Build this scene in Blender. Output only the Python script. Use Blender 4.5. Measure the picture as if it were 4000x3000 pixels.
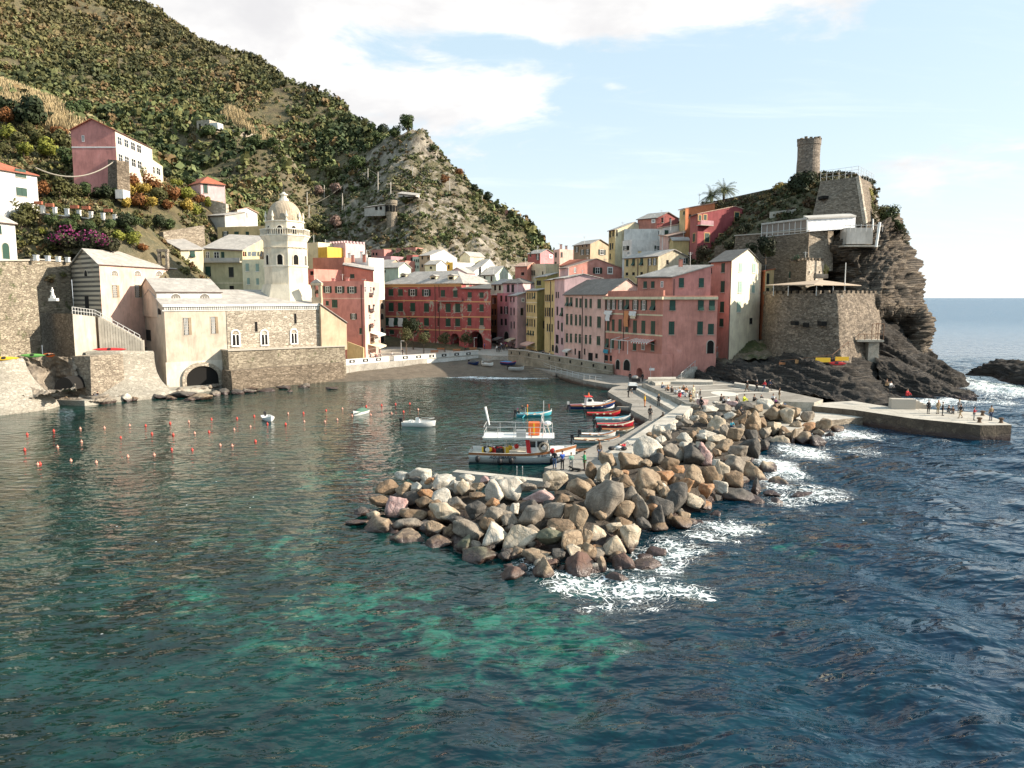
import bpy,bmesh,math,random
import numpy as np
from mathutils import Vector,Matrix,noise as mnoise
for o in list(bpy.data.objects): bpy.data.objects.remove(o)
SC = bpy.context.scene
R = math.radians
# ---------------------------------------------------------------- camera
F,HC,CX,CY,HOR = 2900.0,16.5,2000.0,1500.0,1163.0
PITCH = math.atan((CY-HOR)/F)
cam_data = bpy.data.cameras.new('camera'); cam = bpy.data.objects.new('camera',cam_data)
SC.collection.objects.link(cam); SC.camera = cam
cam_data.sensor_width = 36.0; cam_data.lens = 36.0*F/4000.0
cam_data.clip_start = 0.5; cam_data.clip_end = 60000
cam.location = (0,0,HC); cam.rotation_euler = (R(90)-PITCH,0,0)
# ---------------------------------------------------------------- sun and sky
SUN_EL,SUN_AZ = R(27),R(94)          # azimuth clockwise from the view direction (+Y)
sd = Vector((math.sin(SUN_AZ)*math.cos(SUN_EL),math.cos(SUN_AZ)*math.cos(SUN_EL),math.sin(SUN_EL)))
sl = bpy.data.lights.new('sun','SUN'); sl.energy = 4.6; sl.angle = R(0.53); sl.color = (1.0,0.88,0.73)
sun = bpy.data.objects.new('sun',sl); SC.collection.objects.link(sun)
sun.rotation_euler = (-sd).to_track_quat('-Z','Y').to_euler()
SC.view_settings.view_transform = 'Standard'; SC.view_settings.look = 'None'
SC.view_settings.exposure = 1.05; SC.view_settings.gamma = 1.0; SC.view_settings.use_curve_mapping = False
SC.cycles.max_bounces = 6; SC.cycles.diffuse_bounces = 3; SC.cycles.glossy_bounces = 3
class NT:
 def __init__(s,tree): s.t = tree; tree.nodes.clear()
 def n(s,typ,**kw):
  nd = s.t.nodes.new(typ)
  for k,v in kw.items():
   if k.startswith('_'): setattr(nd,k[1:],v)
  return nd
 def L(s,a,b): s.t.links.new(a,b)
 def val(s,nd,name,v):
  if isinstance(v,bpy.types.NodeSocket): s.L(v,nd.inputs[name])
  else: nd.inputs[name].default_value = v
 def math(s,op,a,b=0.0,c=None,clamp=False):
  nd = s.n('ShaderNodeMath'); nd.operation = op; nd.use_clamp = clamp
  s.val(nd,0,a); s.val(nd,1,b)
  if c is not None: s.val(nd,2,c)
  return nd.outputs[0]
 def vmath(s,op,a,b=(0,0,0)):
  nd = s.n('ShaderNodeVectorMath'); nd.operation = op
  s.val(nd,0,a); s.val(nd,1,b)
  return nd.outputs['Value'] if op in ('DOT_PRODUCT','LENGTH','DISTANCE') else nd.outputs[0]
 def mix(s,f,a,b,blend='MIX'):
  nd = s.n('ShaderNodeMix'); nd.data_type = 'RGBA'; nd.blend_type = blend
  s.val(nd,0,f); 
  for i,v in ((6,a),(7,b)):
   if isinstance(v,bpy.types.NodeSocket): s.L(v,nd.inputs[i])
   else: nd.inputs[i].default_value = (*v[:3],1)
  return nd.outputs[2]
 def noise(s,vec,scale,detail=4,rough=.55,dist=0,col=False):
  nd = s.n('ShaderNodeTexNoise'); s.L(vec,nd.inputs['Vector'])
  nd.inputs['Scale'].default_value = scale; nd.inputs['Detail'].default_value = detail
  nd.inputs['Roughness'].default_value = rough; nd.inputs['Distortion'].default_value = dist
  return nd.outputs['Color' if col else 'Fac']
 def vor(s,vec,scale,feat='F1',rand=1.0):
  nd = s.n('ShaderNodeTexVoronoi'); nd.feature = feat; s.L(vec,nd.inputs['Vector'])
  nd.inputs['Scale'].default_value = scale; nd.inputs['Randomness'].default_value = rand
  return nd
 def ss(s,x,a,b,c=0.0,d=1.0):
  nd = s.n('ShaderNodeMapRange'); nd.interpolation_type = 'SMOOTHSTEP'
  s.val(nd,0,x); s.val(nd,1,a); s.val(nd,2,b); s.val(nd,3,c); s.val(nd,4,d)
  return nd.outputs[0]
 def scale(s,v,sc):
  nd = s.n('ShaderNodeMapping'); nd.inputs['Scale'].default_value = sc; s.L(v,nd.inputs[0]); return nd.outputs[0]
def dirpx(px,py):
 a = (px-CX)/F; b = -(py-CY)/F; sp,cp = math.sin(PITCH),math.cos(PITCH)
 return Vector((a,cp+b*sp,-sp+b*cp))
W = bpy.data.worlds.new('World'); SC.world = W; W.use_nodes = True
w = NT(W.node_tree)
sky = w.n('ShaderNodeTexSky'); sky.sky_type = 'NISHITA'; sky.sun_disc = False
sky.sun_elevation = SUN_EL; sky.sun_rotation = SUN_AZ; sky.air_density = 1.0; sky.dust_density = 2.2; sky.ozone_density = 1.2; sky.altitude = 20
tc = w.n('ShaderNodeTexCoord').outputs['Generated']
sep = w.n('ShaderNodeSeparateXYZ'); w.L(tc,sep.inputs[0])
zc = w.math('MAXIMUM',sep.outputs[2],0.0)
den = w.math('ADD',zc,0.16)
cmb = w.n('ShaderNodeCombineXYZ'); w.L(w.math('DIVIDE',sep.outputs[0],den),cmb.inputs[0]); w.L(w.math('DIVIDE',sep.outputs[1],den),cmb.inputs[1])
cv = cmb.outputs[0]
n1 = w.noise(cv,1.1,8,.56,.25)
n2 = w.noise(w.scale(tc,(1,1,3.0)),7.0,7,.6,.3)
nn = w.math('MULTIPLY_ADD',n2,0.5,w.math('MULTIPLY',n1,0.5))
# cloud banks, each a soft patch in a fixed direction of the sky
def bank(px,py,rx,ry,amp):
 d = dirpx(px,py).normalized(); az = math.atan2(d.x,d.y)
 A = w.math('ARCTAN2',sep.outputs[0],sep.outputs[1])
 da = w.math('DIVIDE',w.math('SUBTRACT',A,az),rx/F)
 dz = w.math('DIVIDE',w.math('SUBTRACT',sep.outputs[2],d.z),ry/F)
 r2 = w.math('ADD',w.math('MULTIPLY',da,da),w.math('MULTIPLY',dz,dz))
 return w.math('MULTIPLY',w.math('EXPONENT',w.math('MULTIPLY',r2,-1.0)),amp)
tot = None
for b in [(200,200,1000,380,.6),(1000,160,300,200,.32),(1900,20,620,80,.52),(2700,-30,760,110,.66),(1600,370,430,85,.62),
   (1950,400,180,60,.30),(2390,335,60,22,.22),(2380,590,90,30,.20),(3050,180,120,40,.10),(1250,-700,2600,420,.42),
   (1750,620,200,90,.22),(4150,640,420,200,.22),(3850,820,600,120,.12),(3700,-900,1500,500,.2)]:
 v = bank(*b); tot = v if tot is None else w.math('ADD',tot,v)
dens = w.math('SUBTRACT',w.math('ADD',tot,w.math('MULTIPLY',nn,2.3)),1.36)
cl = w.ss(dens,0.0,0.30)
# thin high streaks
st = w.noise(w.scale(cv,(0.5,2.2,1)),2.2,6,.65,.6)
cl2 = w.math('MULTIPLY',w.ss(st,.5,.8),.22)
shade = w.ss(w.noise(w.scale(tc,(1,1,2.2)),4.5,5,.6,.2),.3,.7)
ccol = w.mix(shade,(5.9,5.85,5.95),(8.1,8.0,7.8))
base = w.mix(0.55,sky.outputs[0],(6.3,8.2,9.2))
hz = w.math('MULTIPLY',w.math('EXPONENT',w.math('MULTIPLY',zc,-9.0)),.92)
base = w.mix(hz,base,(8.0,8.2,8.2))
c1 = w.mix(cl2,base,(9.4,9.6,9.6)); c2 = w.mix(cl,c1,ccol)
bg = w.n('ShaderNodeBackground'); w.L(c2,bg.inputs[0]); bg.inputs[1].default_value = 0.071
out = w.n('ShaderNodeOutputWorld'); w.L(bg.outputs[0],out.inputs[0])
# ---------------------------------------------------------------- photo-to-place measuring
def P(px,py,Y):
 d = dirpx(px,py); t = Y/d.y
 return Vector((d.x*t,Y,HC+d.z*t))
def G(px,py,z=0.0):
 d = dirpx(px,py); t = (z-HC)/d.z
 return Vector((d.x*t,d.y*t,z))
def proj(x,y,z):
 sp,cp = math.sin(PITCH),math.cos(PITCH)
 fz = y*cp-(z-HC)*sp; uy = y*sp+(z-HC)*cp
 return CX+F*x/fz,CY-F*uy/fz
ZR = {'a': (0,400,2.37),'b': (0,900,2.212),'c': (500,700,2.0733),'d': (0,0,1.6592),'e': (1100,400,2.0109),
  'f': (1750,1450,2.765),'g': (1300,1500,1.7015),'h': (2300,1400,2.0109),'i': (0,1500,1.264),
  '4': (1150,850,2.5518),'5': (1850,850,2.5523),'r': (2150,850,2.5518),'s': (2600,500,2.212),'t': (2700,950,1.7015),
  'q': (2400,1420,4.424),'u': (2850,1400,5.53),'v': (3500,1500,4.424),'w': (1800,1650,3.687),'x': (2900,650,3.16),
  'y': (2350,820,2.309),'z': (1150,900,1.7317),'k': (1900,950,2.116),'l': (1400,900,2.1167),'m': (1800,1300,2.54),'0': (0,0,1)}
def Z(r,x,y):
 a,b,s = ZR[r]; return (a+x/s,b+y/s)
# ---------------------------------------------------------------- materials
MATS = {}
def newmat(name):
 m = bpy.data.materials.new(name); m.use_nodes = True; t = NT(m.node_tree)
 o = t.n('ShaderNodeOutputMaterial'); p = t.n('ShaderNodeBsdfPrincipled'); t.L(p.outputs[0],o.inputs[0])
 return m,t,p
def plain(name,col,rough=.6,metal=0.0,var=.12,sc=6.0):
 if name in MATS: return MATS[name]
 m,t,p = newmat(name); MATS[name] = m
 pos = t.n('ShaderNodeTexCoord').outputs['Object']
 f = t.noise(pos,sc,4)
 c = t.mix(f,[x*(1-var) for x in col],[min(1,x*(1+var)) for x in col])
 t.L(c,p.inputs['Base Color']); p.inputs['Roughness'].default_value = rough; p.inputs['Metallic'].default_value = metal
 return m
def bumpn(t,p,h,dist,strength=1.0):
 b = t.n('ShaderNodeBump'); t.L(h,b.inputs['Height']); b.inputs['Distance'].default_value = dist; b.inputs['Strength'].default_value = strength
 t.L(b.outputs[0],p.inputs['Normal'])
def plaster(name,col,worn=0.0,under=(.36,.33,.27)):
 if name in MATS: return MATS[name]
 m,t,p = newmat(name); MATS[name] = m
 g = t.n('ShaderNodeNewGeometry').outputs['Position']
 a = t.noise(g,.35,6,.62,.4); b = t.noise(t.scale(g,(1,1,.22)),1.6,6,.65,.2); c = t.noise(g,9,4,.6)
 k = t.math('MULTIPLY_ADD',a,.55,t.math('MULTIPLY',b,.45))
 dk = [x*.68 for x in col]; lt = [min(.95,x*1.16+.01) for x in col]
 cc = t.mix(t.ss(k,.3,.7),dk,lt)
 cc = t.mix(t.math('MULTIPLY',t.ss(b,.54,.74),.62),cc,[x*.5+.03 for x in col])   # rain streaks
 cc = t.mix(t.math('MULTIPLY',t.ss(a,.62,.72),.3),cc,[min(.9,x*.6+.25) for x in col])
 if worn > 0:
  d = t.noise(t.scale(g,(1,1,.8)),.42,8,.68,.5)
  cc = t.mix(t.ss(d,1-worn-.012,1-worn+.012),cc,under)
 t.L(cc,p.inputs['Base Color']); p.inputs['Roughness'].default_value = .92
 bumpn(t,p,t.math('ADD',c,t.math('MULTIPLY',b,2)),.03,.6)
 return m
def masonry(name,col,dark,sc=2.2,flat=2.2,bump=.12,mortar=.5,moss=None):
 if name in MATS: return MATS[name]
 m,t,p = newmat(name); MATS[name] = m
 g = t.n('ShaderNodeNewGeometry').outputs['Position']
 wv = t.vmath('ADD',g,t.vmath('SCALE',t.noise(g,.8,3,.5,0,True)))
 nd = t.t.nodes[-1]
 v = t.scale(g,(1,1,flat))
 vo = t.vor(v,sc); ve = t.vor(v,sc,'DISTANCE_TO_EDGE')
 cr = t.n('ShaderNodeSeparateColor'); t.L(vo.outputs['Color'],cr.inputs[0])
 big = t.noise(g,.22,6,.65,.3); fine = t.noise(g,5,5,.65)
 c = t.mix(cr.outputs[0],dark,col)
 c = t.mix(t.math('MULTIPLY',t.ss(cr.outputs[1],.7,.95),.55),c,[min(.8,x*1.35+.03) for x in col])
 c = t.mix(t.ss(fine,.25,.8),c,[x*.72 for x in col],'MIX') if False else c
 c = t.mix(t.ss(big,.35,.68),t.mix(.35,c,[x*.55 for x in dark]),c)
 e = t.ss(ve.outputs['Distance'],0.0,.07)
 c = t.mix(t.math('MULTIPLY',t.math('SUBTRACT',1.0,e),mortar),c,[x*.45 for x in dark])
 c = t.mix(t.ss(fine,.3,.75,.0,.25),c,[min(1,x*1.25) for x in col])
 if moss:
  mk = t.ss(t.noise(g,.5,6,.7,.5),.56,.66)
  c = t.mix(t.math('MULTIPLY',mk,.8),c,moss)
 t.L(c,p.inputs['Base Color']); p.inputs['Roughness'].default_value = .95
 h = t.math('ADD',t.math('MULTIPLY',e,.8),t.math('MULTIPLY',cr.outputs[2],.7)); h = t.math('ADD',h,t.math('MULTIPLY',fine,.5))
 bumpn(t,p,h,bump,.9)
 return m
def roofm(name,col,kind='slate'):
 if name in MATS: return MATS[name]
 m,t,p = newmat(name); MATS[name] = m
 g = t.n('ShaderNodeNewGeometry').outputs['Position']
 vo = t.vor(t.scale(g,(1,1,1.6)),1.7 if kind == 'slate' else 3.2)
 cr = t.n('ShaderNodeSeparateColor'); t.L(vo.outputs['Color'],cr.inputs[0])
 a = t.noise(g,.5,6,.65,.3); f = t.noise(g,8,4,.6)
 c = t.mix(cr.outputs[0],[x*.8 for x in col],[min(.9,x*1.12) for x in col])
 c = t.mix(t.ss(a,.4,.7),c,[x*.72 for x in col]); c = t.mix(t.ss(f,.55,.8,0,.4),c,[min(.9,x*1.3) for x in col])
 t.L(c,p.inputs['Base Color']); p.inputs['Roughness'].default_value = .85
 wv = t.n('ShaderNodeTexWave'); t.L(g,wv.inputs[0]); wv.inputs['Scale'].default_value = 1.6 if kind == 'slate' else 1.1; wv.bands_direction = 'Z' if kind == 'slate' else 'X'
 wv.inputs['Distortion'].default_value = .6
 bumpn(t,p,t.math('ADD',wv.outputs['Fac'],t.math('ADD',cr.outputs[1],f)),.06,.7)
 return m
def rockm(name,a,b,c,wet=True,sc=1.0,strata=0.0,bump=.25,green=None):
 if name in MATS: return MATS[name]
 m,t,p = newmat(name); MATS[name] = m
 g = t.n('ShaderNodeNewGeometry').outputs['Position']
 tcn = t.n('ShaderNodeTexCoord').outputs['Object']; 
 v = g if strata or name.startswith('w_') else tcn
 if strata:
  mp = t.n('ShaderNodeMapping'); mp.inputs['Rotation'].default_value = (R(14),R(24),0); mp.inputs['Scale'].default_value = (.3,.3,1+3*strata); t.L(g,mp.inputs[0]); v2 = mp.outputs[0]
 else: v2 = v
 n1 = t.noise(v2,.7*sc,8,.62,.6); n2 = t.noise(v,2.6*sc,6,.65,.3); n3 = t.noise(v,11*sc,4,.6)
 col = t.mix(t.ss(n1,.32,.66),a,b); col = t.mix(t.ss(n2,.52,.72,0,.75),col,c)
 col = t.mix(t.ss(n3,.35,.7,0,.35),col,[x*.5 for x in a])
 if strata: n4 = t.noise(t.scale(v2,(.5,.5,2.2)),1.3,5,.6,.3); col = t.mix(t.ss(n4,.42,.56),[x*.5 for x in a],col); col = t.mix(t.ss(n4,.60,.70,0,.7),col,[min(1,x*1.5) for x in c])
 cr = t.ss(t.vor(v2,1.1*sc,'DISTANCE_TO_EDGE').outputs['Distance'],0,.035)
 col = t.mix(t.math('MULTIPLY',t.math('SUBTRACT',1.0,cr),.35),col,[x*.3 for x in a])
 if green:
  nz = t.n('ShaderNodeSeparateXYZ'); t.L(t.n('ShaderNodeNewGeometry').outputs['Normal'],nz.inputs[0])
  gm = t.math('MULTIPLY',t.ss(t.noise(g,.16,7,.7,.5),.46,.56),t.ss(nz.outputs[2],.1,.5))
  col = t.mix(gm,col,t.mix(t.noise(g,1.3,4),[x*.6 for x in green],[x*1.5 for x in green]))
 rg = .93
 if wet:
  sx = t.n('ShaderNodeSeparateXYZ'); t.L(g,sx.inputs[0])
  zz = t.math('ADD',sx.outputs[2],t.math('MULTIPLY',t.math('SUBTRACT',n2,.5),1.1))
  wt = t.ss(zz,.15,.75,1,0)
  col = t.mix(wt,col,t.mix(n2,(.035,.022,.018),(.07,.042,.035)))
  t.L(t.math('MULTIPLY_ADD',wt,-.6,.93),p.inputs['Roughness'])
 else: p.inputs['Roughness'].default_value = rg
 t.L(col,p.inputs['Base Color'])
 h = t.math('ADD',t.math('MULTIPLY',n1,1.6),t.math('ADD',t.math('MULTIPLY',n2,.7),t.math('MULTIPLY',n3,.22)))
 h = t.math('ADD',h,t.math('MULTIPLY',cr,.15))
 if strata: h = t.math('ADD',h,t.math('MULTIPLY',n4,1.6))
 bumpn(t,p,h,bump,.8)
 return m
def leafm(name,cols,attr=False,rough=.7):
 if name in MATS: return MATS[name]
 m,t,p = newmat(name); MATS[name] = m
 g = t.n('ShaderNodeNewGeometry').outputs['Position']
 f = t.noise(g,.9,4,.6)
 c = t.mix(t.ss(f,.35,.65),cols[0],cols[1])
 if len(cols) > 2: c = t.mix(t.ss(t.noise(g,2.3,3),.56,.68),c,cols[2])
 if attr:
  at = t.n('ShaderNodeAttribute'); at.attribute_name = 'tint'
  c = t.mix(1.0,c,at.outputs['Color'],'MULTIPLY')
 t.L(c,p.inputs['Base Color']); p.inputs['Roughness'].default_value = rough
 p.inputs['Specular IOR Level'].default_value = .2
 return m
# ---------------------------------------------------------------- mesh helpers
class MB:
 def __init__(s): s.v = []; s.f = []; s.m = []; s.mats = []
 def mi(s,mat):
  if mat not in s.mats: s.mats.append(mat)
  return s.mats.index(mat)
 def face(s,pts,mat):
  k = len(s.v); s.v += [tuple(p) for p in pts]; s.f.append(list(range(k,k+len(pts)))); s.m.append(s.mi(mat))
 def add(s,vs,fs,mat):
  k = len(s.v); s.v += [tuple(p) for p in vs]; i = s.mi(mat)
  for f in fs: s.f.append([k+j for j in f]); s.m.append(i)
 def hexa(s,b,t,mat):       # b,t : 4 bottom, 4 top points (same winding)
  s.add(list(b)+list(t),[(3,2,1,0),(4,5,6,7),(0,1,5,4),(1,2,6,5),(2,3,7,6),(3,0,4,7)],mat)
 def box(s,c,size,mat,rz=0,M=None):
  hx,hy,hz = size[0]/2,size[1]/2,size[2]/2; cs,sn = math.cos(rz),math.sin(rz); pts = []
  for z in (-hz,hz):
   for x,y in ((-hx,-hy),(hx,-hy),(hx,hy),(-hx,hy)):
    q = Vector((c[0]+x*cs-y*sn,c[1]+x*sn+y*cs,c[2]+z)); pts.append(M @ q if M else q)
  s.hexa(pts[:4],pts[4:],mat)
 def prism(s,poly,z0,z1,mat,mat_side=None):   # poly: list of (x,y); z0/z1 number or list
  n = len(poly); Z0 = z0 if isinstance(z0,(list,tuple)) else [z0]*n; Z1 = z1 if isinstance(z1,(list,tuple)) else [z1]*n
  area = sum(poly[i][0]*poly[(i+1) % n][1]-poly[(i+1) % n][0]*poly[i][1] for i in range(n))
  if area < 0: poly = poly[::-1]; Z0 = Z0[::-1]; Z1 = Z1[::-1]
  b = [(p[0],p[1],Z0[i]) for i,p in enumerate(poly)]; t = [(p[0],p[1],Z1[i]) for i,p in enumerate(poly)]
  s.face(t,mat); s.face(b[::-1],mat)
  for i in range(n): j = (i+1) % n; s.face([b[i],b[j],t[j],t[i]],mat_side or mat)
 def tube(s,pts,r,mat,n=6,caps=True):
  pts = [Vector(p) for p in pts]; rr = r if isinstance(r,(list,tuple)) else [r]*len(pts); rings = []
  for i,p in enumerate(pts):
   d = (pts[min(i+1,len(pts)-1)]-pts[max(i-1,0)]).normalized()
   u = d.cross(Vector((0,0,1)))
   if u.length < 1e-3: u = Vector((1,0,0))
   u.normalize(); v = u.cross(d)
   rings.append([p+(u*math.cos(2*math.pi*k/n)+v*math.sin(2*math.pi*k/n))*rr[i] for k in range(n)])
  vs = [q for r_ in rings for q in r_]; fs = []
  for i in range(len(pts)-1):
   for k in range(n): fs.append((i*n+k,i*n+(k+1) % n,(i+1)*n+(k+1) % n,(i+1)*n+k))
  if caps: fs += [tuple(range(n))[::-1],tuple((len(pts)-1)*n+k for k in range(n))]
  s.add(vs,fs,mat)
 def lathe(s,c,prof,mat,n=12,ph=0):      # prof [(r,z)]
  vs = []; fs = []
  for r,z in prof:
   for k in range(n): a = 2*math.pi*k/n+ph; vs.append((c[0]+r*math.cos(a),c[1]+r*math.sin(a),c[2]+z))
  for i in range(len(prof)-1):
   for k in range(n): fs.append((i*n+k,i*n+(k+1) % n,(i+1)*n+(k+1) % n,(i+1)*n+k))
  fs += [tuple(range(n))[::-1],tuple((len(prof)-1)*n+k for k in range(n))]
  s.add(vs,fs,mat)
 def blob(s,c,r,mat,n=8,m=6):
  r = r if isinstance(r,(list,tuple)) else (r,r,r); vs = []; fs = []
  for i in range(m+1):
   th = math.pi*i/m
   for k in range(n): a = 2*math.pi*k/n; vs.append((c[0]+r[0]*math.sin(th)*math.cos(a),c[1]+r[1]*math.sin(th)*math.sin(a),c[2]-r[2]*math.cos(th)))
  for i in range(m):
   for k in range(n): fs.append((i*n+k,i*n+(k+1) % n,(i+1)*n+(k+1) % n,(i+1)*n+k))
  s.add(vs,fs,mat)
 def build(s,name,parent=None,smooth=False,**tags):
  me = bpy.data.meshes.new(name); me.from_pydata(s.v,[],s.f)
  for m in s.mats: me.materials.append(m)
  me.polygons.foreach_set('material_index',s.m)
  if smooth: me.polygons.foreach_set('use_smooth',[True]*len(s.f))
  me.update(); o = bpy.data.objects.new(name,me); SC.collection.objects.link(o)
  if parent: o.parent = parent; o.matrix_parent_inverse = Matrix.Translation(-parent.location) if parent.type == 'EMPTY' else Matrix()
  for k,v in tags.items():
   if v: o[k] = v
  return o
def fast_mesh(name,V,Fq,mat,tint=None,smooth=False):
 V = np.asarray(V,np.float32); Fq = np.asarray(Fq,np.int32); k = Fq.shape[1]
 me = bpy.data.meshes.new(name); me.vertices.add(len(V)); me.vertices.foreach_set('co',V.ravel())
 me.loops.add(Fq.size); me.loops.foreach_set('vertex_index',Fq.ravel())
 me.polygons.add(len(Fq)); me.polygons.foreach_set('loop_start',np.arange(0,Fq.size,k,dtype=np.int32))
 if smooth: me.polygons.foreach_set('use_smooth',np.ones(len(Fq),bool))
 if tint is not None:
  at = me.attributes.new('tint','FLOAT_COLOR','POINT'); at.data.foreach_set('color',np.asarray(tint,np.float32).ravel())
 me.update(calc_edges=True); me.materials.append(mat)
 return me
def link(name,me,parent=None,**tags):
 o = bpy.data.objects.new(name,me); SC.collection.objects.link(o)
 if parent: o.parent = parent; o.matrix_parent_inverse = Matrix.Translation(-parent.location) if parent.type == 'EMPTY' else Matrix()
 for k,v in tags.items():
  if v: o[k] = v
 return o
def thing(name,loc,label,cat,group=None):
 o = bpy.data.objects.new(name,None); SC.collection.objects.link(o); o.location = loc; o.empty_display_size = .3
 o['label'] = label; o['category'] = cat
 if group: o['group'] = group
 return o
def T(label,cat,group=None): return dict(label=label,category=cat,group=group)
def rbf(pts,vals):
 X = np.asarray(pts,float); y = np.asarray(vals,float); n = len(X); d = X.shape[1]
 A = np.linalg.norm(X[:,None]-X[None],axis=2); Pm = np.c_[np.ones(n),X]
 M = np.zeros((n+d+1,n+d+1)); M[:n,:n] = A; M[:n,n:] = Pm; M[n:,:n] = Pm.T
 sol = np.linalg.lstsq(M,np.r_[y,np.zeros(d+1)],rcond=None)[0]
 def f(Q):
  Q = np.atleast_2d(np.asarray(Q,float)); out = np.empty(len(Q))
  for i in range(0,len(Q),20000):
   q = Q[i:i+20000]; out[i:i+20000] = np.linalg.norm(q[:,None]-X[None],axis=2) @ sol[:n] + np.c_[np.ones(len(q)),q] @ sol[n:]
  return out
 return f
def vnoise(x,y,seed=0):           # cheap value noise, numpy
 xi = np.floor(x).astype(np.int64); yi = np.floor(y).astype(np.int64); fx = x-xi; fy = y-yi
 fx = fx*fx*(3-2*fx); fy = fy*fy*(3-2*fy)
 def h(a,b):
  n = (a*374761393 + b*668265263 + seed*974634777) & 0x7fffffff
  n = ((n ^ (n >> 13))*1274126177) & 0x7fffffff
  return ((n ^ (n >> 16)) & 0xffff)/65535.0
 return (h(xi,yi)*(1-fx)+h(xi+1,yi)*fx)*(1-fy)+(h(xi,yi+1)*(1-fx)+h(xi+1,yi+1)*fx)*fy
def fbm(x,y,oct=5,seed=0,gain=.5):
 s = 0; a = 1; t = 0
 for i in range(oct): s = s+a*vnoise(x*2**i+i*17.3,y*2**i-i*9.1,seed+i); t += a; a *= gain
 return s/t-.5
def patch(ctrl,nu,nv):            # ctrl[row][col] Vector -> smooth grid (Catmull-Rom), numpy (nv,nu,3)
 C = np.array([[list(p) for p in r] for r in ctrl],float)
 def interp(A,n):
  m = len(A); t = np.linspace(0,m-1-1e-9,n); i = t.astype(int); u = (t-i)[:,None]
  g = lambda k: A[np.clip(k,0,m-1)].reshape(n,-1)
  p0,p1,p2,p3 = g(i-1),g(i),g(i+1),g(i+2)
  return (.5*(2*p1+(p2-p0)*u+(2*p0-5*p1+4*p2-p3)*u**2+(3*p1-p0-3*p2+p3)*u**3)).reshape((n,)+A.shape[1:])
 A = interp(C,nv); A = interp(np.swapaxes(A,0,1),nu); return np.swapaxes(A,0,1)
def gridfaces(nv,nu):
 i = np.arange(nv-1)[:,None]*nu+np.arange(nu-1)[None]; i = i.ravel()
 return np.c_[i,i+1,i+nu+1,i+nu]
def n3(V,sc,oct=5,seed=0.0,strat=None):
 out = np.empty(len(V))
 for i,v in enumerate(V):
  q = Vector((v[0]*sc[0]+seed,v[1]*sc[1],v[2]*sc[2]))
  out[i] = mnoise.fractal(q,.9,2.1,oct)
 return out
def rockify(A,amp,sc=(.12,.12,.3),seed=0.0,oct=6,tilt=.45,ledge=0.0):
 nv,nu,_ = A.shape; V = A.reshape(-1,3).copy()
 du = np.gradient(A,axis=1).reshape(-1,3); dv = np.gradient(A,axis=0).reshape(-1,3)
 N = np.cross(du,dv); N /= np.linalg.norm(N,axis=1)[:,None]+1e-9
 if np.median(N[:,1]) > 0: N = -N
 Q = V.copy(); Q[:,2] = V[:,2]+V[:,0]*tilt
 d = n3(Q,sc,oct,seed); d2 = n3(Q,(sc[0]*.4,sc[1]*.4,sc[2]*.4),3,seed+9)
 rid = 1-np.abs(d)*2.2
 rid = rid+.35*(1-np.abs(n3(Q,(sc[0]*3.5,sc[1]*3.5,sc[2]*3.0),4,seed+5))*3)
 if ledge: rid = rid+ledge*(np.abs(((Q[:,2]*.55+d2) % 1.0)-.5)*2-.5)
 return (V+N*(amp*(rid*.6+d2*1.1-.3))[:,None]).reshape(A.shape),V
# ================================================================ SEA
def inpoly(x,y,poly):
 c = np.zeros(np.shape(x),bool); n = len(poly)
 for i in range(n):
  x1,y1 = poly[i]; x2,y2 = poly[(i+1) % n]
  m = ((y1 > y) != (y2 > y)) & (x < (x2-x1)*(y-y1)/(y2-y1+1e-12)+x1); c ^= m
 return c
def dseg(x,y,pts,closed=False):
 d = np.full(np.shape(x),1e9); n = len(pts)
 for i in range(n if closed else n-1):
  a = pts[i]; b = pts[(i+1) % n]; vx,vy = b[0]-a[0],b[1]-a[1]
  t = np.clip(((x-a[0])*vx+(y-a[1])*vy)/(vx*vx+vy*vy+1e-9),0,1)
  d = np.minimum(d,np.hypot(x-a[0]-t*vx,y-a[1]-t*vy))
 return d
def g2(*pl,z=0): return [tuple(G(px,py,z)[:2]) for px,py in pl]
far = [200,260,350,500,800,1500,3000,6000,12000,30000]
gx = np.r_[[-x for x in far[::-1]],np.arange(-160,160,.8),far]; gy = np.r_[[-3000,-300,-60,-10,8],np.arange(14,215,.8),[230,260,320,420,600,1000,2000,4000,8000,16000,40000]]
X,Y = np.meshgrid(gx,gy); nv,nu = X.shape
rng = np.random.RandomState(5); Zw = np.zeros_like(X)
outer = 1/(1+np.exp(-(X-8-(Y-45)*.28)/7.0))       # 0 inside the harbour, 1 in the open sea
for k in range(26):
 L = rng.uniform(2.5,13); a = .010*L*(.6+.8*rng.rand()); th = R(205)+rng.randn()*.45; kk = 2*math.pi/L; ph = rng.rand()*6.28
 Zw += a*np.sin(kk*(X*math.cos(th)+Y*math.sin(th))+ph)*(.10+.52*outer)*(.55+.9*vnoise(X*.05+k,Y*.05,50+k))
edge = np.clip((215-Y)/40,0,1)*np.clip((160-np.abs(X))/30,0,1); Zw *= edge
Xw = X+0.0
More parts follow.
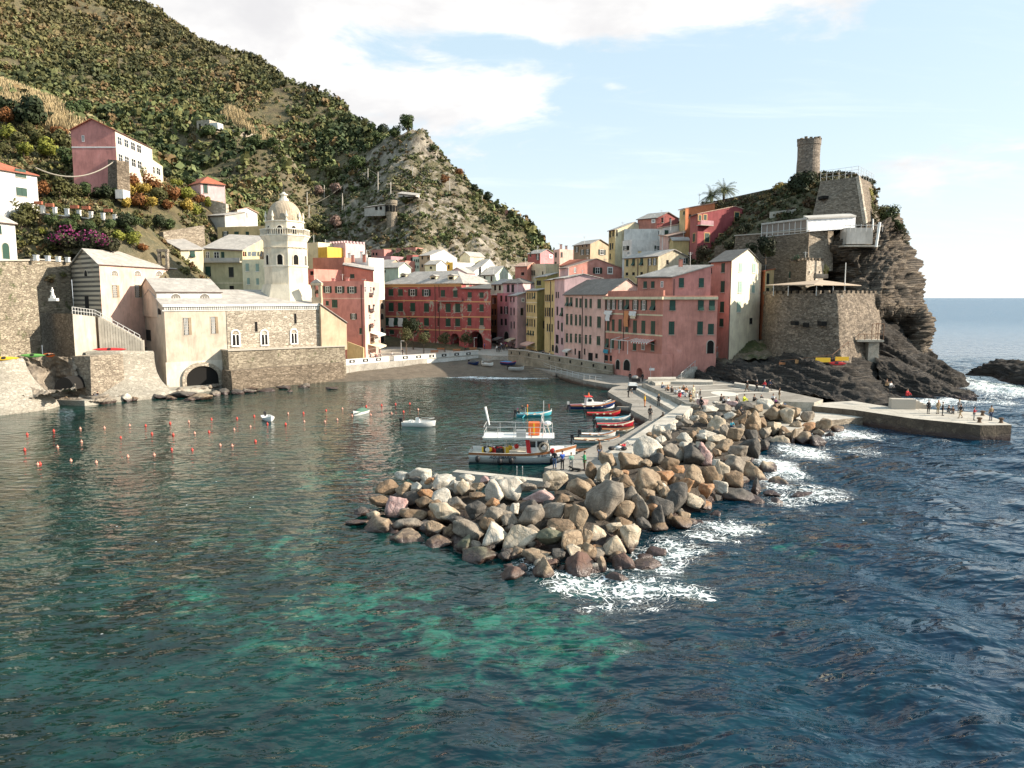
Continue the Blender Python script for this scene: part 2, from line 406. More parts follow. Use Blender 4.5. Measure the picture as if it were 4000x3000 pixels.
# foam: where the photograph shows broken water against the rocks, the beach and the point
foam = np.zeros_like(X)
FB = [(2300,2290,190,55,1),(2480,2300,230,60,1),(2720,2320,110,40,1),(2100,2210,130,30,.75),(2620,2150,170,60,.9),(2560,2200,150,70,.8),(2850,2060,170,45,.95),(2760,2090,150,40,.8),(1950,2225,120,22,.5),
  (3150,1940,210,30,.85),(3040,1820,80,55,1.3),(3010,1885,60,40,1),(3300,1700,160,26,1.1),(3140,1770,120,30,1),(3330,1760,130,40,.6),(3230,1920,120,30,.8),(3070,1960,120,30,.6),(2230,2240,220,50,.7),
  (1950,1478,120,5,1.3),(1830,1473,90,5,1.2),(2060,1478,110,4,.9),(2780,2120,200,50,.45),(2450,2370,300,40,.6),(3750,1500,130,45,1.3),(3880,1520,160,30,1.3),(3900,1480,200,22,1.2),(3980,1540,200,25,1.0),(3780,1570,200,14,1.1),(3650,1570,130,12,1.1),(4050,1450,250,14,1.0),(3950,1415,80,8,.8),(3700,1730,200,9,.35),(3990,1800,60,60,.3)]
sp_,cp_ = math.sin(PITCH),math.cos(PITCH)
fz = Y*cp_+HC*sp_; okk = fz > 5; PX = np.where(okk,CX+F*X/np.where(okk,fz,1),-1e5); PY = np.where(okk,CY-F*(Y*sp_-HC*cp_)/np.where(okk,fz,1),1e5)
def ell(px,py,rx,ry):    # an elongated patch of sea round the point under (px,py), sized in metres
 c = G(px,py); s = c.y/F; ax = rx*s; ay = ry*s*c.y/HC
 return np.exp(-(((X-c.x)/ax)**2+((Y-c.y)/ay)**2))
for px,py,rx,ry,a in FB: foam = np.maximum(foam,a*ell(px,py,rx,ry))
shal = np.zeros_like(X)
for px,py,rx,ry,a in [(1000,2150,500,160,.6),(1500,2420,600,230,.9),(700,2350,380,150,.6),(2150,2480,480,200,.9),(2600,2500,320,160,.4),(1900,2750,500,180,.6),(1350,1850,350,110,.55),(1700,1650,500,60,.4),(3080,2130,260,90,.5),(3950,1520,120,25,2.4),(1600,1900,250,60,.5)]:
 shal = np.maximum(shal,a*ell(px,py,rx,ry))
V = np.c_[X.ravel(),Y.ravel(),Zw.ravel()]
me = bpy.data.meshes.new('sea')
wm,t,p = newmat('sea_water')
at = t.n('ShaderNodeAttribute'); at.attribute_name = 'tint'; asep = t.n('ShaderNodeSeparateColor'); t.L(at.outputs['Color'],asep.inputs[0])
fo,sh_,ou = asep.outputs
g = t.n('ShaderNodeNewGeometry').outputs['Position']
mpn = t.n('ShaderNodeMapping'); mpn.inputs['Rotation'].default_value = (0,0,R(-14)); mpn.inputs['Scale'].default_value = (.60,1.05,1); t.L(g,mpn.inputs[0]); wv = mpn.outputs[0]
rip = t.noise(wv,1.05,2,.45,.35); rip2 = t.noise(wv,3.0,2,.45,.4); sw = t.noise(wv,.34,2,.45,.4)
gd = t.vmath('ADD',g,t.vmath('MULTIPLY',t.noise(wv,1.0,4,.6,.4,True),(1.6,1.6,0)))
bot = t.noise(gd,.20,6,.62,.6); bot2 = t.noise(gd,.85,5,.64,.6)
pat = t.math('ADD',t.math('MULTIPLY',bot,.52),t.math('MULTIPLY',bot2,.48))
deep = t.mix(ou,(.0011,.0125,.0110),t.mix(t.ss(t.vmath('LENGTH',g),80,500),(.0025,.020,.045),(.055,.115,.18)))  # far sea paler: horizon haze put into the base colour
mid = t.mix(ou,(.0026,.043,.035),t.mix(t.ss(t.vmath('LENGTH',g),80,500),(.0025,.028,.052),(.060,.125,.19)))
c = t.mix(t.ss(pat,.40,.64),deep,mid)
turq = t.mix(t.ss(bot2,.4,.7),(.005,.070,.052),(.015,.135,.092))
c = t.mix(t.math('MULTIPLY',t.ss(t.math('ADD',pat,t.math('MULTIPLY',sh_,.15)),.55,.69),t.ss(sh_,.08,.7),clamp=True),c,turq)
brn = t.math('MULTIPLY',t.ss(t.noise(g,.3,6,.7,1.2),.53,.62),t.ss(sh_,.1,.5))
c = t.mix(t.math('MULTIPLY',brn,.55),c,(.022,.022,.018))
# foam lace
fw = t.vmath('ADD',g,t.noise(g,.8,2,.5,0,True))
r1 = t.math('ABSOLUTE',t.math('SUBTRACT',t.noise(fw,.85,1.5,.5,1.4),.5)); r2 = t.math('ABSOLUTE',t.math('SUBTRACT',t.noise(fw,2.1,1.5,.5,1.2),.5))
fn = t.noise(g,.42,6,.68,.7)
thr = t.math('MULTIPLY',t.math('SUBTRACT',fo,t.math('MULTIPLY_ADD',fn,1.5,-.46)),.095)
lace = t.math('MAXIMUM',t.ss(t.math('SUBTRACT',thr,r1),-.004,.018),t.math('MULTIPLY',t.ss(t.math('SUBTRACT',t.math('MULTIPLY',thr,.75),r2),-.004,.02),.85))
spk = t.math('MULTIPLY',t.ss(t.vor(g,.55).outputs['Distance'],.045,.028),t.ss(t.noise(g,.06,2),.5,.56))
ff = t.math('MAXIMUM',t.math('MULTIPLY',lace,t.ss(fo,.04,.3)),t.math('MULTIPLY',spk,.8),clamp=True)
c = t.mix(t.math('MULTIPLY',t.ss(t.math('SUBTRACT',fo,t.math('MULTIPLY',fn,.9)),.0,.7),.42),c,(.16,.28,.27))
c = t.mix(ff,c,(.80,.84,.84))
t.L(c,p.inputs['Base Color'])
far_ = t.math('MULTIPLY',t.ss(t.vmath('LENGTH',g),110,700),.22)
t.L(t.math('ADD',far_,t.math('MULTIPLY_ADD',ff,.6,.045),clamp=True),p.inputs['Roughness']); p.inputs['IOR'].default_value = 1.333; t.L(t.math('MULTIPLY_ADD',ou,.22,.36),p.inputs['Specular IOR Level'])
h = t.math('ADD',t.math('MULTIPLY',rip,.62),t.math('MULTIPLY',rip2,.13))
rg_ = t.math('ABSOLUTE',t.math('MULTIPLY_ADD',t.noise(wv,.62,1,.4,.5),2.0,-1.0)); h = t.math('ADD',h,t.math('MULTIPLY',t.math('SUBTRACT',1.0,rg_),.30))
h = t.math('MULTIPLY',h,t.math('MULTIPLY_ADD',ou,.80,.30)); h = t.math('ADD',h,t.math('MULTIPLY',sw,t.math('MULTIPLY_ADD',ou,1.8,.12)))
h = t.math('ADD',h,t.math('MULTIPLY',ff,.05))
bumpn(t,p,h,.62,1.0)
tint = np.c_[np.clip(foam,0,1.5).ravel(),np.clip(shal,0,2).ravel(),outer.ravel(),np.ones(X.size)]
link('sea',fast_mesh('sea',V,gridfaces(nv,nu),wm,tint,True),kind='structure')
# ================================================================ HILLS
HP = [(-300,-350,560),(0,-190,600),(250,-90,610),(482,0,620),(639,78,600),(723,130,585),(904,187,560),(964,223,550),(1049,271,530),(1205,356,490),(1300,401,460),
  (1408,485,420),(1473,514,400),(1545,525,370),(1597,519,350),(1662,519,345),(1697,609,340),(1719,644,338),(1771,676,335),(1826,723,330),(1886,768,330),(1925,798,330),(1985,838,330),(2045,877,330),(2095,927,330),(2129,962,330)]
land = [tuple(P(*q)) for q in HP]
for q in HP[:13]: v = P(*q); land += [(v.x-10,v.y+110,v.z-35),(v.x+60,v.y+200,v.z-120)]
for q in HP[13:]: v = P(*q); land += [(v.x+18,v.y+35,v.z-26),(v.x+50,v.y+110,-10)]
for q in [(100,280,400),(100,100,470),(300,180,500),(400,300,430),(600,200,520),(600,450,390),(800,350,450),(1000,420,440),(700,620,340),(900,700,318),(780,500,350),(1100,570,340),(950,640,322),(940,470,372),(1200,520,410),(1300,600,380),
   (1150,690,370),(1250,760,355),(1300,850,330),(1100,800,305),(1000,770,300),(1400,700,335),(1500,800,290),(1450,620,350),(1500,660,335),(1250,900,300),(1350,950,283),(1450,900,278),(1250,1000,268),(1400,1030,258),
   (1600,620,325),(1550,750,295),(1650,700,310),(1600,850,275),(1700,800,290),(1600,950,258),(1700,950,264),(1800,850,288),(1800,950,270),(1900,900,292),(1900,1000,266),(2000,950,292),(2050,1010,285),(1700,1030,250),(1600,1040,246),(1500,1000,262),
   (-200,300,235),(0,330,235),(200,420,225),(300,500,215),(450,640,205),(640,700,205),(800,740,212),(880,780,222),(280,700,182),(640,740,182),(0,620,180),(150,560,200),(140,800,153),(300,850,151),(450,845,152),(450,905,147),(100,950,141),(400,990,143),(600,890,162),(700,900,172),(850,830,195),(850,900,188),
   (600,950,152),(750,990,165),(1000,850,230),(1000,920,215),(1100,900,245),(-100,700,165),(-150,980,135),(-400,400,260),(-500,900,140)]:
 land.append(tuple(P(*q)))
land += [(-38,205,3),(-10,195,3),(5,240,6),(-45,225,6),(-20,262,16),(20,250,8),(-60,175,8),(-50,190,6),(-75,165,14),(-62,150,12),(-75,140,13),(-95,137,21),(-110,132,22),(-40,170,4),(40,300,5),(-200,250,70),(-260,400,140),(-300,180,60),(-200,130,25)]
for px,dz in [(-100,22),(0,22),(200,20),(350,18),(500,15),(700,12)]: v = P(px,300+px*.5,235); land.append((v.x-12,v.y+50,v.z-dz+4))
hf = rbf([q[:2] for q in land],[q[2] for q in land])
hx = np.arange(-420,130,2.6); hy = np.arange(118,830,2.6); HX,HY = np.meshgrid(hx,hy)
HZ = hf(np.c_[HX.ravel(),HY.ravel()]).reshape(HX.shape)
amp = np.clip((HY-200)/120,.25,1.6)
HZ = HZ+amp*(fbm(HX/34,HY/34,5,3)*9+fbm(HX/9,HY/9,4,8)*3.4)
crag = np.exp(-(((HX+48)/34)**2+((HY-330)/36)**2))+.7*np.exp(-(((HX+28)/40)**2+((HY-272)/16)**2))
HZ = HZ+np.clip(crag,0,1)*(np.abs(fbm(HX/11,HY/11,5,21))*22-3)
terr = (np.exp(-(((HX+112)/45)**2+((HY-335)/26)**2))+np.exp(-(((HX+75)/38)**2+((HY-283)/26)**2))+np.exp(-(((HX+190)/60)**2+((HY-560)/50)**2)))   # vineyard terraces
st_ = 3.0; q_ = np.floor(HZ/st_)*st_+st_*np.clip(((HZ/st_) % 1-.62)/.38,0,1); HZ = HZ*(1-np.clip(terr*1.4,0,.9))+q_*np.clip(terr*1.4,0,.9)
wallx = [-300,-125,-100,-84,-80,-76,-70,-64,-50,-36,-30,40]; wally = [118,118,126,141,141,138,142,150,160,168,176,205]
keep = (HZ > .5) & (HY > np.interp(HX,wallx,wally)) & ~((HX > -6) & (HY < 250))
HZf = HZ.copy()
def hground(x,y):
 i = np.clip((np.asarray(x)-hx[0])/2.6,0,len(hx)-1.01); j = np.clip((np.asarray(y)-hy[0])/2.6,0,len(hy)-1.01)
 a,b = i.astype(int),j.astype(int); u,v = i-a,j-b
 return (HZf[b,a]*(1-u)+HZf[b,a+1]*u)*(1-v)+(HZf[b+1,a]*(1-u)+HZf[b+1,a+1]*u)*v
def hit(px,py,y0=118,y1=760):
 d = dirpx(px,py); Yd = np.arange(y0,y1,.8); t_ = Yd/d.y; x = d.x*t_; z = HC+d.z*t_; hz = hground(x,Yd); ok = np.where(z <= hz)[0]; i = ok[0] if len(ok) else len(Yd)-1; return Vector((x[i],Yd[i],hz[i]))
# hill material : scrub soil, dry grass, pale rock where it is steep
hm,t,p = newmat('hill_ground')
ge = t.n('ShaderNodeNewGeometry'); g = ge.outputs['Position']; s3 = t.n('ShaderNodeSeparateXYZ'); t.L(ge.outputs['Normal'],s3.inputs[0])
a = t.noise(g,.03,7,.65,.4); b = t.noise(g,.22,6,.65,.3); d = t.noise(g,1.1,5,.65,.3)
c = t.mix(t.ss(b,.35,.62),(.065,.064,.028),(.125,.10,.048)); c = t.mix(t.ss(d,.5,.7),c,(.19,.15,.08)); c = t.mix(t.ss(a,.52,.6),c,(.07,.055,.03))
rk = t.mix(t.ss(t.noise(t.scale(g,(1,1,.6)),.35,8,.7,.4),.38,.62),(.12,.10,.075),(.34,.30,.235))
at = t.n('ShaderNodeAttribute'); at.attribute_name = 'tint'; sc_ = t.n('ShaderNodeSeparateColor'); t.L(at.outputs['Color'],sc_.inputs[0])
st1 = t.ss(t.math('ADD',s3.outputs[2],t.math('MULTIPLY',t.math('SUBTRACT',b,.5),.5)),.52,.74,1,0)
rf = t.math('MULTIPLY',t.math('ADD',st1,t.math('MULTIPLY',sc_.outputs[0],t.ss(b,.46,.56)),clamp=True),t.math('MULTIPLY_ADD',sc_.outputs[0],.8,.2),clamp=True)
c = t.mix(rf,c,rk); t.L(c,p.inputs['Base Color']); p.inputs['Roughness'].default_value = .95
bumpn(t,p,t.math('ADD',b,t.math('ADD',t.math('MULTIPLY',d,.3),t.math('MULTIPLY',t.noise(g,3.5,4),.12))),1.6,.8)
rocky = np.clip(crag*1.5+np.exp(-(((HX+30)/70)**2+((HY-275)/24)**2))*.9,0,1)
fm = gridfaces(*HX.shape); kp = keep.ravel(); fm = fm[kp[fm].all(axis=1)]
link('hillside',fast_mesh('hillside',np.c_[HX.ravel(),HY.ravel(),HZ.ravel()],fm,hm,np.c_[rocky.ravel(),terr.ravel(),rocky.ravel(),np.ones(HX.size)],True),kind='structure')
# headland: the sloping ground the upper town and the castle stand on
hl = [(12,195,4),(22,170,3),(32,152,3),(40,146,5),(48,150,9),(0,215,4),(0,240,6),(-5,262,6),(10,262,12),(30,262,10),(60,262,-8),(90,240,-10),(110,200,-10),(110,150,-10),(95,120,-8)]
for q in [(2350,1100,205),(2450,1010,212),(2600,900,212),(2750,800,200),(2850,800,190),(3000,760,186),(3080,720,184),(3155,705,188),(3250,700,186),(3400,700,178),(2500,1120,188),(2700,1060,170),(2850,1030,163),(2950,980,160),(3000,880,166),(3150,870,163),(3300,865,163),(3440,880,165),(2800,920,178),(3050,1060,155),(3200,1000,155)]: hl.append(tuple(P(*q)))
lf = rbf([q[:2] for q in hl],[q[2] for q in hl])
lx = np.arange(2,116,1.5); ly = np.arange(140,266,1.5); LX,LY = np.meshgrid(lx,ly); LZ = lf(np.c_[LX.ravel(),LY.ravel()]).reshape(LX.shape)
LZ += fbm(LX/6,LY/6,4,5)*1.3
kp = ((LZ > -1) & (LY > np.interp(LX,[0,12,30,40,47,60,120],[215,196,156,150,158,162,162])) & (CX+F*LX/LY < 3415)).ravel(); fm = gridfaces(*LX.shape); fm = fm[kp[fm].all(axis=1)]
gm = leafm('headland_grass',[(.06,.062,.03),(.12,.10,.055),(.2,.17,.11)])
link('headland',fast_mesh('headland',np.c_[LX.ravel(),LY.ravel(),LZ.ravel()],fm,gm,None,True),kind='structure')
def lground(x,y): return float(lf([[x,y]])[0])
# ================================================================ foliage
def leafball(n,seed,leaf=.2,flat=.8,lumps=7):
 r = np.random.RandomState(seed); L = r.randn(lumps,3); L /= np.linalg.norm(L,axis=1)[:,None]; L *= r.uniform(.3,.62,(lumps,1)); LR = r.uniform(.38,.62,lumps)
 k = r.randint(0,lumps,n); d = r.randn(n,3); d /= np.linalg.norm(d,axis=1)[:,None]
 C = L[k]+d*(LR[k]*r.uniform(.75,1.05,n))[:,None]; C[:,2] *= flat
 nrm = d+.32*r.randn(n,3); nrm /= np.linalg.norm(nrm,axis=1)[:,None]
 a = np.cross(nrm,r.randn(n,3)); a /= np.linalg.norm(a,axis=1)[:,None]; b = np.cross(nrm,a)
 s = leaf*r.uniform(.6,1.3,(n,1)); V = np.stack([C-a*s-b*s*.7,C+a*s-b*s*.7,C+a*s*.8+b*s*.7,C-a*s*.6+b*s*.8],1)
 return V.reshape(-1,3)
BALLS = {}
def scatter(name,pts,rad,tints,mat,nleaf,leaf,flat=.8,nvar=6,**tags):
 pts = np.asarray(pts,float); n = len(pts); vs = []; tt = []
 r = np.random.RandomState(n); var = r.randint(0,nvar,n); ang = r.rand(n)*6.28
 for k in range(nvar):
  key = (nleaf,leaf,flat,k)
  if key not in BALLS: BALLS[key] = leafball(nleaf,k*7+nleaf,leaf,flat)
  B = BALLS[key]; idx = np.where(var == k)[0]
  if not len(idx): continue
  c,s = np.cos(ang[idx])[:,None],np.sin(ang[idx])[:,None]
  q = np.stack([B[None,:,0]*c-B[None,:,1]*s,B[None,:,0]*s+B[None,:,1]*c,np.repeat(B[None,:,2],len(idx),0)],2)*np.asarray(rad)[idx][:,None,None]+pts[idx][:,None]
  vs.append(q.reshape(-1,3)); j = .8+.4*r.rand(len(idx),len(B)//4,1); j = np.repeat(j,4,1)
  tn = np.ones((len(idx),len(B),4)); tn[...,:3] = np.asarray(tints)[idx][:,None]*j; tt.append(tn.reshape(-1,4))
 V = np.concatenate(vs); TT = np.concatenate(tt); Fq = np.arange(len(V)).reshape(-1,4)
 return link(name,fast_mesh(name,V,Fq,mat,TT),**tags)
LEAFW = leafm('woodland_leaf',[(1,1,1),(.8,.8,.8)],True)
r = np.random.RandomState(11); N = 52000
x = r.uniform(-330,60,N); y = 215+(760-215)*r.rand(N)**1.25
z = hground(x,y); vis = z > 12
def mask(px,py,Yc,rx,ry): c = P(px,py,Yc); return ((x-c.x)/rx)**2+((y-c.y)/ry)**2 < 1
tv = terr[np.clip(((y-hy[0])/2.6).astype(int),0,len(hy)-1),np.clip(((x-hx[0])/2.6).astype(int),0,len(hx)-1)]
rv = rocky[np.clip(((y-hy[0])/2.6).astype(int),0,len(hy)-1),np.clip(((x-hx[0])/2.6).astype(int),0,len(hx)-1)]
keepw = vis & (r.rand(N) > np.clip(tv*.7,0,.6)) & (r.rand(N) > rv*.86) & ((fbm(x/26,y/26,4,91) > -.13) | (r.rand(N) < .18))
fx_,fy_ = CX+F*x/(y*cp_-(z-HC)*sp_),CY-F*(y*sp_+(z-HC)*cp_)/(y*cp_-(z-HC)*sp_)
keepw &= (fx_ > -120) & (fx_ < 2300) & (fy_ > -250) & ~((y < 262) & (x > -75)) & ~mask(100,360,240,22,16)
x,y,z = x[keepw],y[keepw],z[keepw]; rr = (.9+2.6*r.rand(len(x))**2.2)*(.75+.9*np.clip(fbm(x/18,y/18,3,44)+.5,0,1))*np.where(rv[keepw] > .3,.62,1); hue = fbm(x/30,y/30,4,77)+r.randn(len(x))*.14
brownish = fbm(x/70+3,y/70,3,31)
pal = np.array([(.075,.078,.032),(.125,.110,.046),(.045,.055,.026),(.16,.095,.05),(.19,.14,.08),(.12,.125,.055)])
ki = np.select([hue < -.16,hue < -.03,hue < .08,hue < .18,hue < .26],[2,0,1,5,3],4); tn = pal[ki]*r.uniform(1.0,1.5,(len(x),1))
upb = np.clip((z-95)/90,0,1)[:,None]*.45; tn = tn*np.array([(.95,1.08,.95)]); tn = tn*(1-upb)+np.array([(.15,.11,.058)])*upb*r.uniform(.7,1.3,(len(x),1))
scatter('woodland',np.c_[x,y,z+rr*.35],rr,tn,LEAFW,36,.25,.85,kind='stuff',label='dense brown and green scrub covering the steep mountainside behind the village',category='woodland')
r = np.random.RandomState(12); N = 16000; x = r.uniform(-130,45,N); y = r.uniform(238,350,N); z = hground(x,y); k_ = (z > 10)&((x+40)**2/95**2+(y-290)**2/60**2 < 1)&(r.rand(N) < .22+.75*(fbm(x/10,y/10,4,5) > .04)); x,y,z = x[k_],y[k_],z[k_]; rr = r.uniform(.45,1.25,len(x)); pal = np.array([(.13,.14,.06),(.19,.19,.09),(.08,.095,.04),(.23,.20,.12),(.10,.12,.05),(.17,.12,.06)]); tn = pal[r.randint(0,6,len(x))]*r.uniform(.8,1.25,(len(x),1))
scatter('scrub',np.c_[x,y,z+rr*.3],rr,tn,LEAFW,40,.26,.8,kind='stuff',label='low pale green scrub and agaves clinging to the rocky spur',category='scrub')
r = np.random.RandomState(13); N = 2600; x = r.uniform(12,84,N); y = r.uniform(158,200,N); z = lf(np.c_[x,y]); k_ = (z > 20)&(CX+F*x/y < 3390)&(CX+F*x/y > 2600); x,y,z = x[k_],y[k_],z[k_]; rr = r.uniform(.4,1.2,len(x)); pal = np.array([(.045,.055,.022),(.07,.07,.03),(.14,.10,.04),(.09,.06,.035),(.10,.10,.05)]); tn = pal[r.randint(0,5,len(x))]*r.uniform(.8,1.2,(len(x),1))
scatter('castle_scrub',np.c_[x,y,z+rr*.2],rr,tn,LEAFW,60,.2,.8,kind='stuff',label='dark creepers and low scrub on the castle hill',category='scrub')
TRUNK = plain('bark',(.11,.08,.055),.9,0,.3,8)
LEAF2 = leafm('leaf',[(1,1,1),(.75,.75,.75)],True)
treei = [0]
def plant(name,base,rad,h,tint,label,cat,group=None,nleaf=260,flat=.8,trunk=.1,crowns=None,leaf=.1,kindname='crown'):
 treei[0] += 1; seed = treei[0]; r = np.random.RandomState(seed+100); random.seed(seed)
 t0 = thing(name,base,label,cat,group)
 if trunk:
  mb = MB(); top = h*.75; px = [Vector(base)+Vector((0,0,-.3)),Vector(base)+Vector((.05*h*(r.rand()-.5),0,h*.35)),Vector(base)+Vector((.12*h*(r.rand()-.5),0,top))]
  mb.tube(px,[trunk,trunk*.8,trunk*.35],TRUNK,6)
  for k in range(4):
   a = r.rand()*6.28; mb.tube([px[1].lerp(px[2],.2*k),px[1].lerp(px[2],.2*k)+Vector((math.cos(a)*rad*.6,math.sin(a)*rad*.6,h*.22))],[trunk*.5,trunk*.15],TRUNK,5)
  mb.build('trunk',t0)
 crowns = crowns or [(0,0,h-rad*flat*.7,rad)]
 V = []; TT = []
 for (cx,cy,cz,cr) in crowns:
  B = leafball(nleaf,seed*3+len(V),leaf,flat,9)*cr+np.array([base[0]+cx,base[1]+cy,base[2]+cz]); V.append(B)
  j = np.repeat(.7+.6*r.rand(len(B)//4,1),4,0); q = np.ones((len(B),4)); q[:,:3] = np.array(tint)*j; TT.append(q)
 V = np.concatenate(V); TT = np.concatenate(TT)
 o = link(kindname,fast_mesh(kindname,V,np.arange(len(V)).reshape(-1,4),LEAF2,TT),t0)
 return t0
# ================================================================ BUILDINGS
SHG = plain('shutter_green',(.010,.050,.033),.55,0,.25,3); SHD = plain('shutter_dark',(.012,.017,.014),.6,0,.25,3); SHP = plain('shutter_pale',(.30,.42,.36),.6)
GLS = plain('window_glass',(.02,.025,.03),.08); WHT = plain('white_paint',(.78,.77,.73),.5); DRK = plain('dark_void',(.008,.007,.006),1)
STN = plain('sill_stone',(.42,.38,.32),.9); IRON = plain('iron',(.05,.045,.04),.6); OCH = plain('ochre_trim',(.62,.36,.16),.8); GUT = plain('copper_gutter',(.10,.06,.045),.5); PALEM = plain('pale_metal',(.55,.55,.53),.4,.3)
SLATE = roofm('slate_pale',(.42,.39,.35)); SLATED = roofm('slate_dark',(.13,.125,.115)); TERRA = roofm('terracotta',(.42,.13,.07),'tile'); TERRAP = roofm('terracotta_pale',(.50,.33,.25),'tile')
M_ = lambda n,c,w=0.0: plaster('plaster_'+n,c,w)
PK = {'salmon': M_('salmon',(.67,.43,.36)),'red': M_('red',(.38,.11,.095)),'coral': M_('coral',(.56,.25,.20)),'pink': M_('pink',(.56,.24,.21)),'rose': M_('rose',(.62,.42,.42)),'cream': M_('cream',(.70,.62,.42)),'yellow': M_('yellow',(.60,.47,.22)),
  'ochre': M_('ochre',(.62,.47,.24)),'olive': M_('olive',(.36,.31,.11)),'white': M_('white',(.70,.69,.65)),'plum': M_('plum',(.27,.055,.060)),'orange': M_('orange',(.60,.20,.085)),'mint': M_('mint',(.50,.60,.48)),'mauve': M_('mauve',(.46,.26,.28)),
  'brown': M_('brown',(.30,.22,.14)),'tan': M_('tan',(.52,.40,.27)),'worn': M_('worn',(.35,.085,.08),.42),'tower': M_('tower',(.70,.62,.48)),'church': M_('church',(.55,.47,.37)),'terra': M_('terra',(.50,.21,.155)),'mustard': M_('mustard',(.66,.40,.06)),'concrete': M_('concrete',(.52,.50,.44)),'grey': M_('grey',(.46,.44,.40))}
STONE = masonry('stone_wall',(.40,.34,.26),(.17,.135,.10),1.9,2.4,moss=None); STONED = masonry('stone_dark',(.27,.215,.155),(.085,.065,.045),2.0,2.2); STONEG = masonry('stone_mossy',(.36,.31,.23),(.15,.12,.085),1.7,2.2,moss=(.07,.085,.03)); STONEP = masonry('stone_pale',(.56,.49,.39),(.30,.25,.19),1.5,2.0)
def stripes():
 m,t,p = newmat('striped_marble'); g = t.n('ShaderNodeNewGeometry').outputs['Position']; s = t.n('ShaderNodeSeparateXYZ'); t.L(g,s.inputs[0])
 f = t.math('FRACT',t.math('MULTIPLY',s.outputs[2],1.2)); k = t.ss(f,.44,.5)
 c = t.mix(k,(.09,.085,.075),(.42,.37,.29)); c = t.mix(t.ss(t.noise(g,.5,6),.45,.7,0,.5),c,(.26,.21,.15)); c = t.mix(t.ss(s.outputs[2],12.8,13.2,1,0),c,(.20,.15,.11))
 t.L(c,p.inputs['Base Color']); p.inputs['Roughness'].default_value = .9; bumpn(t,p,t.noise(g,6,4),.04); return m
STRIPE = stripes()
def wallhit(a,b,px,py):      # where the sight line of a photo point meets the wall a-b (plan points)
 d = dirpx(px,py); ux,uy = b[0]-a[0],b[1]-a[1]
 # a + u*s = d.xy * t
 det = ux*(-d.y)-uy*(-d.x); s = ((-a[0])*(-d.y)-(-a[1])*(-d.x))/det; t = (ux*(-a[1])-uy*(-a[0]))/det
 return s*math.hypot(ux,uy),HC+d.z*t
def framexyz(a,b):
 u = Vector((b[0]-a[0],b[1]-a[1],0)).normalized(); n = Vector((u.y,-u.x,0)); return u,n
def q3(a,u,n,s,z,off): return Vector((a[0],a[1],0))+u*s+n*off+Vector((0,0,z))
def wbox(mb,a,u,n,s0,s1,z0,z1,o0,o1,mat):
 mb.hexa([q3(a,u,n,s0,z0,o1),q3(a,u,n,s1,z0,o1),q3(a,u,n,s1,z0,o0),q3(a,u,n,s0,z0,o0)],
   [q3(a,u,n,s0,z1,o1),q3(a,u,n,s1,z1,o1),q3(a,u,n,s1,z1,o0),q3(a,u,n,s0,z1,o0)],mat)
def warch(mb,a,u,n,s0,s1,z0,z1,off,mat,back=None,k=8):
 r = (s1-s0)/2; rz = min(r,(z1-z0)*.6); pts = [q3(a,u,n,s0,z0,off),q3(a,u,n,s1,z0,off)]
 pts += [q3(a,u,n,(s0+s1)/2+r*math.cos(math.pi*i/k),z1-rz+rz*math.sin(math.pi*i/k),off) for i in range(k+1)]
 mb.face(pts,mat)
 if back is not None:
  q = [p-n*(off-back) for p in pts]
  for i in range(len(pts)): j = (i+1) % len(pts); mb.face([q[i],q[j],pts[j],pts[i]],mat)
def arc_ring(mb,a,u,n,s0,s1,z0,z1,th,off,mat,k=10):
 r = (s1-s0)/2; rz = min(r,(z1-z0)*.6); c = (s0+s1)/2; I = []; O = []
 for i in range(k+1):
  an = math.pi*i/k; I.append((c+r*math.cos(an),z1-rz+rz*math.sin(an))); O.append((c+(r+th)*math.cos(an),z1-rz+(rz+th)*math.sin(an)))
 I = [(s1,z0)]+I+[(s0,z0)]; O = [(s1+th,z0)]+O+[(s0-th,z0)]
 for i in range(len(I)-1):
  f = [q3(a,u,n,*I[i],off),q3(a,u,n,*O[i],off),q3(a,u,n,*O[i+1],off),q3(a,u,n,*I[i+1],off)]; bk = [x-n*(off+.05) for x in f]
  mb.hexa(bk,f,mat)
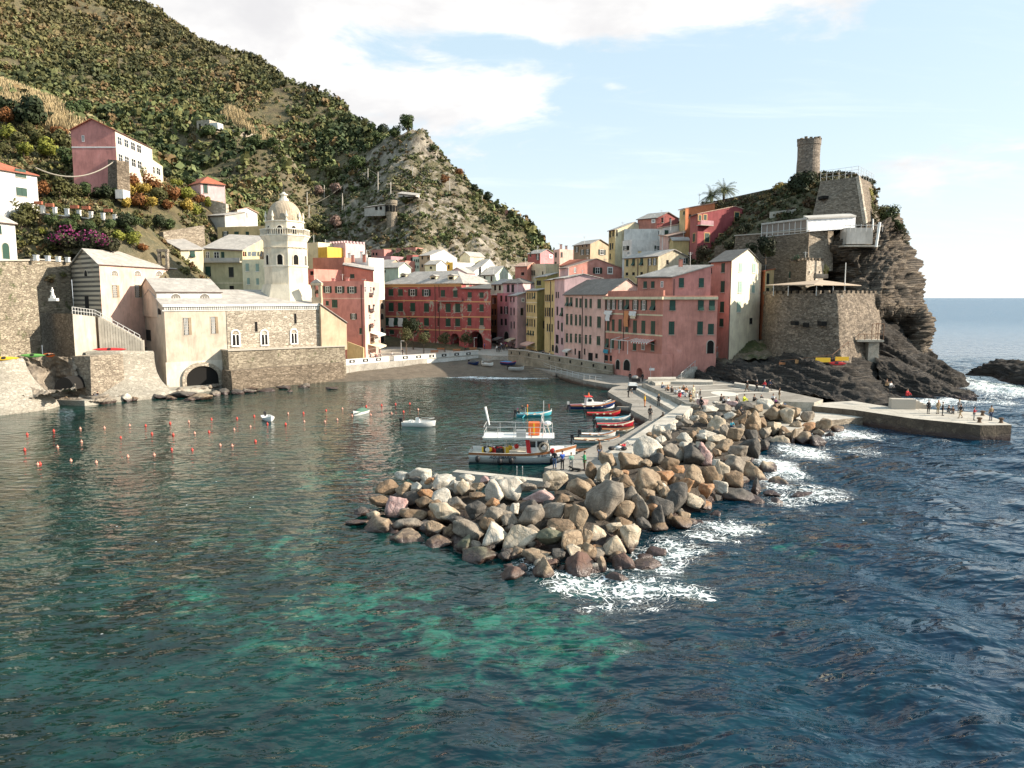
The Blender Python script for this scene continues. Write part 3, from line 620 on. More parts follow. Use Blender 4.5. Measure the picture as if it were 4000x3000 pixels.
def window(house,a,b,px,py,w,h,ty,trim=None):
 u,n = framexyz(a,b); s0,_ = wallhit(a,b,px-w/2,py); s1,_ = wallhit(a,b,px+w/2,py); sm,z1 = wallhit(a,b,px,py-h/2); _,z0 = wallhit(a,b,px,py+h/2)
 wd = s1-s0; mb = MB(); tr = trim or STN; sh = None
 if wd <= 0: return
 if ty in 'cto':
  wbox(mb,a,u,n,s0-.1,s1+.1,z0-.14,z0-.02,-.02,.16,tr)
  if trim:
   for q in ((s0-.18,s0-.01,z0-.16,z1+.16),(s1+.01,s1+.18,z0-.16,z1+.16),(s0-.01,s1+.01,z1+.01,z1+.16)): wbox(mb,a,u,n,*q,-.02,.045,trim)
 if ty in 'c':
  wbox(mb,a,u,n,s0,s1,z0,z1,-.02,.02,DRK); sh = MB(); m = (s0+s1)/2; mt = SHG
  for x0,x1 in ((s0+.02,m-.02),(m+.02,s1-.02)):
   wbox(sh,a,u,n,x0,x1,z0+.02,z1-.02,.024,.07,mt)
   k = 6
   for i in range(k): zz = z0+(z1-z0)*(i+.3)/k; wbox(sh,a,u,n,x0+.06,x1-.06,zz,zz+(z1-z0)/k*.4,.072,.092,mt)
 elif ty == 'b':
  wbox(mb,a,u,n,s0-.08,s1+.08,z0-.12,z0-.02,-.02,.14,tr); wbox(mb,a,u,n,s0,s1,z0,z1,-.02,.02,DRK); sh = MB(); m = (s0+s1)/2
  for x0,x1 in ((s0+.02,m-.02),(m+.02,s1-.02)):
   wbox(sh,a,u,n,x0,x1,z0+.02,z1-.02,.024,.07,SHD)
   for i in range(5): zz = z0+(z1-z0)*(i+.3)/5; wbox(sh,a,u,n,x0+.05,x1-.05,zz,zz+(z1-z0)/5*.4,.072,.09,SHD)
 elif ty == 'p':
  wbox(mb,a,u,n,s0-.1,s1+.1,z0-.14,z0-.02,-.02,.16,WHT); wbox(mb,a,u,n,s0,s1,z0,z1,-.02,.02,DRK); sh = MB(); m = (s0+s1)/2
  for x0,x1 in ((s0+.02,m-.02),(m+.02,s1-.02)):
   wbox(sh,a,u,n,x0,x1,z0+.02,z1-.02,.024,.07,SHP)
   for i in range(7): zz = z0+(z1-z0)*(i+.3)/7; wbox(sh,a,u,n,x0+.06,x1-.06,zz,zz+(z1-z0)/7*.4,.072,.09,SHP)
 elif ty == 't':
  wbox(mb,a,u,n,s0,s1,z0,z1,-.02,.02,DRK); sh = MB(); zm = z0+(z1-z0)*.45
  wbox(sh,a,u,n,s0+.02,s1-.02,zm,z1-.02,.024,.07,SHG)
  t0,t1 = .06,.55
  sh.hexa([q3(a,u,n,s0+.02,z0+.05,t1),q3(a,u,n,s1-.02,z0+.05,t1),q3(a,u,n,s1-.02,z0+.1,t1-.05),q3(a,u,n,s0+.02,z0+.1,t1-.05)],
    [q3(a,u,n,s0+.02,zm-.01,t0+.03),q3(a,u,n,s1-.02,zm-.01,t0+.03),q3(a,u,n,s1-.02,zm-.01,t0-.02),q3(a,u,n,s0+.02,zm-.01,t0-.02)],SHG)
 if ty in 'ogk':
  if ty == 'k':
   for q in ((s0-.2,s0,z0-.2,z1+.2),(s1,s1+.2,z0-.2,z1+.2),(s0,s1,z1,z1+.2),(s0,s1,z0-.2,z0)): wbox(mb,a,u,n,*q,-.02,.06,WHT)
  f = .09; m = (s0+s1)/2; zm = z0+(z1-z0)*.55
  for q in ((s0,s0+f,z0,z1),(s1-f,s1,z0,z1),(m-f/2,m+f/2,z0+f,z1-f),(s0+f,s1-f,z1-f,z1),(s0+f,s1-f,z0,z0+f),(s0+f,m-f/2,zm,zm+f*.6),(m+f/2,s1-f,zm,zm+f*.6)): wbox(mb,a,u,n,*q,-.02,.055,WHT)
  wbox(mb,a,u,n,s0+f,s1-f,z0+f,z1-f,-.03,.012,GLS)
  if ty == 'o':
   sh = MB(); sw = wd*.52
   for x0,x1 in ((s0-sw,s0-.03),(s1+.03,s1+sw)):
    wbox(sh,a,u,n,x0,x1,z0,z1,.012,.07,SHD)
    for i in range(6): zz = z0+(z1-z0)*(i+.3)/6; wbox(sh,a,u,n,x0+.05,x1-.05,zz,zz+(z1-z0)/6*.4,.072,.09,SHG)
 if ty == 'd': wbox(mb,a,u,n,s0-.07,s1+.07,z0-.1,z0-.01,-.02,.12,tr); wbox(mb,a,u,n,s0,s1,z0,z1,-.02,.02,DRK)
 if ty == 'v': warch(mb,a,u,n,s0,s1,z0,z1,.02,DRK,-.03); arc_ring(mb,a,u,n,s0,s1,z0,z1,.14,.06,tr)
 if ty == 'V':
  warch(mb,a,u,n,s0,s1,z0,z1,.02,SHG,-.03); arc_ring(mb,a,u,n,s0,s1,z0,z1,.14,.06,tr)
 if ty == 'G':      # grilled window; on tall ones a flat brown strip paints the embrasure's shade
  warch(mb,a,u,n,s0,s1,z0,z1,.02,GLS,-.03) if h < w*1.2 else wbox(mb,a,u,n,s0,s1,z0,z1,-.02,.02,GLS)
  if h < w*1.2: arc_ring(mb,a,u,n,s0,s1,z0,z1,.12,.09,WHT)
  for i in range(1,4): x = s0+wd*i/4; wbox(mb,a,u,n,x-.04,x+.04,z0+.05,z1-(.5 if h < w*1.2 else .05),.022,.06,WHT)
  for i in range(1,6): z = z0+(z1-z0)*i/6; wbox(mb,a,u,n,s0+.05,s1-.05,z-.035,z+.035,.062,.08,STN)
  if h >= w*1.2:
   wbox(mb,a,u,n,s1,s1+wd*.55,z0-.05,z1+.1,-.02,.03,PK['brown'])
   for q in ((s0-.12,s0,z0-.1,z1+.15),(s0,s1+wd*.55,z1+.02,z1+.15),(s1+wd*.55,s1+wd*.55+.12,z0-.1,z1+.15),(s0,s1+wd*.55,z0-.14,z0-.0)): wbox(mb,a,u,n,*q,-.02,.05,PK['church'])
 if ty == 'B':      # two-light pointed window of white stone
  arc_ring(mb,a,u,n,s0,s1,z0,z1,.22,.10,WHT,12); m = (s0+s1)/2; zt = z1-(z1-z0)*.28
  for x0,x1 in ((s0+.06,m-.09),(m+.09,s1-.06)): warch(mb,a,u,n,x0,x1,z0,zt,.03,DRK,-.02); arc_ring(mb,a,u,n,x0,x1,z0+.3,zt,.09,.07,WHT)
  wbox(mb,a,u,n,m-.06,m+.06,z0,zt-.5,.0,.14,WHT); wbox(mb,a,u,n,s0-.2,s1+.2,z0-.25,z0-.02,-.02,.2,WHT)
 wp = mb.build('door' if h > 2.3*w and ty in 'dV' and w > 60 else 'window',house)
 if sh: sh.build('shutter',wp)
houses = []
def house(label,A,B,C=None,ev=None,evy=None,bz=3,wall='cream',wall2=None,roof=('flat',.4),rm=None,depth=9,win=(),trim=None,name='house',cat='house',group=None,zt=None,bands=(),bandm=None,chim=(),arches=(),over=.45,pipes=(),cren=False,rev=None):
 """A,B(,C) = (photo x, distance) of the visible wall corners, ev = photo y of the eave at B (at A for a single wall)"""
 r0 = B if C else A; ze = P(r0[0],ev,r0[1]).z
 pa,pb = P(A[0],ev,A[1]),P(B[0],ev,B[1]); a,b = (pa.x,pa.y),(pb.x,pb.y)
 if C: pc = P(C[0],ev,C[1]); c = (pc.x,pc.y); d = (a[0]+c[0]-b[0],a[1]+c[1]-b[1])
 else:
  u,n = framexyz(a,b); c = (b[0]-n.x*depth,b[1]-n.y*depth); d = (a[0]-n.x*depth,a[1]-n.y*depth)
 poly = [a,b,c,d]; Z = zt and [P(A[0],zt[0],A[1]).z,P(B[0],zt[1],B[1]).z,P(C[0] if C else B[0],zt[2],C[1] if C else B[1]+depth).z,0] or [ze]*4
 if zt: Z[3] = Z[0]+Z[2]-Z[1]
 cen = (sum(p[0] for p in poly)/4,sum(p[1] for p in poly)/4)
 t = thing(name,(cen[0],cen[1],bz),label,cat,group)
 wm1 = PK[wall] if isinstance(wall,str) else wall; wm2 = (PK[wall2] if isinstance(wall2,str) else wall2) or wm1
 V3 = lambda p,z: Vector((p[0],p[1],z)); kind,hgt = roof; mid = lambda p,q: ((p[0]+q[0])/2,(p[1]+q[1])/2)
 mb = MB()
 # front wall, with arched openings cut through it
 u,n = framexyz(a,b); L = math.hypot(b[0]-a[0],b[1]-a[1]); pts = [(0,bz)]
 for px,w,top in sorted(arches):
  s0,_ = wallhit(a,b,px-w/2,top); s1,_ = wallhit(a,b,px+w/2,top); _,zt_ = wallhit(a,b,px,top); r_ = (s1-s0)/2; rz = min(r_*1.05,zt_-bz-.3)
  arc = [(s0,bz)]+[((s0+s1)/2-r_*math.cos(math.pi*i/10),zt_-rz+rz*math.sin(math.pi*i/10)) for i in range(11)]+[(s1,bz)]; pts += arc
  dp = 4.0 if cat == 'house' else 7.0
  for i in range(len(arc)-1): mb.face([q3(a,u,n,*arc[i],0),q3(a,u,n,*arc[i+1],0),q3(a,u,n,*arc[i+1],-dp),q3(a,u,n,*arc[i],-dp)],wm1)
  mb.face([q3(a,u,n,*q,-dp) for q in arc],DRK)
 pts += [(L,bz),(L,Z[1])]
 if kind == 'gy': pts.append((L/2,Z[0]+hgt))
 pts.append((0,Z[0])); mb.face([q3(a,u,n,s,z,0) for s,z in pts],wm1)
 rp = [V3(mid(b,c),Z[1]+hgt)] if kind == 'gx' else []
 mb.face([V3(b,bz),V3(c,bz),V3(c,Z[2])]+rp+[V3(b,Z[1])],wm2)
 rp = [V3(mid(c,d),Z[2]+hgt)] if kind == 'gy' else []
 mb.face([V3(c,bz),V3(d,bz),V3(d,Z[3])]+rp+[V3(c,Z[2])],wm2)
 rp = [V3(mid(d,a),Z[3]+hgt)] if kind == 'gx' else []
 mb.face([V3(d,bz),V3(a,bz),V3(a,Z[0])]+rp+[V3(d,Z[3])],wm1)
 mb.build('wall',t)
 # roof
 ro = MB(); rmat = rm or SLATE; cc = Vector((cen[0],cen[1],0))
 def out(p,k=over): v = Vector((p[0],p[1],0))-cc; return Vector((p[0],p[1],0))+v.normalized()*k
 def slab(ps,th=.16):
  ps = [Vector(p) for p in ps]; lo = [p-Vector((0,0,th)) for p in ps]; ro.face(ps,rmat); ro.face(lo[::-1],rmat)
  for i in range(len(ps)): j = (i+1) % len(ps); ro.face([lo[i],lo[j],ps[j],ps[i]],rmat)
 O = [out(p) for p in poly]; up = .2
 if kind == 'gx':
  m1,m2 = (O[0]+O[3])/2,(O[1]+O[2])/2; sl = hgt/(L/2+1e-6)
  e = [O[i]+Vector((0,0,Z[i]+up-.12)) for i in range(4)]; r1 = m1+Vector((0,0,Z[0]+hgt+up)); r2 = m2+Vector((0,0,Z[1]+hgt+up))
  slab([e[0],e[1],r2,r1]); slab([r1,r2,e[2],e[3]])
 elif kind == 'gy':
  m1,m2 = (O[0]+O[1])/2,(O[3]+O[2])/2; e = [O[i]+Vector((0,0,Z[i]+up-.12)) for i in range(4)]; r1 = m1+Vector((0,0,Z[0]+hgt+up)); r2 = m2+Vector((0,0,Z[2]+hgt+up))
  slab([e[0],r1,r2,e[3]]); slab([r1,e[1],e[2],r2])
 elif kind == 'hip':
  e = [O[i]+Vector((0,0,Z[i]+up)) for i in range(4)]; W2 = math.hypot(c[0]-b[0],c[1]-b[1])
  if L > W2: m1,m2 = (O[0]+O[3])/2,(O[1]+O[2])/2; k = min(.48,.5*W2/L); r1 = m1.lerp(m2,k); r2 = m1.lerp(m2,1-k); F4 = [(e[0],e[1],'b','a'),(e[1],e[2],'b'),(e[2],e[3],'a','b'),(e[3],e[0],'a')]
  else: m1,m2 = (O[0]+O[1])/2,(O[3]+O[2])/2; k = min(.48,.5*L/W2); r1 = m1.lerp(m2,k); r2 = m1.lerp(m2,1-k); F4 = [(e[0],e[1],'a'),(e[1],e[2],'b','a'),(e[2],e[3],'b'),(e[3],e[0],'a','b')]
  rr = {'a': r1+Vector((0,0,Z[0]+hgt+up)),'b': r2+Vector((0,0,Z[0]+hgt+up))}
  for f in F4: slab([rr[q] if isinstance(q,str) else q for q in f])
 elif kind == 'plane': slab([O[i]+Vector((0,0,Z[i]+up)) for i in range(4)],.2)
 else:       # flat roof behind a parapet, open terrace
  inn = [Vector((p[0],p[1],0)).lerp(cc,.04) for p in poly]; pz = hgt; rmat = rm or PK['grey']
  ro.face([V3(p,Z[i]-.02) for i,p in enumerate(poly)],rmat)
  for i in range(4):
   j = (i+1) % 4; o0,o1 = V3(poly[i],Z[i]),V3(poly[j],Z[j]); i0,i1 = V3(inn[i],Z[i]),V3(inn[j],Z[j]); hz = Vector((0,0,pz))
   ro.face([o0,o1,o1+hz,o0+hz],wm1 if i in (0,3) else wm2); ro.face([i1,i0,i0+hz,i1+hz],wm1); ro.face([o0+hz,o1+hz,i1+hz,i0+hz],wm2)
   if cren:
    w_ = o1-o0; k = max(2,int(w_.length/1.1))
    for m in range(k): q = o0.lerp(i0,.5)+w_*((m+.5)/k)+Vector((0,0,pz+.25)); ro.box(q,(.55,.55,.5),wm1,math.atan2(w_.y,w_.x))
 rf = ro.build('roof',t)
 for (fu,fv,hh) in chim:
  x = a[0]+(b[0]-a[0])*fu+(d[0]-a[0])*fv; y = a[1]+(b[1]-a[1])*fu+(d[1]-a[1])*fv; zz = max(Z)+hgt*.5; cm = MB(); cm.box((x,y,zz+hh*.3),(.7,.6,hh),wm1); cm.box((x,y,zz+hh*.8+.05),(.9,.8,.12),SLATE); cm.build('chimney',rf)
 # gutter line
 gu = MB()
 if kind in ('gx','hip','plane') and L > 4: gu.tube([O[0]+Vector((0,0,Z[0]-.02)),O[1]+Vector((0,0,Z[1]-.02))],.09,GUT,5)
 if C and kind in ('gy','hip'): gu.tube([O[1]+Vector((0,0,Z[1]-.02)),O[2]+Vector((0,0,Z[2]-.02))],.09,GUT,5)
 for px in pipes:
  s,_ = wallhit(a,b,px,ev+60) if px <= B[0] or not C else wallhit(b,c,px,ev+60); aa,bb = (a,b) if px <= B[0] or not C else (b,c); uu,nn_ = framexyz(aa,bb)
  gu.tube([q3(aa,uu,nn_,s,bz+.3,.12),q3(aa,uu,nn_,s,Z[1]-.3,.12)],.09,GUT,5)
 if gu.f: gu.build('gutter',t)
 if bands:
  bm_ = MB()
  for bb in bands:
   _,z = wallhit(a,b,B[0] if C else A[0],bb); wbox(bm_,a,u,n,0,L+.05,z-.13,z+.13,-.02,.06,bandm or STN)
   if C and rev: uu,nn_ = framexyz(b,c); wbox(bm_,b,uu,nn_,0,math.hypot(c[0]-b[0],c[1]-b[1]),z-.13,z+.13,-.02,.06,bandm or STN)
  bm_.build('string_course',t)
 for wd in win:
  if isinstance(wd[0],str): ty,rg,w,h,cs = wd[:5]; sc = ZR[rg][2]; L2 = [(Z_ := Z_f(rg,x,y)) + (w/sc,h/sc,ty) for x,y in cs]
  else: L2 = [wd]
  for px,py,w,h,ty in L2:
   if C and px > B[0]: window(t,b,c,px,py,w,h,ty,trim)
   else: window(t,a,b,px,py,w,h,ty,trim)
 t['_a'] = a; t['_b'] = b; t['_c'] = c; t['_z'] = Z[1]
 del t['_a'],t['_b'],t['_c'],t['_z']
 houses.append((t,a,b,c,d,Z)); return t
def Z_f(r,x,y): return Z(r,x,y)
# ---- right-hand front row
H = house
H('salmon pink four storey house with narrow green shutters and dark slate roof',(2205,168),(2365,156),ev=1152,bz=2.5,wall='salmon',roof=('gx',3.3),rm=SLATED,depth=12,pipes=(2276,),chim=((.8,.5,1.6),(.3,.55,1.2)),
 win=[('t','r',24,88,[(170,838),(208,838)]),('c','r',22,90,[(262,847),(301,850),(356,853),(402,854)]),('c','r',33,92,[(487,858)]),('c','r',21,108,[(167,1012),(209,1015),(256,1020),(297,1022),(356,1030),(401,1032)]),('c','r',35,112,[(485,1040)]),
  ('c','r',20,88,[(165,1197),(206,1200),(255,1201),(294,1206),(355,1213),(398,1214)]),('c','r',34,88,[(480,1226)]),('d','r',22,90,[(290,1372)]),('d','r',14,60,[(248,1335),(342,1335)]),('d','r',44,80,[(400,1388)]),('d','r',24,48,[(460,1378)]),('v','r',20,70,[(162,1345)])],bands=(1232,1310),bandm=PK['salmon'])
big = H('large red and pink corner building with cream cornice and washing hung under its windows',(2365,156),(2590,139),(2804,138.1),ev=1158,bz=1.6,wall='terra',wall2='coral',roof=('flat',.15),pipes=(2366,2438),bands=(1232,1312),bandm=PK['cream'],  # left wall deeper red: different paint, with its shade also put into the colour
 win=[('o','r',24,95,[(583,866),(632,866)]),('o','r',26,95,[(700,868)]),('o','r',30,97,[(848,870),(932,872)]),('t','r',34,95,[(768,865)]),('t','r',42,100,[(1025,873)]),
  ('c','r',24,112,[(577,1070),(627,1072)]),('c','r',30,120,[(695,1073),(763,1080)]),('c','r',37,126,[(843,1086),(927,1090)]),('c','r',41,130,[(1023,1096)]),('t','r',28,90,[(568,1250)]),('c','r',38,95,[(616,1255)]),('c','r',32,92,[(690,1262),(840,1275),(1020,1280)]),('g','r',34,90,[(925,1275)]),
  ('d','r',26,55,[(556,1397),(606,1402)]),('t','r',58,100,[(1217,873),(1500,873),(1610,873)]),('c','r',56,130,[(1208,1100),(1492,1100)]),('c','r',58,105,[(1600,1111)]),('v','r',66,130,[(1595,1290)])])
def lastgeo(): return houses[-1]
t_,a,b,c,d,Zc = lastgeo(); mb = MB()       # cream cornice
u,n = framexyz(a,b); L = math.hypot(b[0]-a[0],b[1]-a[1]); zc = Zc[0]
mb.prism([tuple(q3(a,u,n,-.3,0,.55)[:2]),tuple(q3(a,u,n,L+.5,0,.55)[:2]),tuple(q3(a,u,n,L+.5,0,-.5)[:2]),tuple(q3(a,u,n,-.3,0,-.5)[:2])],zc-.55,zc-.06,PK['cream'])
u2,n2_ = framexyz(b,c); L2 = math.hypot(c[0]-b[0],c[1]-b[1])
mb.prism([tuple(q3(b,u2,n2_,.1,0,.55)[:2]),tuple(q3(b,u2,n2_,L2,0,.55)[:2]),tuple(q3(b,u2,n2_,L2,0,-.5)[:2]),tuple(q3(b,u2,n2_,.1,0,-.5)[:2])],zc-.553,zc-.063,PK['cream'])
mb.build('cornice',t_)
mb = MB(); wbox(mb,a,u,n,.4,L*.98,zc+.0,zc+1.15,-.75,-.35,PK['terra']); mb.build('parapet',t_)
H('pink penthouse storey with big sloping pale slate roof set back on the corner building',(2491,148.5),(2627,143),(2777,141.8),ev=1084,bz=16.5,wall='terra',wall2='pink',roof=('plane',0),zt=(1084,1084,1038),rm=SLATE,depth=8,
 win=[('c','r',34,66,[(945,668),(1021,668)]),('g','r',26,62,[(1113,665)]),('t','r',50,92,[(1306,648)]),('t','r',50,90,[(1505,648)])],chim=((.9,.3,1.4),),pipes=(2632,))
H('coral base with two arched openings and a doorway carrying a covered terrace beside the quay',(2391,150.5),(2586,137.2),ev=1375,bz=.9,wall='coral',roof=('flat',.5),depth=2.6,name='terrace_base',cat='building',win=[('v','r',38,96,[(673,1465)]),('v','r',64,108,[(763,1470)]),('d','r',26,50,[(560,1400)])],arches=[Z('r',888,1497)[:1]+(25,Z('r',888,1497)[1])])
H('tall narrow salmon house with its sunlit white gable and pale shutters beside the cliff steps',(2777,147),(2859,141),(2975,152),ev=1020,bz=3,wall='coral',wall2=M_('ivory_sunlit',(.86,.74,.55)),roof=('gx',2.5),rm=SLATED,over=.6,  # gable far paler than the left wall: sunlight put into its colour
 win=[('c','r',34,92,[(1722,500)]),('c','r',38,112,[(1718,688)]),('c','r',38,105,[(1713,890)]),('c','r',38,80,[(1706,1046)]),('d','r',24,55,[(1598,530)]),('p','r',34,88,[(1895,497),(2028,502)]),('p','r',40,112,[(1890,692)]),('p','r',28,76,[(2020,710)]),('p','r',36,100,[(1877,888)]),('d','r',28,60,[(1998,1030)])],pipes=(2857,))
H('narrow ochre house wedged between the white gable and the stone tower',(2975,153.5),(2990,151),(3030,154),ev=1060,bz=8,wall='orange',wall2='ochre',roof=('plane',0),zt=(1063,1060,1050),rm=TERRA,win=[('b','s',22,95,[(883,1303)]),('b','s',24,60,[(880,1410)]),('d','s',22,90,[(928,1430)])])
H('square stone watch house with battlements and one green shutter under the castle rock',(2977,161),(3151,147),(3218,150.5),ev=1032,bz=12,wall=STONED,wall2=STONEP,roof=('flat',.8),cren=True,name='battlemented_house',win=[('c','s',48,60,[(1055,1270)]),('d','s',14,70,[(1288,1290)]),('d','s',9,22,[(1240,1245),(1330,1245)])])  # dark and pale stone: shaded and sunlit faces put into the colour
# ---- upper right
H('big plum red house with ochre framed green shutters below the castle hill',(2697,178),(2727,172),(3005,183),ev=836,bz=22,wall='red',wall2='plum',roof=('gx',2.3),rm=TERRAP,trim=OCH,win=[('c','s',38,78,[(615,768)]),('c','s',36,52,[(728,783)]),('c','s',26,55,[(560,888)]),('c','s',40,75,[(357,947),(481,952)]),('c','s',18,70,[(246,948)]),('c','s',24,46,[(296,777),(342,772)])])
t_,a,b,c,d,Zc = lastgeo(); u,n = framexyz(b,c); mb = MB(); s1,z1 = wallhit(b,c,*Z('s',380,845)); wbox(mb,b,u,n,-.3,s1,z1-.15,z1,-.1,1.3,STN); wbox(mb,b,u,n,-.3,s1,z1,z1+1.0,1.18,1.3,PK['mauve']); mb.build('balcony',t_)
H('orange house with a sloping roofline behind the plum house',(2655,188),(2678,185),(2792,189),ev=815,bz=26,wall='ochre',wall2='orange',roof=('plane',0),zt=(822,816,792),rm=TERRAP,win=[('d','s',16,30,[(210,760)]),('c','s',12,30,[(160,735)])])
H('small dark red house with a low pale roof above the upper quarter',(2491,200),(2565,196),(2652,199),ev=852,bz=24,wall='terra',wall2='red',roof=('gx',1.6),rm=SLATE,win=[('k','y',22,24,[(468,100)]),('d','y',16,44,[(548,92),(620,95)])])
H('tall cream house with narrow shutters standing highest at the left edge of the upper quarter',(2378,200),(2404,196),(2550,202),ev=898,bz=8,wall='yellow',wall2='cream',roof=('gx',2.2),rm=SLATE,win=[('b','y',12,60,[(77,220),(80,330)]),('b','y',10,52,[(105,212),(100,325),(78,420)]),('b','y',12,56,[(138,207)]),('k','y',26,14,[(350,184)])])
H('white upper terrace block with glass balustrade behind the streaked white house',(2438,196),(2590,195),ev=904,bz=22,wall='white',roof=('flat',.6),depth=6,win=[('d','y',12,30,[(518,205)])])
H('white house with grey rain streaks on its blank wall and a small balcony',(2432,190),(2468,186),(2588,189),ev=941,bz=14,wall='white',roof=('flat',.3),win=[('o','y',18,38,[(216,343)]),('d','y',20,38,[(240,343)]),('o','y',30,50,[(507,347)]),('g','y',22,24,[(243,386)])])
H('white house with one green shutter and a rising roofline beside the plum house',(2575,189),(2590,186),(2670,189),ev=890,bz=16,wall='white',roof=('plane',0),zt=(893,891,873),rm=TERRAP,win=[('c','y',34,65,[(585,215)]),('d','y',34,48,[(582,335)])])
H('small pink house squeezed below the white house with the green shutter',(2612,183),(2672,184),ev=925,bz=14,wall='salmon',roof=('plane',0),zt=(926,910,905),rm=TERRAP,depth=5,win=[('d','y',10,60,[(632,285)])])
H('tiny yellow cottage with a lean-to roof under the plum house',(2629,179),(2692,179),ev=940,bz=16,wall='yellow',roof=('gx',.8),rm=SLATE,depth=4)
H('cream and ochre house with a worn gable and tilted shutters below the white terraces',(2439,178),(2571,168),(2690,173),ev=1002,bz=8,wall='ochre',wall2=M_('creamw',(.66,.58,.42),.3),roof=('gx',1.6),rm=SLATE,pipes=(2492,2532),
 win=[('c','y',20,62,[(231,477)]),('t','y',24,62,[(288,472)]),('t','y',26,66,[(362,467)]),('o','y',16,60,[(437,468),(480,466)]),('d','y',22,26,[(229,577),(288,575),(361,573)]),('d','y',22,38,[(594,471)]),('o','y',38,50,[(738,458)])],chim=((.1,.4,1.3),))
H('grey brown rendered house with a cream upper gable on the skyline of the village',(2240,222),(2306,214),(2378,219),ev=953,bz=8,wall='brown',wall2='tan',roof=('gx',1.4),rm=SLATE,win=[('o','5',16,50,[(1030,318)]),('o','5',18,52,[(1085,345),(1138,342)]),('v','5',14,22,[(1088,282),(1130,280)]),('o','5',36,52,[(1280,345)])])
H('pale pink flat roofed house left of the grey brown house',(2163,232),(2186,228),(2242,232),ev=978,bz=8,wall='salmon',wall2='salmon',roof=('flat',.4),win=[('b','5',20,50,[(820,372),(878,370)]),('b','5',16,40,[(818,460)])],chim=((.5,.3,2.2),(.9,.5,1.6)))
H('bright pink house with a red side wall at the left of the skyline row',(2062,241),(2110,236),(2163,240),ev=990,bz=8,wall='red',wall2=M_('candy',(.60,.28,.29)),roof=('gx',1.3),rm=SLATE,win=[('o','5',14,54,[(640,392)]),('b','5',14,45,[(567,368)]),('k','5',22,26,[(770,386)])])
H('weathered cream house with slim shutters under the bright pink house',(2055,226),(2133,220),(2185,224),ev=1036,bz=3,wall='cream',roof=('flat',.5),win=[('b','5',10,50,[(545,545),(576,550),(592,550),(607,550),(690,560)])])
H('terracotta walled house with dark balconies between the mint house and the cream house',(2012,224),(2060,222),ev=1042,bz=3,wall='terra',roof=('gx',1.2),rm=TERRAP,depth=7,win=[('d','5',30,30,[(490,560)])])
H('broad pink house with a low gable and blue washing above the yellow houses',(2187,190),(2222,184),(2434,192),ev=1046,bz=4,wall='rose',wall2='coral',roof=('gx',2.3),rm=TERRAP,chim=(),bands=(1091,),bandm=PK['rose'],rev=1,
 win=[('o','5',44,62,[(1235,528)]),('k','5',42,58,[(1360,528)]),('c','5',20,62,[(890,665)]),('c','5',18,80,[(886,810)]),('g','5',20,50,[(1010,525)])])
H('small yellow house with a red tiled roof behind the broad pink gable',(2187,207),(2252,202),ev=1040,bz=8,wall='yellow',roof=('gx',1.7),rm=TERRA,depth=8,win=[('c','5',12,45,[(900,525),(915,525)])])
H('narrow pink and grey fronted house with open dark shutters next to the salmon house',(2167,177),(2205,169.5),ev=1090,bz=2.8,wall='rose',roof=('gx',.9),rm=SLATE,depth=9,win=[('b','5',14,85,[(836,930),(845,1070)]),('t','5',20,85,[(882,940)]),('c','5',16,85,[(882,1090)]),('d','5',28,88,[(833,1212)]),('d','5',16,66,[(882,1232)]),('b','5',10,60,[(826,770),(846,770)]),('v','5',30,80,[(830,1310)])])
H('slim yellow house with three columns of brown shutters in the waterfront row',(2128,186),(2167,177.5),ev=1096,bz=3,wall='yellow',roof=('gx',.9),rm=SLATE,depth=9,pipes=(2152,),win=[('b','5',10,66,[(722,800),(740,800),(757,800),(787,800)]),('b','5',11,88,[(720,940),(740,940),(758,942),(786,945)]),('b','5',10,74,[(738,1095),(758,1098),(784,1100)]),('d','5',20,60,[(790,1300)])])
H('olive green house with slim brown shutters and tilted blinds in the waterfront row',(2056,198),(2098,190),(2130,193),ev=1137,bz=3,wall='yellow',wall2='olive',roof=('plane',0),zt=(1137,1137,1128),rm=SLATE,bands=(1182,1240),bandm=PK['cream'],win=[('b','5',9,62,[(541,780),(563,780),(585,778)]),('t','5',12,62,[(609,778)]),('b','5',9,74,[(540,903),(562,905),(583,907),(609,910)]),('t','5',11,74,[(541,1045)]),('b','5',9,74,[(563,1046),(583,1048),(609,1052)]),('t','5',12,44,[(545,1145),(570,1148),(595,1152)]),('b','5',26,76,[(706,1068)])])
H('olive green upper block with hanging clothes above the olive house',(2088,198),(2135,196),ev=1087,bz=12,wall='olive',roof=('plane',0),zt=(1087,1080,1066),rm=SLATE,depth=6,win=[('b','5',20,46,[(640,650),(662,650)])])
H('pale pink canted corner house in the middle of the waterfront row',(1987,207),(2020,200),(2056,203),ev=1156,bz=3,wall='rose',roof=('plane',0),zt=(1158,1156,1142),rm=SLATE,win=[('b','5',10,50,[(372,815),(403,815)]),('b','5',9,75,[(374,935),(405,935)]),('b','5',9,70,[(376,1070),(406,1070)]),('k','5',22,28,[(492,822)]),('b','5',24,72,[(480,937)])])
H('mauve pink house with wide shutters left of the canted pink house',(1942,214),(1987,208),ev=1152,bz=3,wall='mauve',roof=('flat',.5),depth=8,win=[('b','5',18,60,[(277,806),(325,808)]),('b','5',20,75,[(278,922)]),('o','5',18,75,[(325,922)]),('b','5',18,65,[(281,1040),(322,1040)]),('v','5',44,110,[(328,1190)])])
H('pink roof storey with two tall doors over the mauve house',(1966,214),(2042,211),ev=1108,bz=14,wall='rose',roof=('hip',1.4),rm=SLATED,depth=8,win=[('b','5',26,76,[(345,705),(390,705)])])
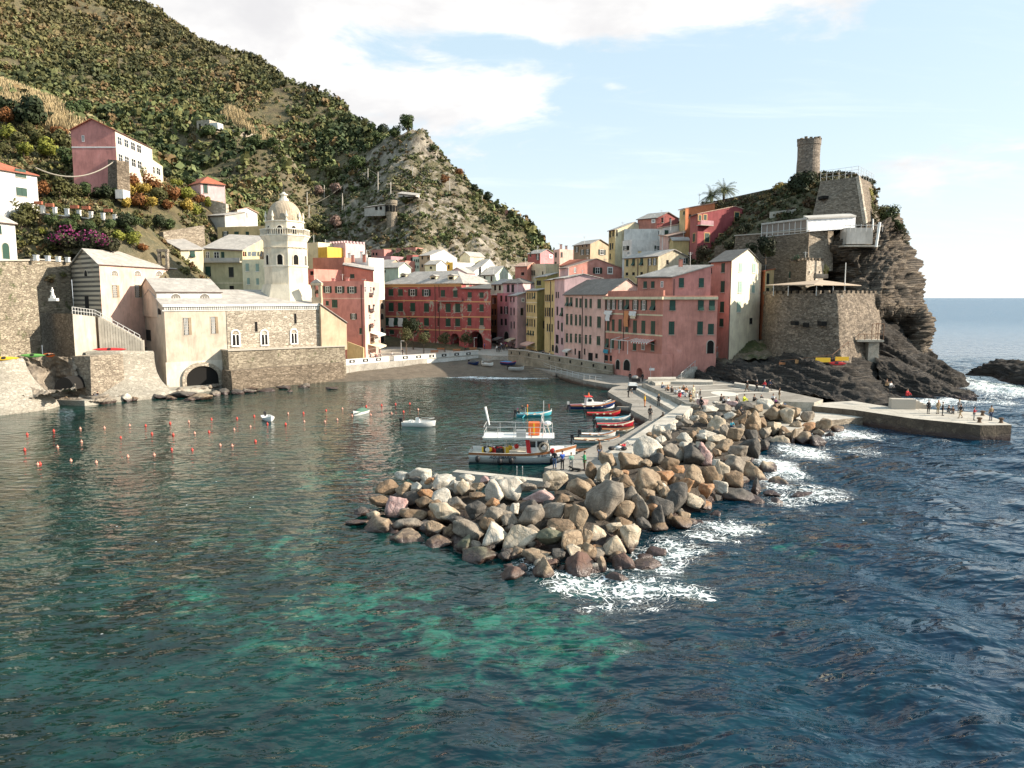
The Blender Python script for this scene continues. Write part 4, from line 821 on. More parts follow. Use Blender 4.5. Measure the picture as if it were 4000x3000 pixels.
H('narrow dark ochre house at the mouth of the main street beside the red palace',(1918,220),(1942,215),ev=1154,bz=3,wall=M_('darkochre',(.30,.17,.08)),roof=('plane',0),zt=(1154,1154,1140),rm=SLATE,depth=8,win=[('o','5',12,60,[(196,828)]),('b','5',12,60,[(218,828),(190,940),(218,940),(190,1048),(218,1048)]),('d','5',44,110,[(205,1200)])])
H('small mint green roof house peeping over the dark ochre house',(1918,226),(1968,222),ev=1112,bz=12,wall='mint',roof=('gx',1.5),rm=SLATE,depth=8,win=[('d','5',20,50,[(215,700),(262,700)])])
H('pale mint green house with a long pale roof behind the red palace',(1879,236),(1933,232),(2000,250),ev=1074,bz=5,wall='mint',wall2='mint',roof=('gx',3.0),rm=SLATE,win=[('b','5',16,52,[(110,610),(178,608)]),('b','5',16,46,[(178,690)])])
H('white house with a long pale roof left of the mint green house',(1848,243),(1880,239),(1945,258),ev=1044,bz=5,wall='grey',wall2='white',roof=('gx',3.0),rm=SLATE,win=[('b','5',32,66,[(20,545)]),('d','5',14,24,[(64,530)])])
# ---- the red palace on the square
H('wide worn dark red palace with peeling plaster and a pale hipped roof on the square',(1502,221),(1803,206),ev=1112,bz=2.7,wall='worn',roof=('hip',3.7),rm=SLATE,depth=13,name='palace',bands=(1174,1235,1283),bandm=OCH,over=.8,arches=[(1776,34,1302)],pipes=(1700,1716),
 win=[('c','4',46,66,[(963,745),(1058,746)]),('o','4',44,66,[(1180,747)]),('o','4',42,66,[(1315,749)]),('c','4',42,66,[(1480,755),(1605,758)]),('c','4',48,86,[(965,890),(1058,891),(1180,893),(1317,896),(1533,898),(1628,900)]),('c','4',48,76,[(932,1036),(1016,1037),(1100,1038),(1185,1039),(1317,1040),(1533,1045),(1628,1045)]),('c','4',42,40,[(972,1140)]),('c','4',48,42,[(1318,1146)]),('b','4',9,80,[(1433,900),(1433,1042)])])
t_,a,b,c,d,Zc = lastgeo(); u,n = framexyz(a,b); rfo = [o for o in t_.children if o.name.startswith('roof')][0]
for x,y in ((1090,590),(1388,608),(1567,603)):
 px,py = Z('4',x,y); v = P(px,py,{1090: 222,1388: 214,1567: 210}[x]); mb = MB(); ang = math.atan2(u.y,u.x); mb.box(v-n*1.2,(2.2,3.0,1.2),PK['cream'],ang); mb.box(v+n*.32+Vector((0,0,0)),(1.3,.1,.7),DRK,ang)
 q = v+Vector((0,0,.65)); w2 = u*1.4; mb.add([q-w2+n*.5,q+w2+n*.5,q+w2-n*2.6,q-w2-n*2.6,q+n*.5+Vector((0,0,.5)),q-n*2.6+Vector((0,0,.5))],[(0,1,4),(3,5,2),(0,4,5,3),(1,2,5,4),(0,3,2,1)],SLATE); mb.build('dormer',rfo)
mb = MB(); s0,z0 = wallhit(a,b,*Z('4',1452,832)); s1,_ = wallhit(a,b,*Z('4',1690,832)); wbox(mb,a,u,n,s0,s1,z0-.1,z0+.1,-.1,1.1,STN); wbox(mb,a,u,n,s0,s1,z0+.1,z0+1.0,1.0,1.1,PK['red']); mb.build('balcony',t_)
mb = MB(); L = math.hypot(b[0]-a[0],b[1]-a[1]); k = 64
for i in range(k): wbox(mb,a,u,n,L*i/k+.05,L*i/k+.3,Zc[0]-.25,Zc[0]+.05,-.02,.55,OCH)
wbox(mb,a,u,n,-.1,L+.1,Zc[0]-.75,Zc[0]-.3,-.02,.12,OCH); mb.build('cornice',t_)
H('lower right wing of the red palace with a big shadowed archway',(1803,205.7),(1917,200),(1913,214),ev=1128,bz=2.7,wall='worn',roof=('plane',0),zt=(1128,1130,1112),rm=SLATED,depth=13,name='palace_wing',cat='house',bands=(1179,1239,1288),bandm=OCH,over=.6,arches=[(1858,57,1293)],
 win=[('c','4',40,54,[(1748,770),(1866,772)]),('c','4',42,70,[(1746,900),(1866,900)]),('c','4',37,75,[(1745,1038),(1868,1035)])])
# ---- pink house left of the square and what stands behind it
H('dusty pink house with pale open windows between the church and the square',(1225,168.5),(1422,164),(1482,182),ev=1106,bz=2.9,wall='pink',wall2='salmon',roof=('flat',.5),rm=PK['terra'],
 win=[('o','4',40,64,[(330,717)]),('o','4',46,66,[(452,718),(573,720)]),('c','4',28,44,[(328,852)]),('c','4',54,78,[(402,857)]),('o','4',32,58,[(590,985)]),('c','4',28,58,[(663,1130)]),('g','4',16,60,[(705,715),(760,715)]),('b','4',18,70,[(790,730),(745,905),(790,900),(750,1100)]),('g','4',14,60,[(800,1040),(750,990)])],bands=(1166,),bandm=PK['salmon'],pipes=(1412,),chim=((.2,.5,1.3),(.55,.35,1.3),(.8,.6,1.0)))
t_,a,b,c,d,Zc = lastgeo(); u,n = framexyz(b,c)
for zz in (6.5,10.2,13.6,17.2):
 mb = MB(); wbox(mb,b,u,n,5,9.5,zz-.1,zz,-.1,1.1,STN); wbox(mb,b,u,n,5,9.5,zz,zz+.95,1.02,1.1,PALEM); mb.build('balcony',t_)
H('yellow fronted street house with projecting awnings behind the pink house',(1460,188),(1481,194),ev=1150,bz=3,wall='ochre',roof=('flat',.4),depth=8,win=[('b','l',8,50,[(150,700),(140,620)])])
H('long coral house with a rising roofline above the dusty pink house',(1222,190),(1345,188),ev=1015,bz=14,wall='terra',roof=('flat',.5),depth=9,win=[('c','4',30,30,[(335,590)])])
H('coral house with a single green shutter and descending parapet',(1344,182),(1458,179),(1456,189),ev=1036,bz=12,wall='terra',roof=('plane',0),zt=(1036,1058,1045),rm=SLATE,depth=9,win=[('c','4',42,40,[(577,583)])],chim=((.3,.3,1.6),(.7,.5,1.8)))
H('cream roof terrace house behind the bell tower',(1196,203),(1242,200),ev=955,bz=22,wall='cream',roof=('flat',.4),depth=7)
H('mustard yellow block with a rounded front behind the bell tower',(1242,199),(1278,197),ev=974,bz=22,wall='mustard',roof=('flat',.5),depth=6)
H('pink house with a battlemented parapet and wide loggia window',(1283,205),(1349,201),ev=958,bz=20,wall='rose',roof=('flat',.4),cren=True,depth=7,win=[('d','4',66,48,[(425,335)])])
H('white terraced roof house under the battlemented pink house',(1300,196),(1440,190),ev=1018,bz=16,wall='white',roof=('flat',.5),depth=6,chim=((.3,.4,2),(.6,.5,2.4),(.8,.3,1.5)))
H('dark red strip of a house visible just left of the bell tower',(1034,172),(1064,171),ev=976,bz=8,wall='red',roof=('flat',.3),depth=8,bands=(1047,),bandm=PK['cream'])
H('coral house with balconies right of the bell tower',(1195,178),(1226,176),ev=1062,bz=6,wall='coral',roof=('flat',.6),depth=8,win=[('d','c',26,30,[(1490,760)])])
# ---- the village behind the palace
rows = [('small pink house at the top left of the village under the dark slope',(1451,262),(1500,258),982,'pink','flat',.5,[('d','l',14,22,[(125,195),(150,195)])]),
 ('old rose house with two arched windows behind the palace',(1471,250),(1527,247),1008,'mauve','flat',.5,[('v','l',10,20,[(193,252),(243,252)])]),
 ('yellowish house with a white terrace under the stone retaining wall',(1495,264),(1550,261),977,'yellow','flat',.6,[('g','l',14,22,[(235,188),(275,188)])]),
 ('pink house with small orange shutters against the rock',(1546,259),(1624,255),975,'coral','flat',.5,[('d','l',16,20,[(318,195),(345,195)]),('k','l',12,18,[(368,195),(443,188)])]),
 ('bright red narrow house behind the palace roof',(1588,246),(1612,244),1002,'red','flat',.4,[('d','l',18,40,[(440,245)])]),
 ('narrow mint house with dark shutters beside the red one',(1612,244),(1640,243),1008,'mint','flat',.4,[('b','l',9,22,[(465,250),(480,250),(495,250),(470,300),(492,302)])]),
 ('mint lean-to house with pale sloping roof at the left behind the palace',(1480,230),(1556,227),1047,'mint','gx',1.6,[('d','l',16,18,[(218,338)])]),
 ('small coral house with a white window under the old rose house',(1537,243),(1584,240),1026,'coral','flat',.5,[('d','l',14,18,[(325,290)])]),
 ('orange and tan shed roofed house low behind the palace left end',(1455,240),(1520,237),1033,'tan','gx',1.4,[]),
 ('pink gabled house directly behind the palace roof ridge',(1750,228),(1822,226),1068,'rose','gy',1.6,[]),
 ('crimson pink house descending behind the right end of the palace roof',(1797,219),(1862,217),1096,'coral','gy',1.2,[]),
 ('cream gable cottage with a chimney below the crag',(1797,252),(1836,249),1004,'cream','gy',1.6,[]),
 ('dark alley house with stacked arches left of the palace',(1481,212),(1503,217),1102,'brown','flat',.4,[('v','4',36,60,[(872,880),(872,985)]),('v','4',40,150,[(872,1170)])])]
for lb,A_,B_,e_,wl,rk,rh,wn in rows: H(lb,A_,B_,ev=e_,bz=3 if A_[1] < 235 else 8,wall=wl,roof=(rk,rh),rm=None if rk == 'flat' else SLATE,depth=7,win=wn)
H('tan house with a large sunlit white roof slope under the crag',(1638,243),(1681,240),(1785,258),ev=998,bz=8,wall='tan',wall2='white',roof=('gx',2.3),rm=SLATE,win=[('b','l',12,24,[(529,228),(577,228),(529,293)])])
H('small white house with one black window in front of the tan house',(1660,234),(1704,232),(1745,238),ev=1034,bz=6,wall='cream',wall2='white',roof=('gx',1.4),rm=SLATE,win=[('d','l',16,20,[(600,308)])])
H('yellow and white low house below the cream gable cottage',(1735,245),(1769,242),(1855,248),ev=1028,bz=8,wall='mustard',wall2='white',roof=('flat',.3),win=[('d','l',13,36,[(747,302)])])
H('white walled terrace house right of the yellow and white house',(1800,238),(1850,236),ev=1062,bz=6,wall='white',roof=('gx',1.5),rm=SLATE,depth=8)
# ---- scattered on the slopes
TWY = hit(1531,872,230).y-2; print('TWY',TWY)
H('stone hut with a red roofed loggia beside the round tower on the slope',(1423,TWY+2),(1504,TWY),ev=802,bz=hit(1480,838,230).z-1.5,wall='grey',roof=('plane',0),zt=(812,800,795),rm=SLATE,depth=5,win=[('d','e',20,26,[(745,832),(780,830)])])
H('stone farmhouse with a flat roof on the sunny mountain terrace',(768,348),(818,346),ev=474,bz=92,wall=STONEP,roof=('flat',.3),depth=6,win=[('d','a',14,20,[(1850,208),(1905,210)])])
H('small white hut right of the stone farmhouse on the terrace',(820,346),(850,345),ev=482,bz=92,wall='white',roof=('flat',.2),depth=4,win=[('d','a',8,18,[(1965,215)])])
H('pale terrace cabin with a long white roof on the spur',(1556,286),(1622,284),ev=757,bz=54.2,wall='grey',roof=('plane',0),zt=(757,765,758),rm=SLATE,depth=4,win=[('d','e',14,12,[(960,742),(1000,748)])])
H('tiny pink house on the far right shoulder of the spur',(1952,322),(1984,320),ev=826,bz=40,wall='coral',roof=('flat',.3),depth=5)
H('grey stone terrace block with pale umbrellas under the crag',(1497,274),(1572,271),ev=940,bz=24,wall=STONE,roof=('flat',.6),depth=5)
# ---- left slope
H('long school building with a pink end wall and sunlit cream front on the left slope',(276,170),(449,170),(590,190),ev=510,bz=40,wall='pink',wall2=M_('schoolcream',(.70,.58,.45)),roof=('gy',2.4),rm=TERRA,over=.5,bands=(575,),bandm=WHT,
 win=[('g','a',40,74,[(1105,357),(1168,380),(1229,406),(1286,430)]),('g','a',40,74,[(1115,515),(1173,537),(1236,560),(1292,580)]),('g','a',40,60,[(1118,648)]),('g','a',34,46,[(1180,665)]),('g','a',24,60,[(770,335)])],name='school_building',cat='building')
H('low annex with two windows joined to the right end of the school',(586,190),(592,189.5),(634,200),ev=632,bz=42,wall='cream',roof=('flat',.7),win=[('g','a',34,65,[(1415,622),(1466,640)])])
H('pink villa with a terracotta roof and one green balcony door',(665,216),(783,203),(878,207),ev=716,bz=40,wall='rose',roof=('hip',2.2),rm=TERRA,win=[('c','a',40,82,[(1903,798)])],chim=((.6,.5,1.4),))
H('white house with green shutters and a red tiled roof at the left edge',(-90,140),(141,151),ev=650,bz=30,wall='white',roof=('hip',2.6),rm=TERRA,depth=11,win=[('c','a',100,76,[(190,655),(200,828)])])
H('white house with a green arched door above the great stone wall at the left edge',(-60,127),(57,132.5),ev=864,bz=20,wall='white',roof=('hip',2.6),rm=SLATE,depth=9,win=[('V','a',64,148,[(52,1375)]),('c','a',26,80,[(0,1178)])])
H('pink chapel with a black and white striped front and a pale slab roof',(277,140),(387,132),(683,153),ev=1034,bz=7,wall=STRIPE,wall2=M_('chapelpink',(.66,.44,.36)),roof=('gy',2.9),rm=SLATE,name='chapel',cat='church',win=[('v','b',26,50,[(742,370)]),('d','b',34,130,[(752,632)]),('G','b',56,42,[(988,367),(1186,369),(1373,372)]),('G','b',38,106,[(990,528),(1185,525)])])
t_,a,b,c,d,Zc = lastgeo(); v = P(*Z('b',1412,262),150); mb = MB()
for s in (-.75,.75): mb.box(v+Vector((s,0,.1)),(.45,.8,3.4),STONE)
mb.box(v+Vector((0,0,2)),(2.2,.9,.5),STONE); mb.box(v+Vector((0,0,-1.2)),(1.1,.8,.6),STONE); bc = mb.build('bell_cote',t_)
mb = MB(); mb.lathe(v+Vector((0,0,.5)),[(.35,0),(.3,.3),(.15,.6)],plain('bronze',(.12,.08,.04),.5),8); mb.build('bell',bc)
H('cream house with a very long pale roof sloping down behind the church',(597,174),(705,160),(794,163),ev=978,bz=10,wall='ochre',wall2='cream',roof=('plane',0),zt=(914,978,976),rm=SLATE,win=[('t','c',40,50,[(522,605)]),('t','c',38,82,[(527,745)])])
H('olive cream house with an enclosed balcony behind the church roof',(794,164),(946,163),ev=975,bz=8,wall=M_('olivecream',(.50,.46,.28)),roof=('plane',0),zt=(972,980,925),rm=SLATE,depth=12,win=[('g','c',30,56,[(645,615)]),('g','c',44,60,[(718,618)]),('c','c',26,66,[(768,622)]),('t','c',42,82,[(650,748)]),('b','c',40,80,[(836,752)]),('d','c',36,30,[(840,878)])],bands=(1106,),bandm=PK['cream'])
t_,a,b,c,d,Zc = lastgeo(); u,n = framexyz(a,b); s0,z0 = wallhit(a,b,797,1022); s1,_ = wallhit(a,b,944,1022); mb = MB(); wbox(mb,a,u,n,s0,s1,z0-.25,z0+.05,-.1,.9,STN); wbox(mb,a,u,n,s0,s1,z0+.05,z0+.75,.82,.9,PK['grey']); mb.build('balcony',t_)
H('pale yellow house with washing strung across its roof terrace left of the bell tower',(946,161),(1040,159),ev=1023,bz=8,wall=M_('paleyellow',(.74,.70,.50)),roof=('flat',.5),depth=7,win=[('p','c',26,60,[(967,713),(1048,715)]),('p','c',22,50,[(976,825),(1050,828)])])
H('ochre house with three green shuttered windows up behind the yellow houses',(849,183),(1042,179),ev=896,bz=20,wall='ochre',roof=('flat',.5),depth=10,win=[('o','c',24,54,[(790,450)]),('t','c',36,52,[(880,450)]),('c','c',26,55,[(967,452)])])
H('white house with a pale tiled roof and dark doorway above the ochre house',(880,200),(927,194),(1004,201),ev=820,bz=28,wall='cream',wall2='white',roof=('gx',.9),rm=TERRAP,win=[('d','c',28,60,[(850,278)]),('d','c',8,40,[(908,278),(963,290)])])
H('low grey roofed hut left of the white house above the ochre house',(790,192),(878,187),ev=846,bz=28,wall='grey',roof=('plane',0),zt=(846,843,830),rm=SLATE,depth=6)
H('tiny white garden hut among the bushes under the school',(449,167),(480,167),ev=742,bz=38.2,wall='white',roof=('flat',.1),depth=3)
# ================================================================ CHURCH
ch = H('big beige church by the harbour with a dark sea arch and pale stone roof',(543,147),(640,130),(1252,147.8),ev=1199,bz=.4,wall='church',wall2='church',roof=('gy',3.0),rm=SLATE,name='church',cat='church',over=.35,
 win=[('G','b',44,148,[(1608,830)]),('G','b',40,146,[(1842,820)]),('G','b',72,70,[(1278,580)]),('v','b',42,54,[(1373,700)]),('d','b',40,92,[(1284,905)])])
t_,a,b,c,d,Zc = lastgeo(); u,n = framexyz(b,c); Lc = math.hypot(c[0]-b[0],c[1]-b[1])
mb = MB()      # sea tunnel under the apse, its darkness painted as a flat black arch
s0,zz = wallhit(b,c,*Z('b',1608,1320)); s1,_ = wallhit(b,c,*Z('b',1888,1320)); _,z1 = wallhit(b,c,*Z('b',1748,1170)); z0 = .45
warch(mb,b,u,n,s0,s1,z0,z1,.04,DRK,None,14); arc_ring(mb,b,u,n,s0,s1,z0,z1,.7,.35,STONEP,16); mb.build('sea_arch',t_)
mb = MB(); sx,_ = wallhit(b,c,887,1300); wbox(mb,b,u,n,sx,Lc-.1,.5,Zc[1]-.15,-.3,.10,STONEP); mb.build('stone_facing',t_)
mb = MB(); wbox(mb,b,u,n,-.2,sx,.5,5.2,-.3,.08,M_('churchbase',(.66,.60,.50),.35)); 
mb.build('plinth',t_)
for o in [q for q in t_.children if q.name.startswith('sea_arch')]: o.location = n*.10
mb = MB(); wbox(mb,b,u,n,-.3,Lc+.2,Zc[1]+.0,Zc[1]+.45,-.02,.5,PK['white']); wbox(mb,b,u,n,-.3,Lc+.2,Zc[1]-.75,Zc[1]-.5,-.02,.16,PK['white'])
k = 78
for i in range(k): wbox(mb,b,u,n,Lc*i/k,Lc*i/k+.2,Zc[1]-.5,Zc[1],-.02,.3,PK['white'])
mb.build('cornice',t_)
for cx,cy,w_,h_ in ((870,1285,56,120),(1103,1282,50,115),(1342,1272,46,110)): px,py = Z('c',cx,cy); window(t_,b,c,px,py,w_/2.0733,h_/2.0733,'B'); 
for cx,cy,w_,h_ in ((1037,1195,20,80),(1354,1130,18,80)): px,py = Z('c',cx,cy); window(t_,b,c,px,py,w_/2.0733,h_/2.0733,'d')
for o in t_.children:
 if o.name.startswith('window') and o.data.vertices[0].co.dot(n)-Vector((b[0],b[1],0)).dot(n) > -.5:
  v = o.data.vertices[0].co; s = (v-Vector((b[0],b[1],0))).dot(u)
  if s > sx: o.location = n*.12
H('high white clerestory block of the church with two grilled lunettes',(541,145),(611,133.8),(864,140.8),ev=1141,bz=13,wall='church',wall2='white',roof=('gy',2.5),rm=SLATE,over=.3,name='clerestory',cat='church block',win=[('G','b',84,46,[(1518,572),(1768,572)])])
H('beige buttress wing with a sloping parapet at the right end of the church',(1252,147),(1352,151),ev=1200,bz=6,wall='tan',wall2='tan',roof=('plane',0),zt=(1188,1262,1255),rm=SLATE,depth=6,name='church_wing',cat='church block',over=.2)
t0 = thing('bell_gable',P(1240,1187,148),'small open bell gable standing on the right end of the church roof','bell gable'); v = P(1240,1187,148); mb = MB()
mb.box(v+Vector((0,0,.5)),(1.9,1.3,1.6),PK['tan']); mb.box(v+Vector((-.65,0,2.4)),(.5,1.1,2.4),PK['tan']); mb.box(v+Vector((.65,0,2.4)),(.5,1.1,2.4),PK['tan']); mb.box(v+Vector((0,0,3.85)),(2.1,1.4,.5),PK['tan'])
mb.add([v+Vector(q) for q in ((-1.1,-.7,4.1),(1.1,-.7,4.1),(1.1,.7,4.1),(-1.1,.7,4.1),(0,-.7,4.9),(0,.7,4.9))],[(0,1,4),(2,3,5),(1,2,5,4),(3,0,4,5),(0,3,2,1)],SLATE); mb.build('frame',t0)
mb = MB(); mb.lathe(v+Vector((0,0,2.0)),[(.38,0),(.3,.4),(.12,.8)],plain('bronze',(.12,.08,.04),.5),8); mb.build('bell',t0)
# bell tower
TX = P(1122,1163,152); tx,ty = TX.x,TX.y; zp = lambda py: P(1122,py,152).z
t0 = thing('bell_tower',(tx,ty,12),'tall pale octagonal church bell tower with a ribbed egg shaped dome','bell tower'); TW = PK['tower']; WHs = M_('towerwhite',(.76,.70,.58)); ph = R(22.5)
def octo(mb,z0,z1,r0,r1,mat): mb.lathe((tx,ty,0),[(r0,z0),(r1,z1)],mat,8,ph)
mb = MB(); octo(mb,zp(1180),zp(1112),5.6,4.6,TW); octo(mb,zp(1112),zp(938),4.25,4.25,TW); mb.build('shaft',t0)
mb = MB(); octo(mb,zp(1044),zp(1039),4.4,4.4,WHs); octo(mb,zp(945),zp(926),4.3,4.85,WHs); octo(mb,zp(926),zp(921),4.95,4.95,WHs); mb.build('cornice',t0)
mb = MB()
for k in range(8):        # scalloped corbels under the gallery
 a0 = ph+2*math.pi*k/8; a1 = ph+2*math.pi*(k+1)/8; p0 = Vector((tx+4.27*math.cos(a0),ty+4.27*math.sin(a0),0)); p1 = Vector((tx+4.27*math.cos(a1),ty+4.27*math.sin(a1),0)); uu = (p1-p0).normalized(); nn2 = Vector((uu.y,-uu.x,0)); L = (p1-p0).length
 for j in range(4): q = p0+uu*(L*(j+.5)/4); mb.hexa([q+uu*x+nn2*y+Vector((0,0,zp(982)+.4)) for x,y in ((-.15,0),(.15,0),(.15,.05),(-.15,.05))],[q+uu*x+nn2*y+Vector((0,0,zp(970))) for x,y in ((-.38,0),(.38,0),(.38,.28),(-.38,.28))],WHs)
mb.build('corbels',t0)
mb = MB(); zb = zp(921)
for k in range(64): a_ = 2*math.pi*k/64; mb.box((tx+4.7*math.cos(a_),ty+4.7*math.sin(a_),zb+.5),(.12,.12,1.0),WHs)
mb.lathe((tx,ty,0),[(4.55,zb+1.0),(4.9,zb+1.0),(4.9,zb+1.2),(4.55,zb+1.2)],WHs,8,ph); mb.build('balustrade',t0)
mb = MB(); octo(mb,zp(922),zp(870),3.75,3.75,TW); octo(mb,zp(870),zp(866),3.95,3.95,WHs); mb.build('belfry',t0)
mb = MB(); z0,z1 = zp(867),zp(783); pr = [(3.45*math.cos(t_1)**.85 if t_1 < 1.5 else .5,z0+(z1-z0)*math.sin(t_1)) for t_1 in np.linspace(0,1.5,14)]; mb.lathe((tx,ty,0),pr,roofm('dome_scales',(.44,.36,.26),'tile'),24); mb.build('dome',t0,True)
mb = MB(); octo(mb,z1-.1,zp(776),.95,.85,WHs); octo(mb,zp(776),zp(762),.55,.5,WHs); octo(mb,zp(762),zp(758),.8,.75,WHs); octo(mb,zp(758),zp(748),.5,.15,WHs); mb.build('lantern',t0)
mb = MB(); mb.box((tx,ty,zp(739)),(.1,.1,1.9),IRON); mb.box((tx,ty,zp(737)),(1.0,.1,.1),IRON); mb.blob((tx,ty,zp(750)),.25,IRON); mb.build('cross',t0)
for k in range(8): a_ = ph+2*math.pi*k/8; mb = MB(); mb.lathe((tx+3.6*math.cos(a_),ty+3.6*math.sin(a_),zp(866)),[(.25,0),(.12,.5),(.3,.8),(.05,1.9)],WHs,6); mb.build('pinnacle',t0)
for lv,(py0,py1),w_,rr in (('u',(919,887),.75,3.75),('m',(1038,998),.78,4.25)):
 for k in range(8):
  am = 2*math.pi*(k+1)/8+ph-math.pi/8; 
  ap = rr*math.cos(math.pi/8); nn2 = Vector((math.cos(am),math.sin(am),0)); uu = Vector((-nn2.y,nn2.x,0)); o_ = Vector((tx,ty,0))+nn2*ap-uu*w_
  if nn2.y > .5: continue
  mb = MB(); z0,z1 = zp(py0),zp(py1); aa = (o_.x,o_.y); warch(mb,aa,uu,nn2,.25,2*w_-.25,z0+.1,z1,.03,DRK); arc_ring(mb,aa,uu,nn2,.25,2*w_-.25,z0,z1,.18,.12,WHs); mb.build('window',t0)
# ================================================================ WALLS, QUAYS AND SEA WALLS ON THE LEFT
def slabwall(label,A,B,top,bz,mat,th=1.2,name='retaining_wall',cat='wall',top2=None,group=None,cap=None):
 pa,pb = P(A[0],top,A[1]),P(B[0],top2 or top,B[1]); a,b = (pa.x,pa.y),(pb.x,pb.y); u,n = framexyz(a,b); L = math.hypot(b[0]-a[0],b[1]-a[1]); k = max(2,int(L/2.5)); mb = MB()
 for i in range(k):
  f0,f1 = i/k,(i+1)/k; z0,z1 = pa.z+(pb.z-pa.z)*f0,pa.z+(pb.z-pa.z)*f1; j0,j1 = L*f0,L*f1
  b0_,b1_ = (bz,bz) if bz > -2 else (z0+bz,z1+bz); mb.hexa([q3(a,u,n,j0,b0_,0),q3(a,u,n,j1,b1_,0),q3(a,u,n,j1,b1_,-th),q3(a,u,n,j0,b0_,-th)],[q3(a,u,n,j0,z0,-.25),q3(a,u,n,j1,z1,-.25),q3(a,u,n,j1,z1,-th),q3(a,u,n,j0,z0,-th)],mat)
 t = thing(name,((a[0]+b[0])/2,(a[1]+b[1])/2,bz),label,cat,group); mb.build('masonry',t)
 if cap: mb = MB(); mb.hexa([q3(a,u,n,-.1,pa.z+.01,.0),q3(a,u,n,L+.1,pb.z+.01,.0),q3(a,u,n,L+.1,pb.z+.01,-th),q3(a,u,n,-.1,pa.z+.01,-th)],[q3(a,u,n,-.1,pa.z+.22,.0),q3(a,u,n,L+.1,pb.z+.22,.0),q3(a,u,n,L+.1,pb.z+.22,-th),q3(a,u,n,-.1,pa.z+.22,-th)],cap); mb.build('coping',t)
 return t,a,b,pa.z,pb.z
slabwall('huge grey stone retaining wall at the left edge of the harbour',(-120,109),(140,122),1022,4,STONEG,4,top2=1018,cap=STN)
t_w2 = slabwall('stone wall with a statue niche between the great wall and the striped chapel',(138,134),(277,140),1014,8,STONEG,3,top2=1024,cap=STN)
slabwall('long stone terrace wall under the white piers on the left slope',(130,148),(452,149),832,24,STONEG,2,top2=866,cap=PK['white'])
slabwall('rough stone garden wall behind the bougainvillea',(60,143),(262,144),945,20,STONEG,2,top2=952)
slabwall('broken stone terrace wall among the autumn vines',(640,168),(800,176),905,24,STONE,2,top2=880)
slabwall('pale sloping garden wall beneath the pink villa',(640,196),(880,193),735,30,STONEP,1.5,top2=795)
slabwall('dark stone basement wall under the school',(375,172),(452,168),618,40,STONED,3,top2=625)
t0 = thing('retaining_wall',hit(950,533,250),'long pale dry stone wall on the mountain terrace','wall'); mb = MB(); pv = None
for i in range(19):
 q = hit(770+i*20,500+i*3.7,250)
 if pv and (q-pv).length < 30: dz_ = Vector((0,0,1.9)); bk = Vector((0,1.2,0)); lo_ = Vector((0,0,-2)); mb.hexa([pv+lo_,q+lo_,q+lo_+bk,pv+lo_+bk],[pv+dz_,q+dz_,q+dz_+bk,pv+dz_+bk],STONEP)
 pv = q
mb.build('masonry',t0)
slabwall('stone retaining wall with a green grass edge below the round tower',(1430,268),(1640,262),985,20,STONEG,2,top2=960)
# white piers with terracotta planters
def pier_row(A,B,py0,py1,n_,h,lab,zoff=.2):
 pa,pb = P(A[0],py0,A[1]),P(B[0],py1,B[1])
 for i in range(n_):
  q = pa.lerp(pb,i/(n_-1)); mb = MB(); mb.box(q+Vector((0,0,h/2)),(.6,.6,h),PK['white']); mb.box(q+Vector((0,0,h+.05)),(.72,.72,.1),WHT); mb.build('pier',None,**T(lab,'pier',lab+' row'))
pier_row((168,147.6),(450,148.6),832,866,7,1.3,'square white pier standing on the long terrace wall between planters')
pier_row((142,121),(265,139),1018,1024,4,.8,'white pier on the stone wall left of the striped chapel')
for i,(x,y) in enumerate([(355,930),(460,950),(690,968),(795,975),(1000,1000)]):
 px,py = Z('a',x,y); v = P(px,py,147.5); mb = MB(); mb.box(v,(1.5,.5,.6),TERRA); mb.build('planter',None,**T('long terracotta planter box on the white terrace wall','planter','terracotta planters on the terrace wall'))
# statue
sv = P(*Z('b',465,610),131); t0 = thing('statue',sv,'white marble statue of a robed figure on a pedestal below the stone wall','statue'); MAR = plain('marble',(.72,.70,.66),.6)
mb = MB(); mb.box(sv+Vector((0,0,.35)),(2.0,1.1,.7),MAR); mb.box(sv+Vector((-.2,0,1.0)),(.9,.8,.7),MAR); mb.build('pedestal',t0)
mb = MB(); mb.lathe(sv+Vector((-.2,0,1.35)),[(.42,0),(.34,.5),(.26,1.0),(.33,1.45),(.14,1.62),(.17,1.8),(.15,1.98),(.04,2.08)],MAR,10); mb.tube([sv+Vector((-.45,-.1,2.7)),sv+Vector((-.6,-.2,2.3)),sv+Vector((-.3,-.35,2.35))],.09,MAR,6); mb.build('figure',t0); t0.scale = (.7,.7,.7)
# block with stairs
PCON = M_('palecon',(.40,.37,.31),.3)
pA,pB,pC = P(156,1226,127),P(283,1226,119),P(372,1238,125.5); a,b,c = (pA.x,pA.y),(pB.x,pB.y),(pC.x,pC.y); zt_ = pB.z
t0 = thing('stair_block',(b[0],b[1],4),'tall stone block with a pale concrete side carrying the railed stairs beside the church','stair block')
mb = MB(); d = (a[0]+c[0]-b[0],a[1]+c[1]-b[1]+3)
mb.face([(a[0],a[1],4),(b[0],b[1],4),(b[0],b[1],zt_),(a[0],a[1],zt_)],STONED); mb.face([(b[0],b[1],4),(c[0],c[1],4),(c[0],c[1],zt_-.6),(b[0],b[1],zt_)],PCON)
mb.face([(a[0],a[1],zt_),(b[0],b[1],zt_),(c[0],c[1],zt_-.6),(d[0],d[1],zt_-.6)],PK['concrete']); mb.face([(c[0],c[1],4),(d[0],d[1],4),(d[0],d[1],zt_-.6),(c[0],c[1],zt_-.6)],PCON); mb.build('wall',t0)
e = P(*Z('b',1210,960),128); top = Vector((c[0],c[1],zt_-.6)); mb = MB(); k = 16
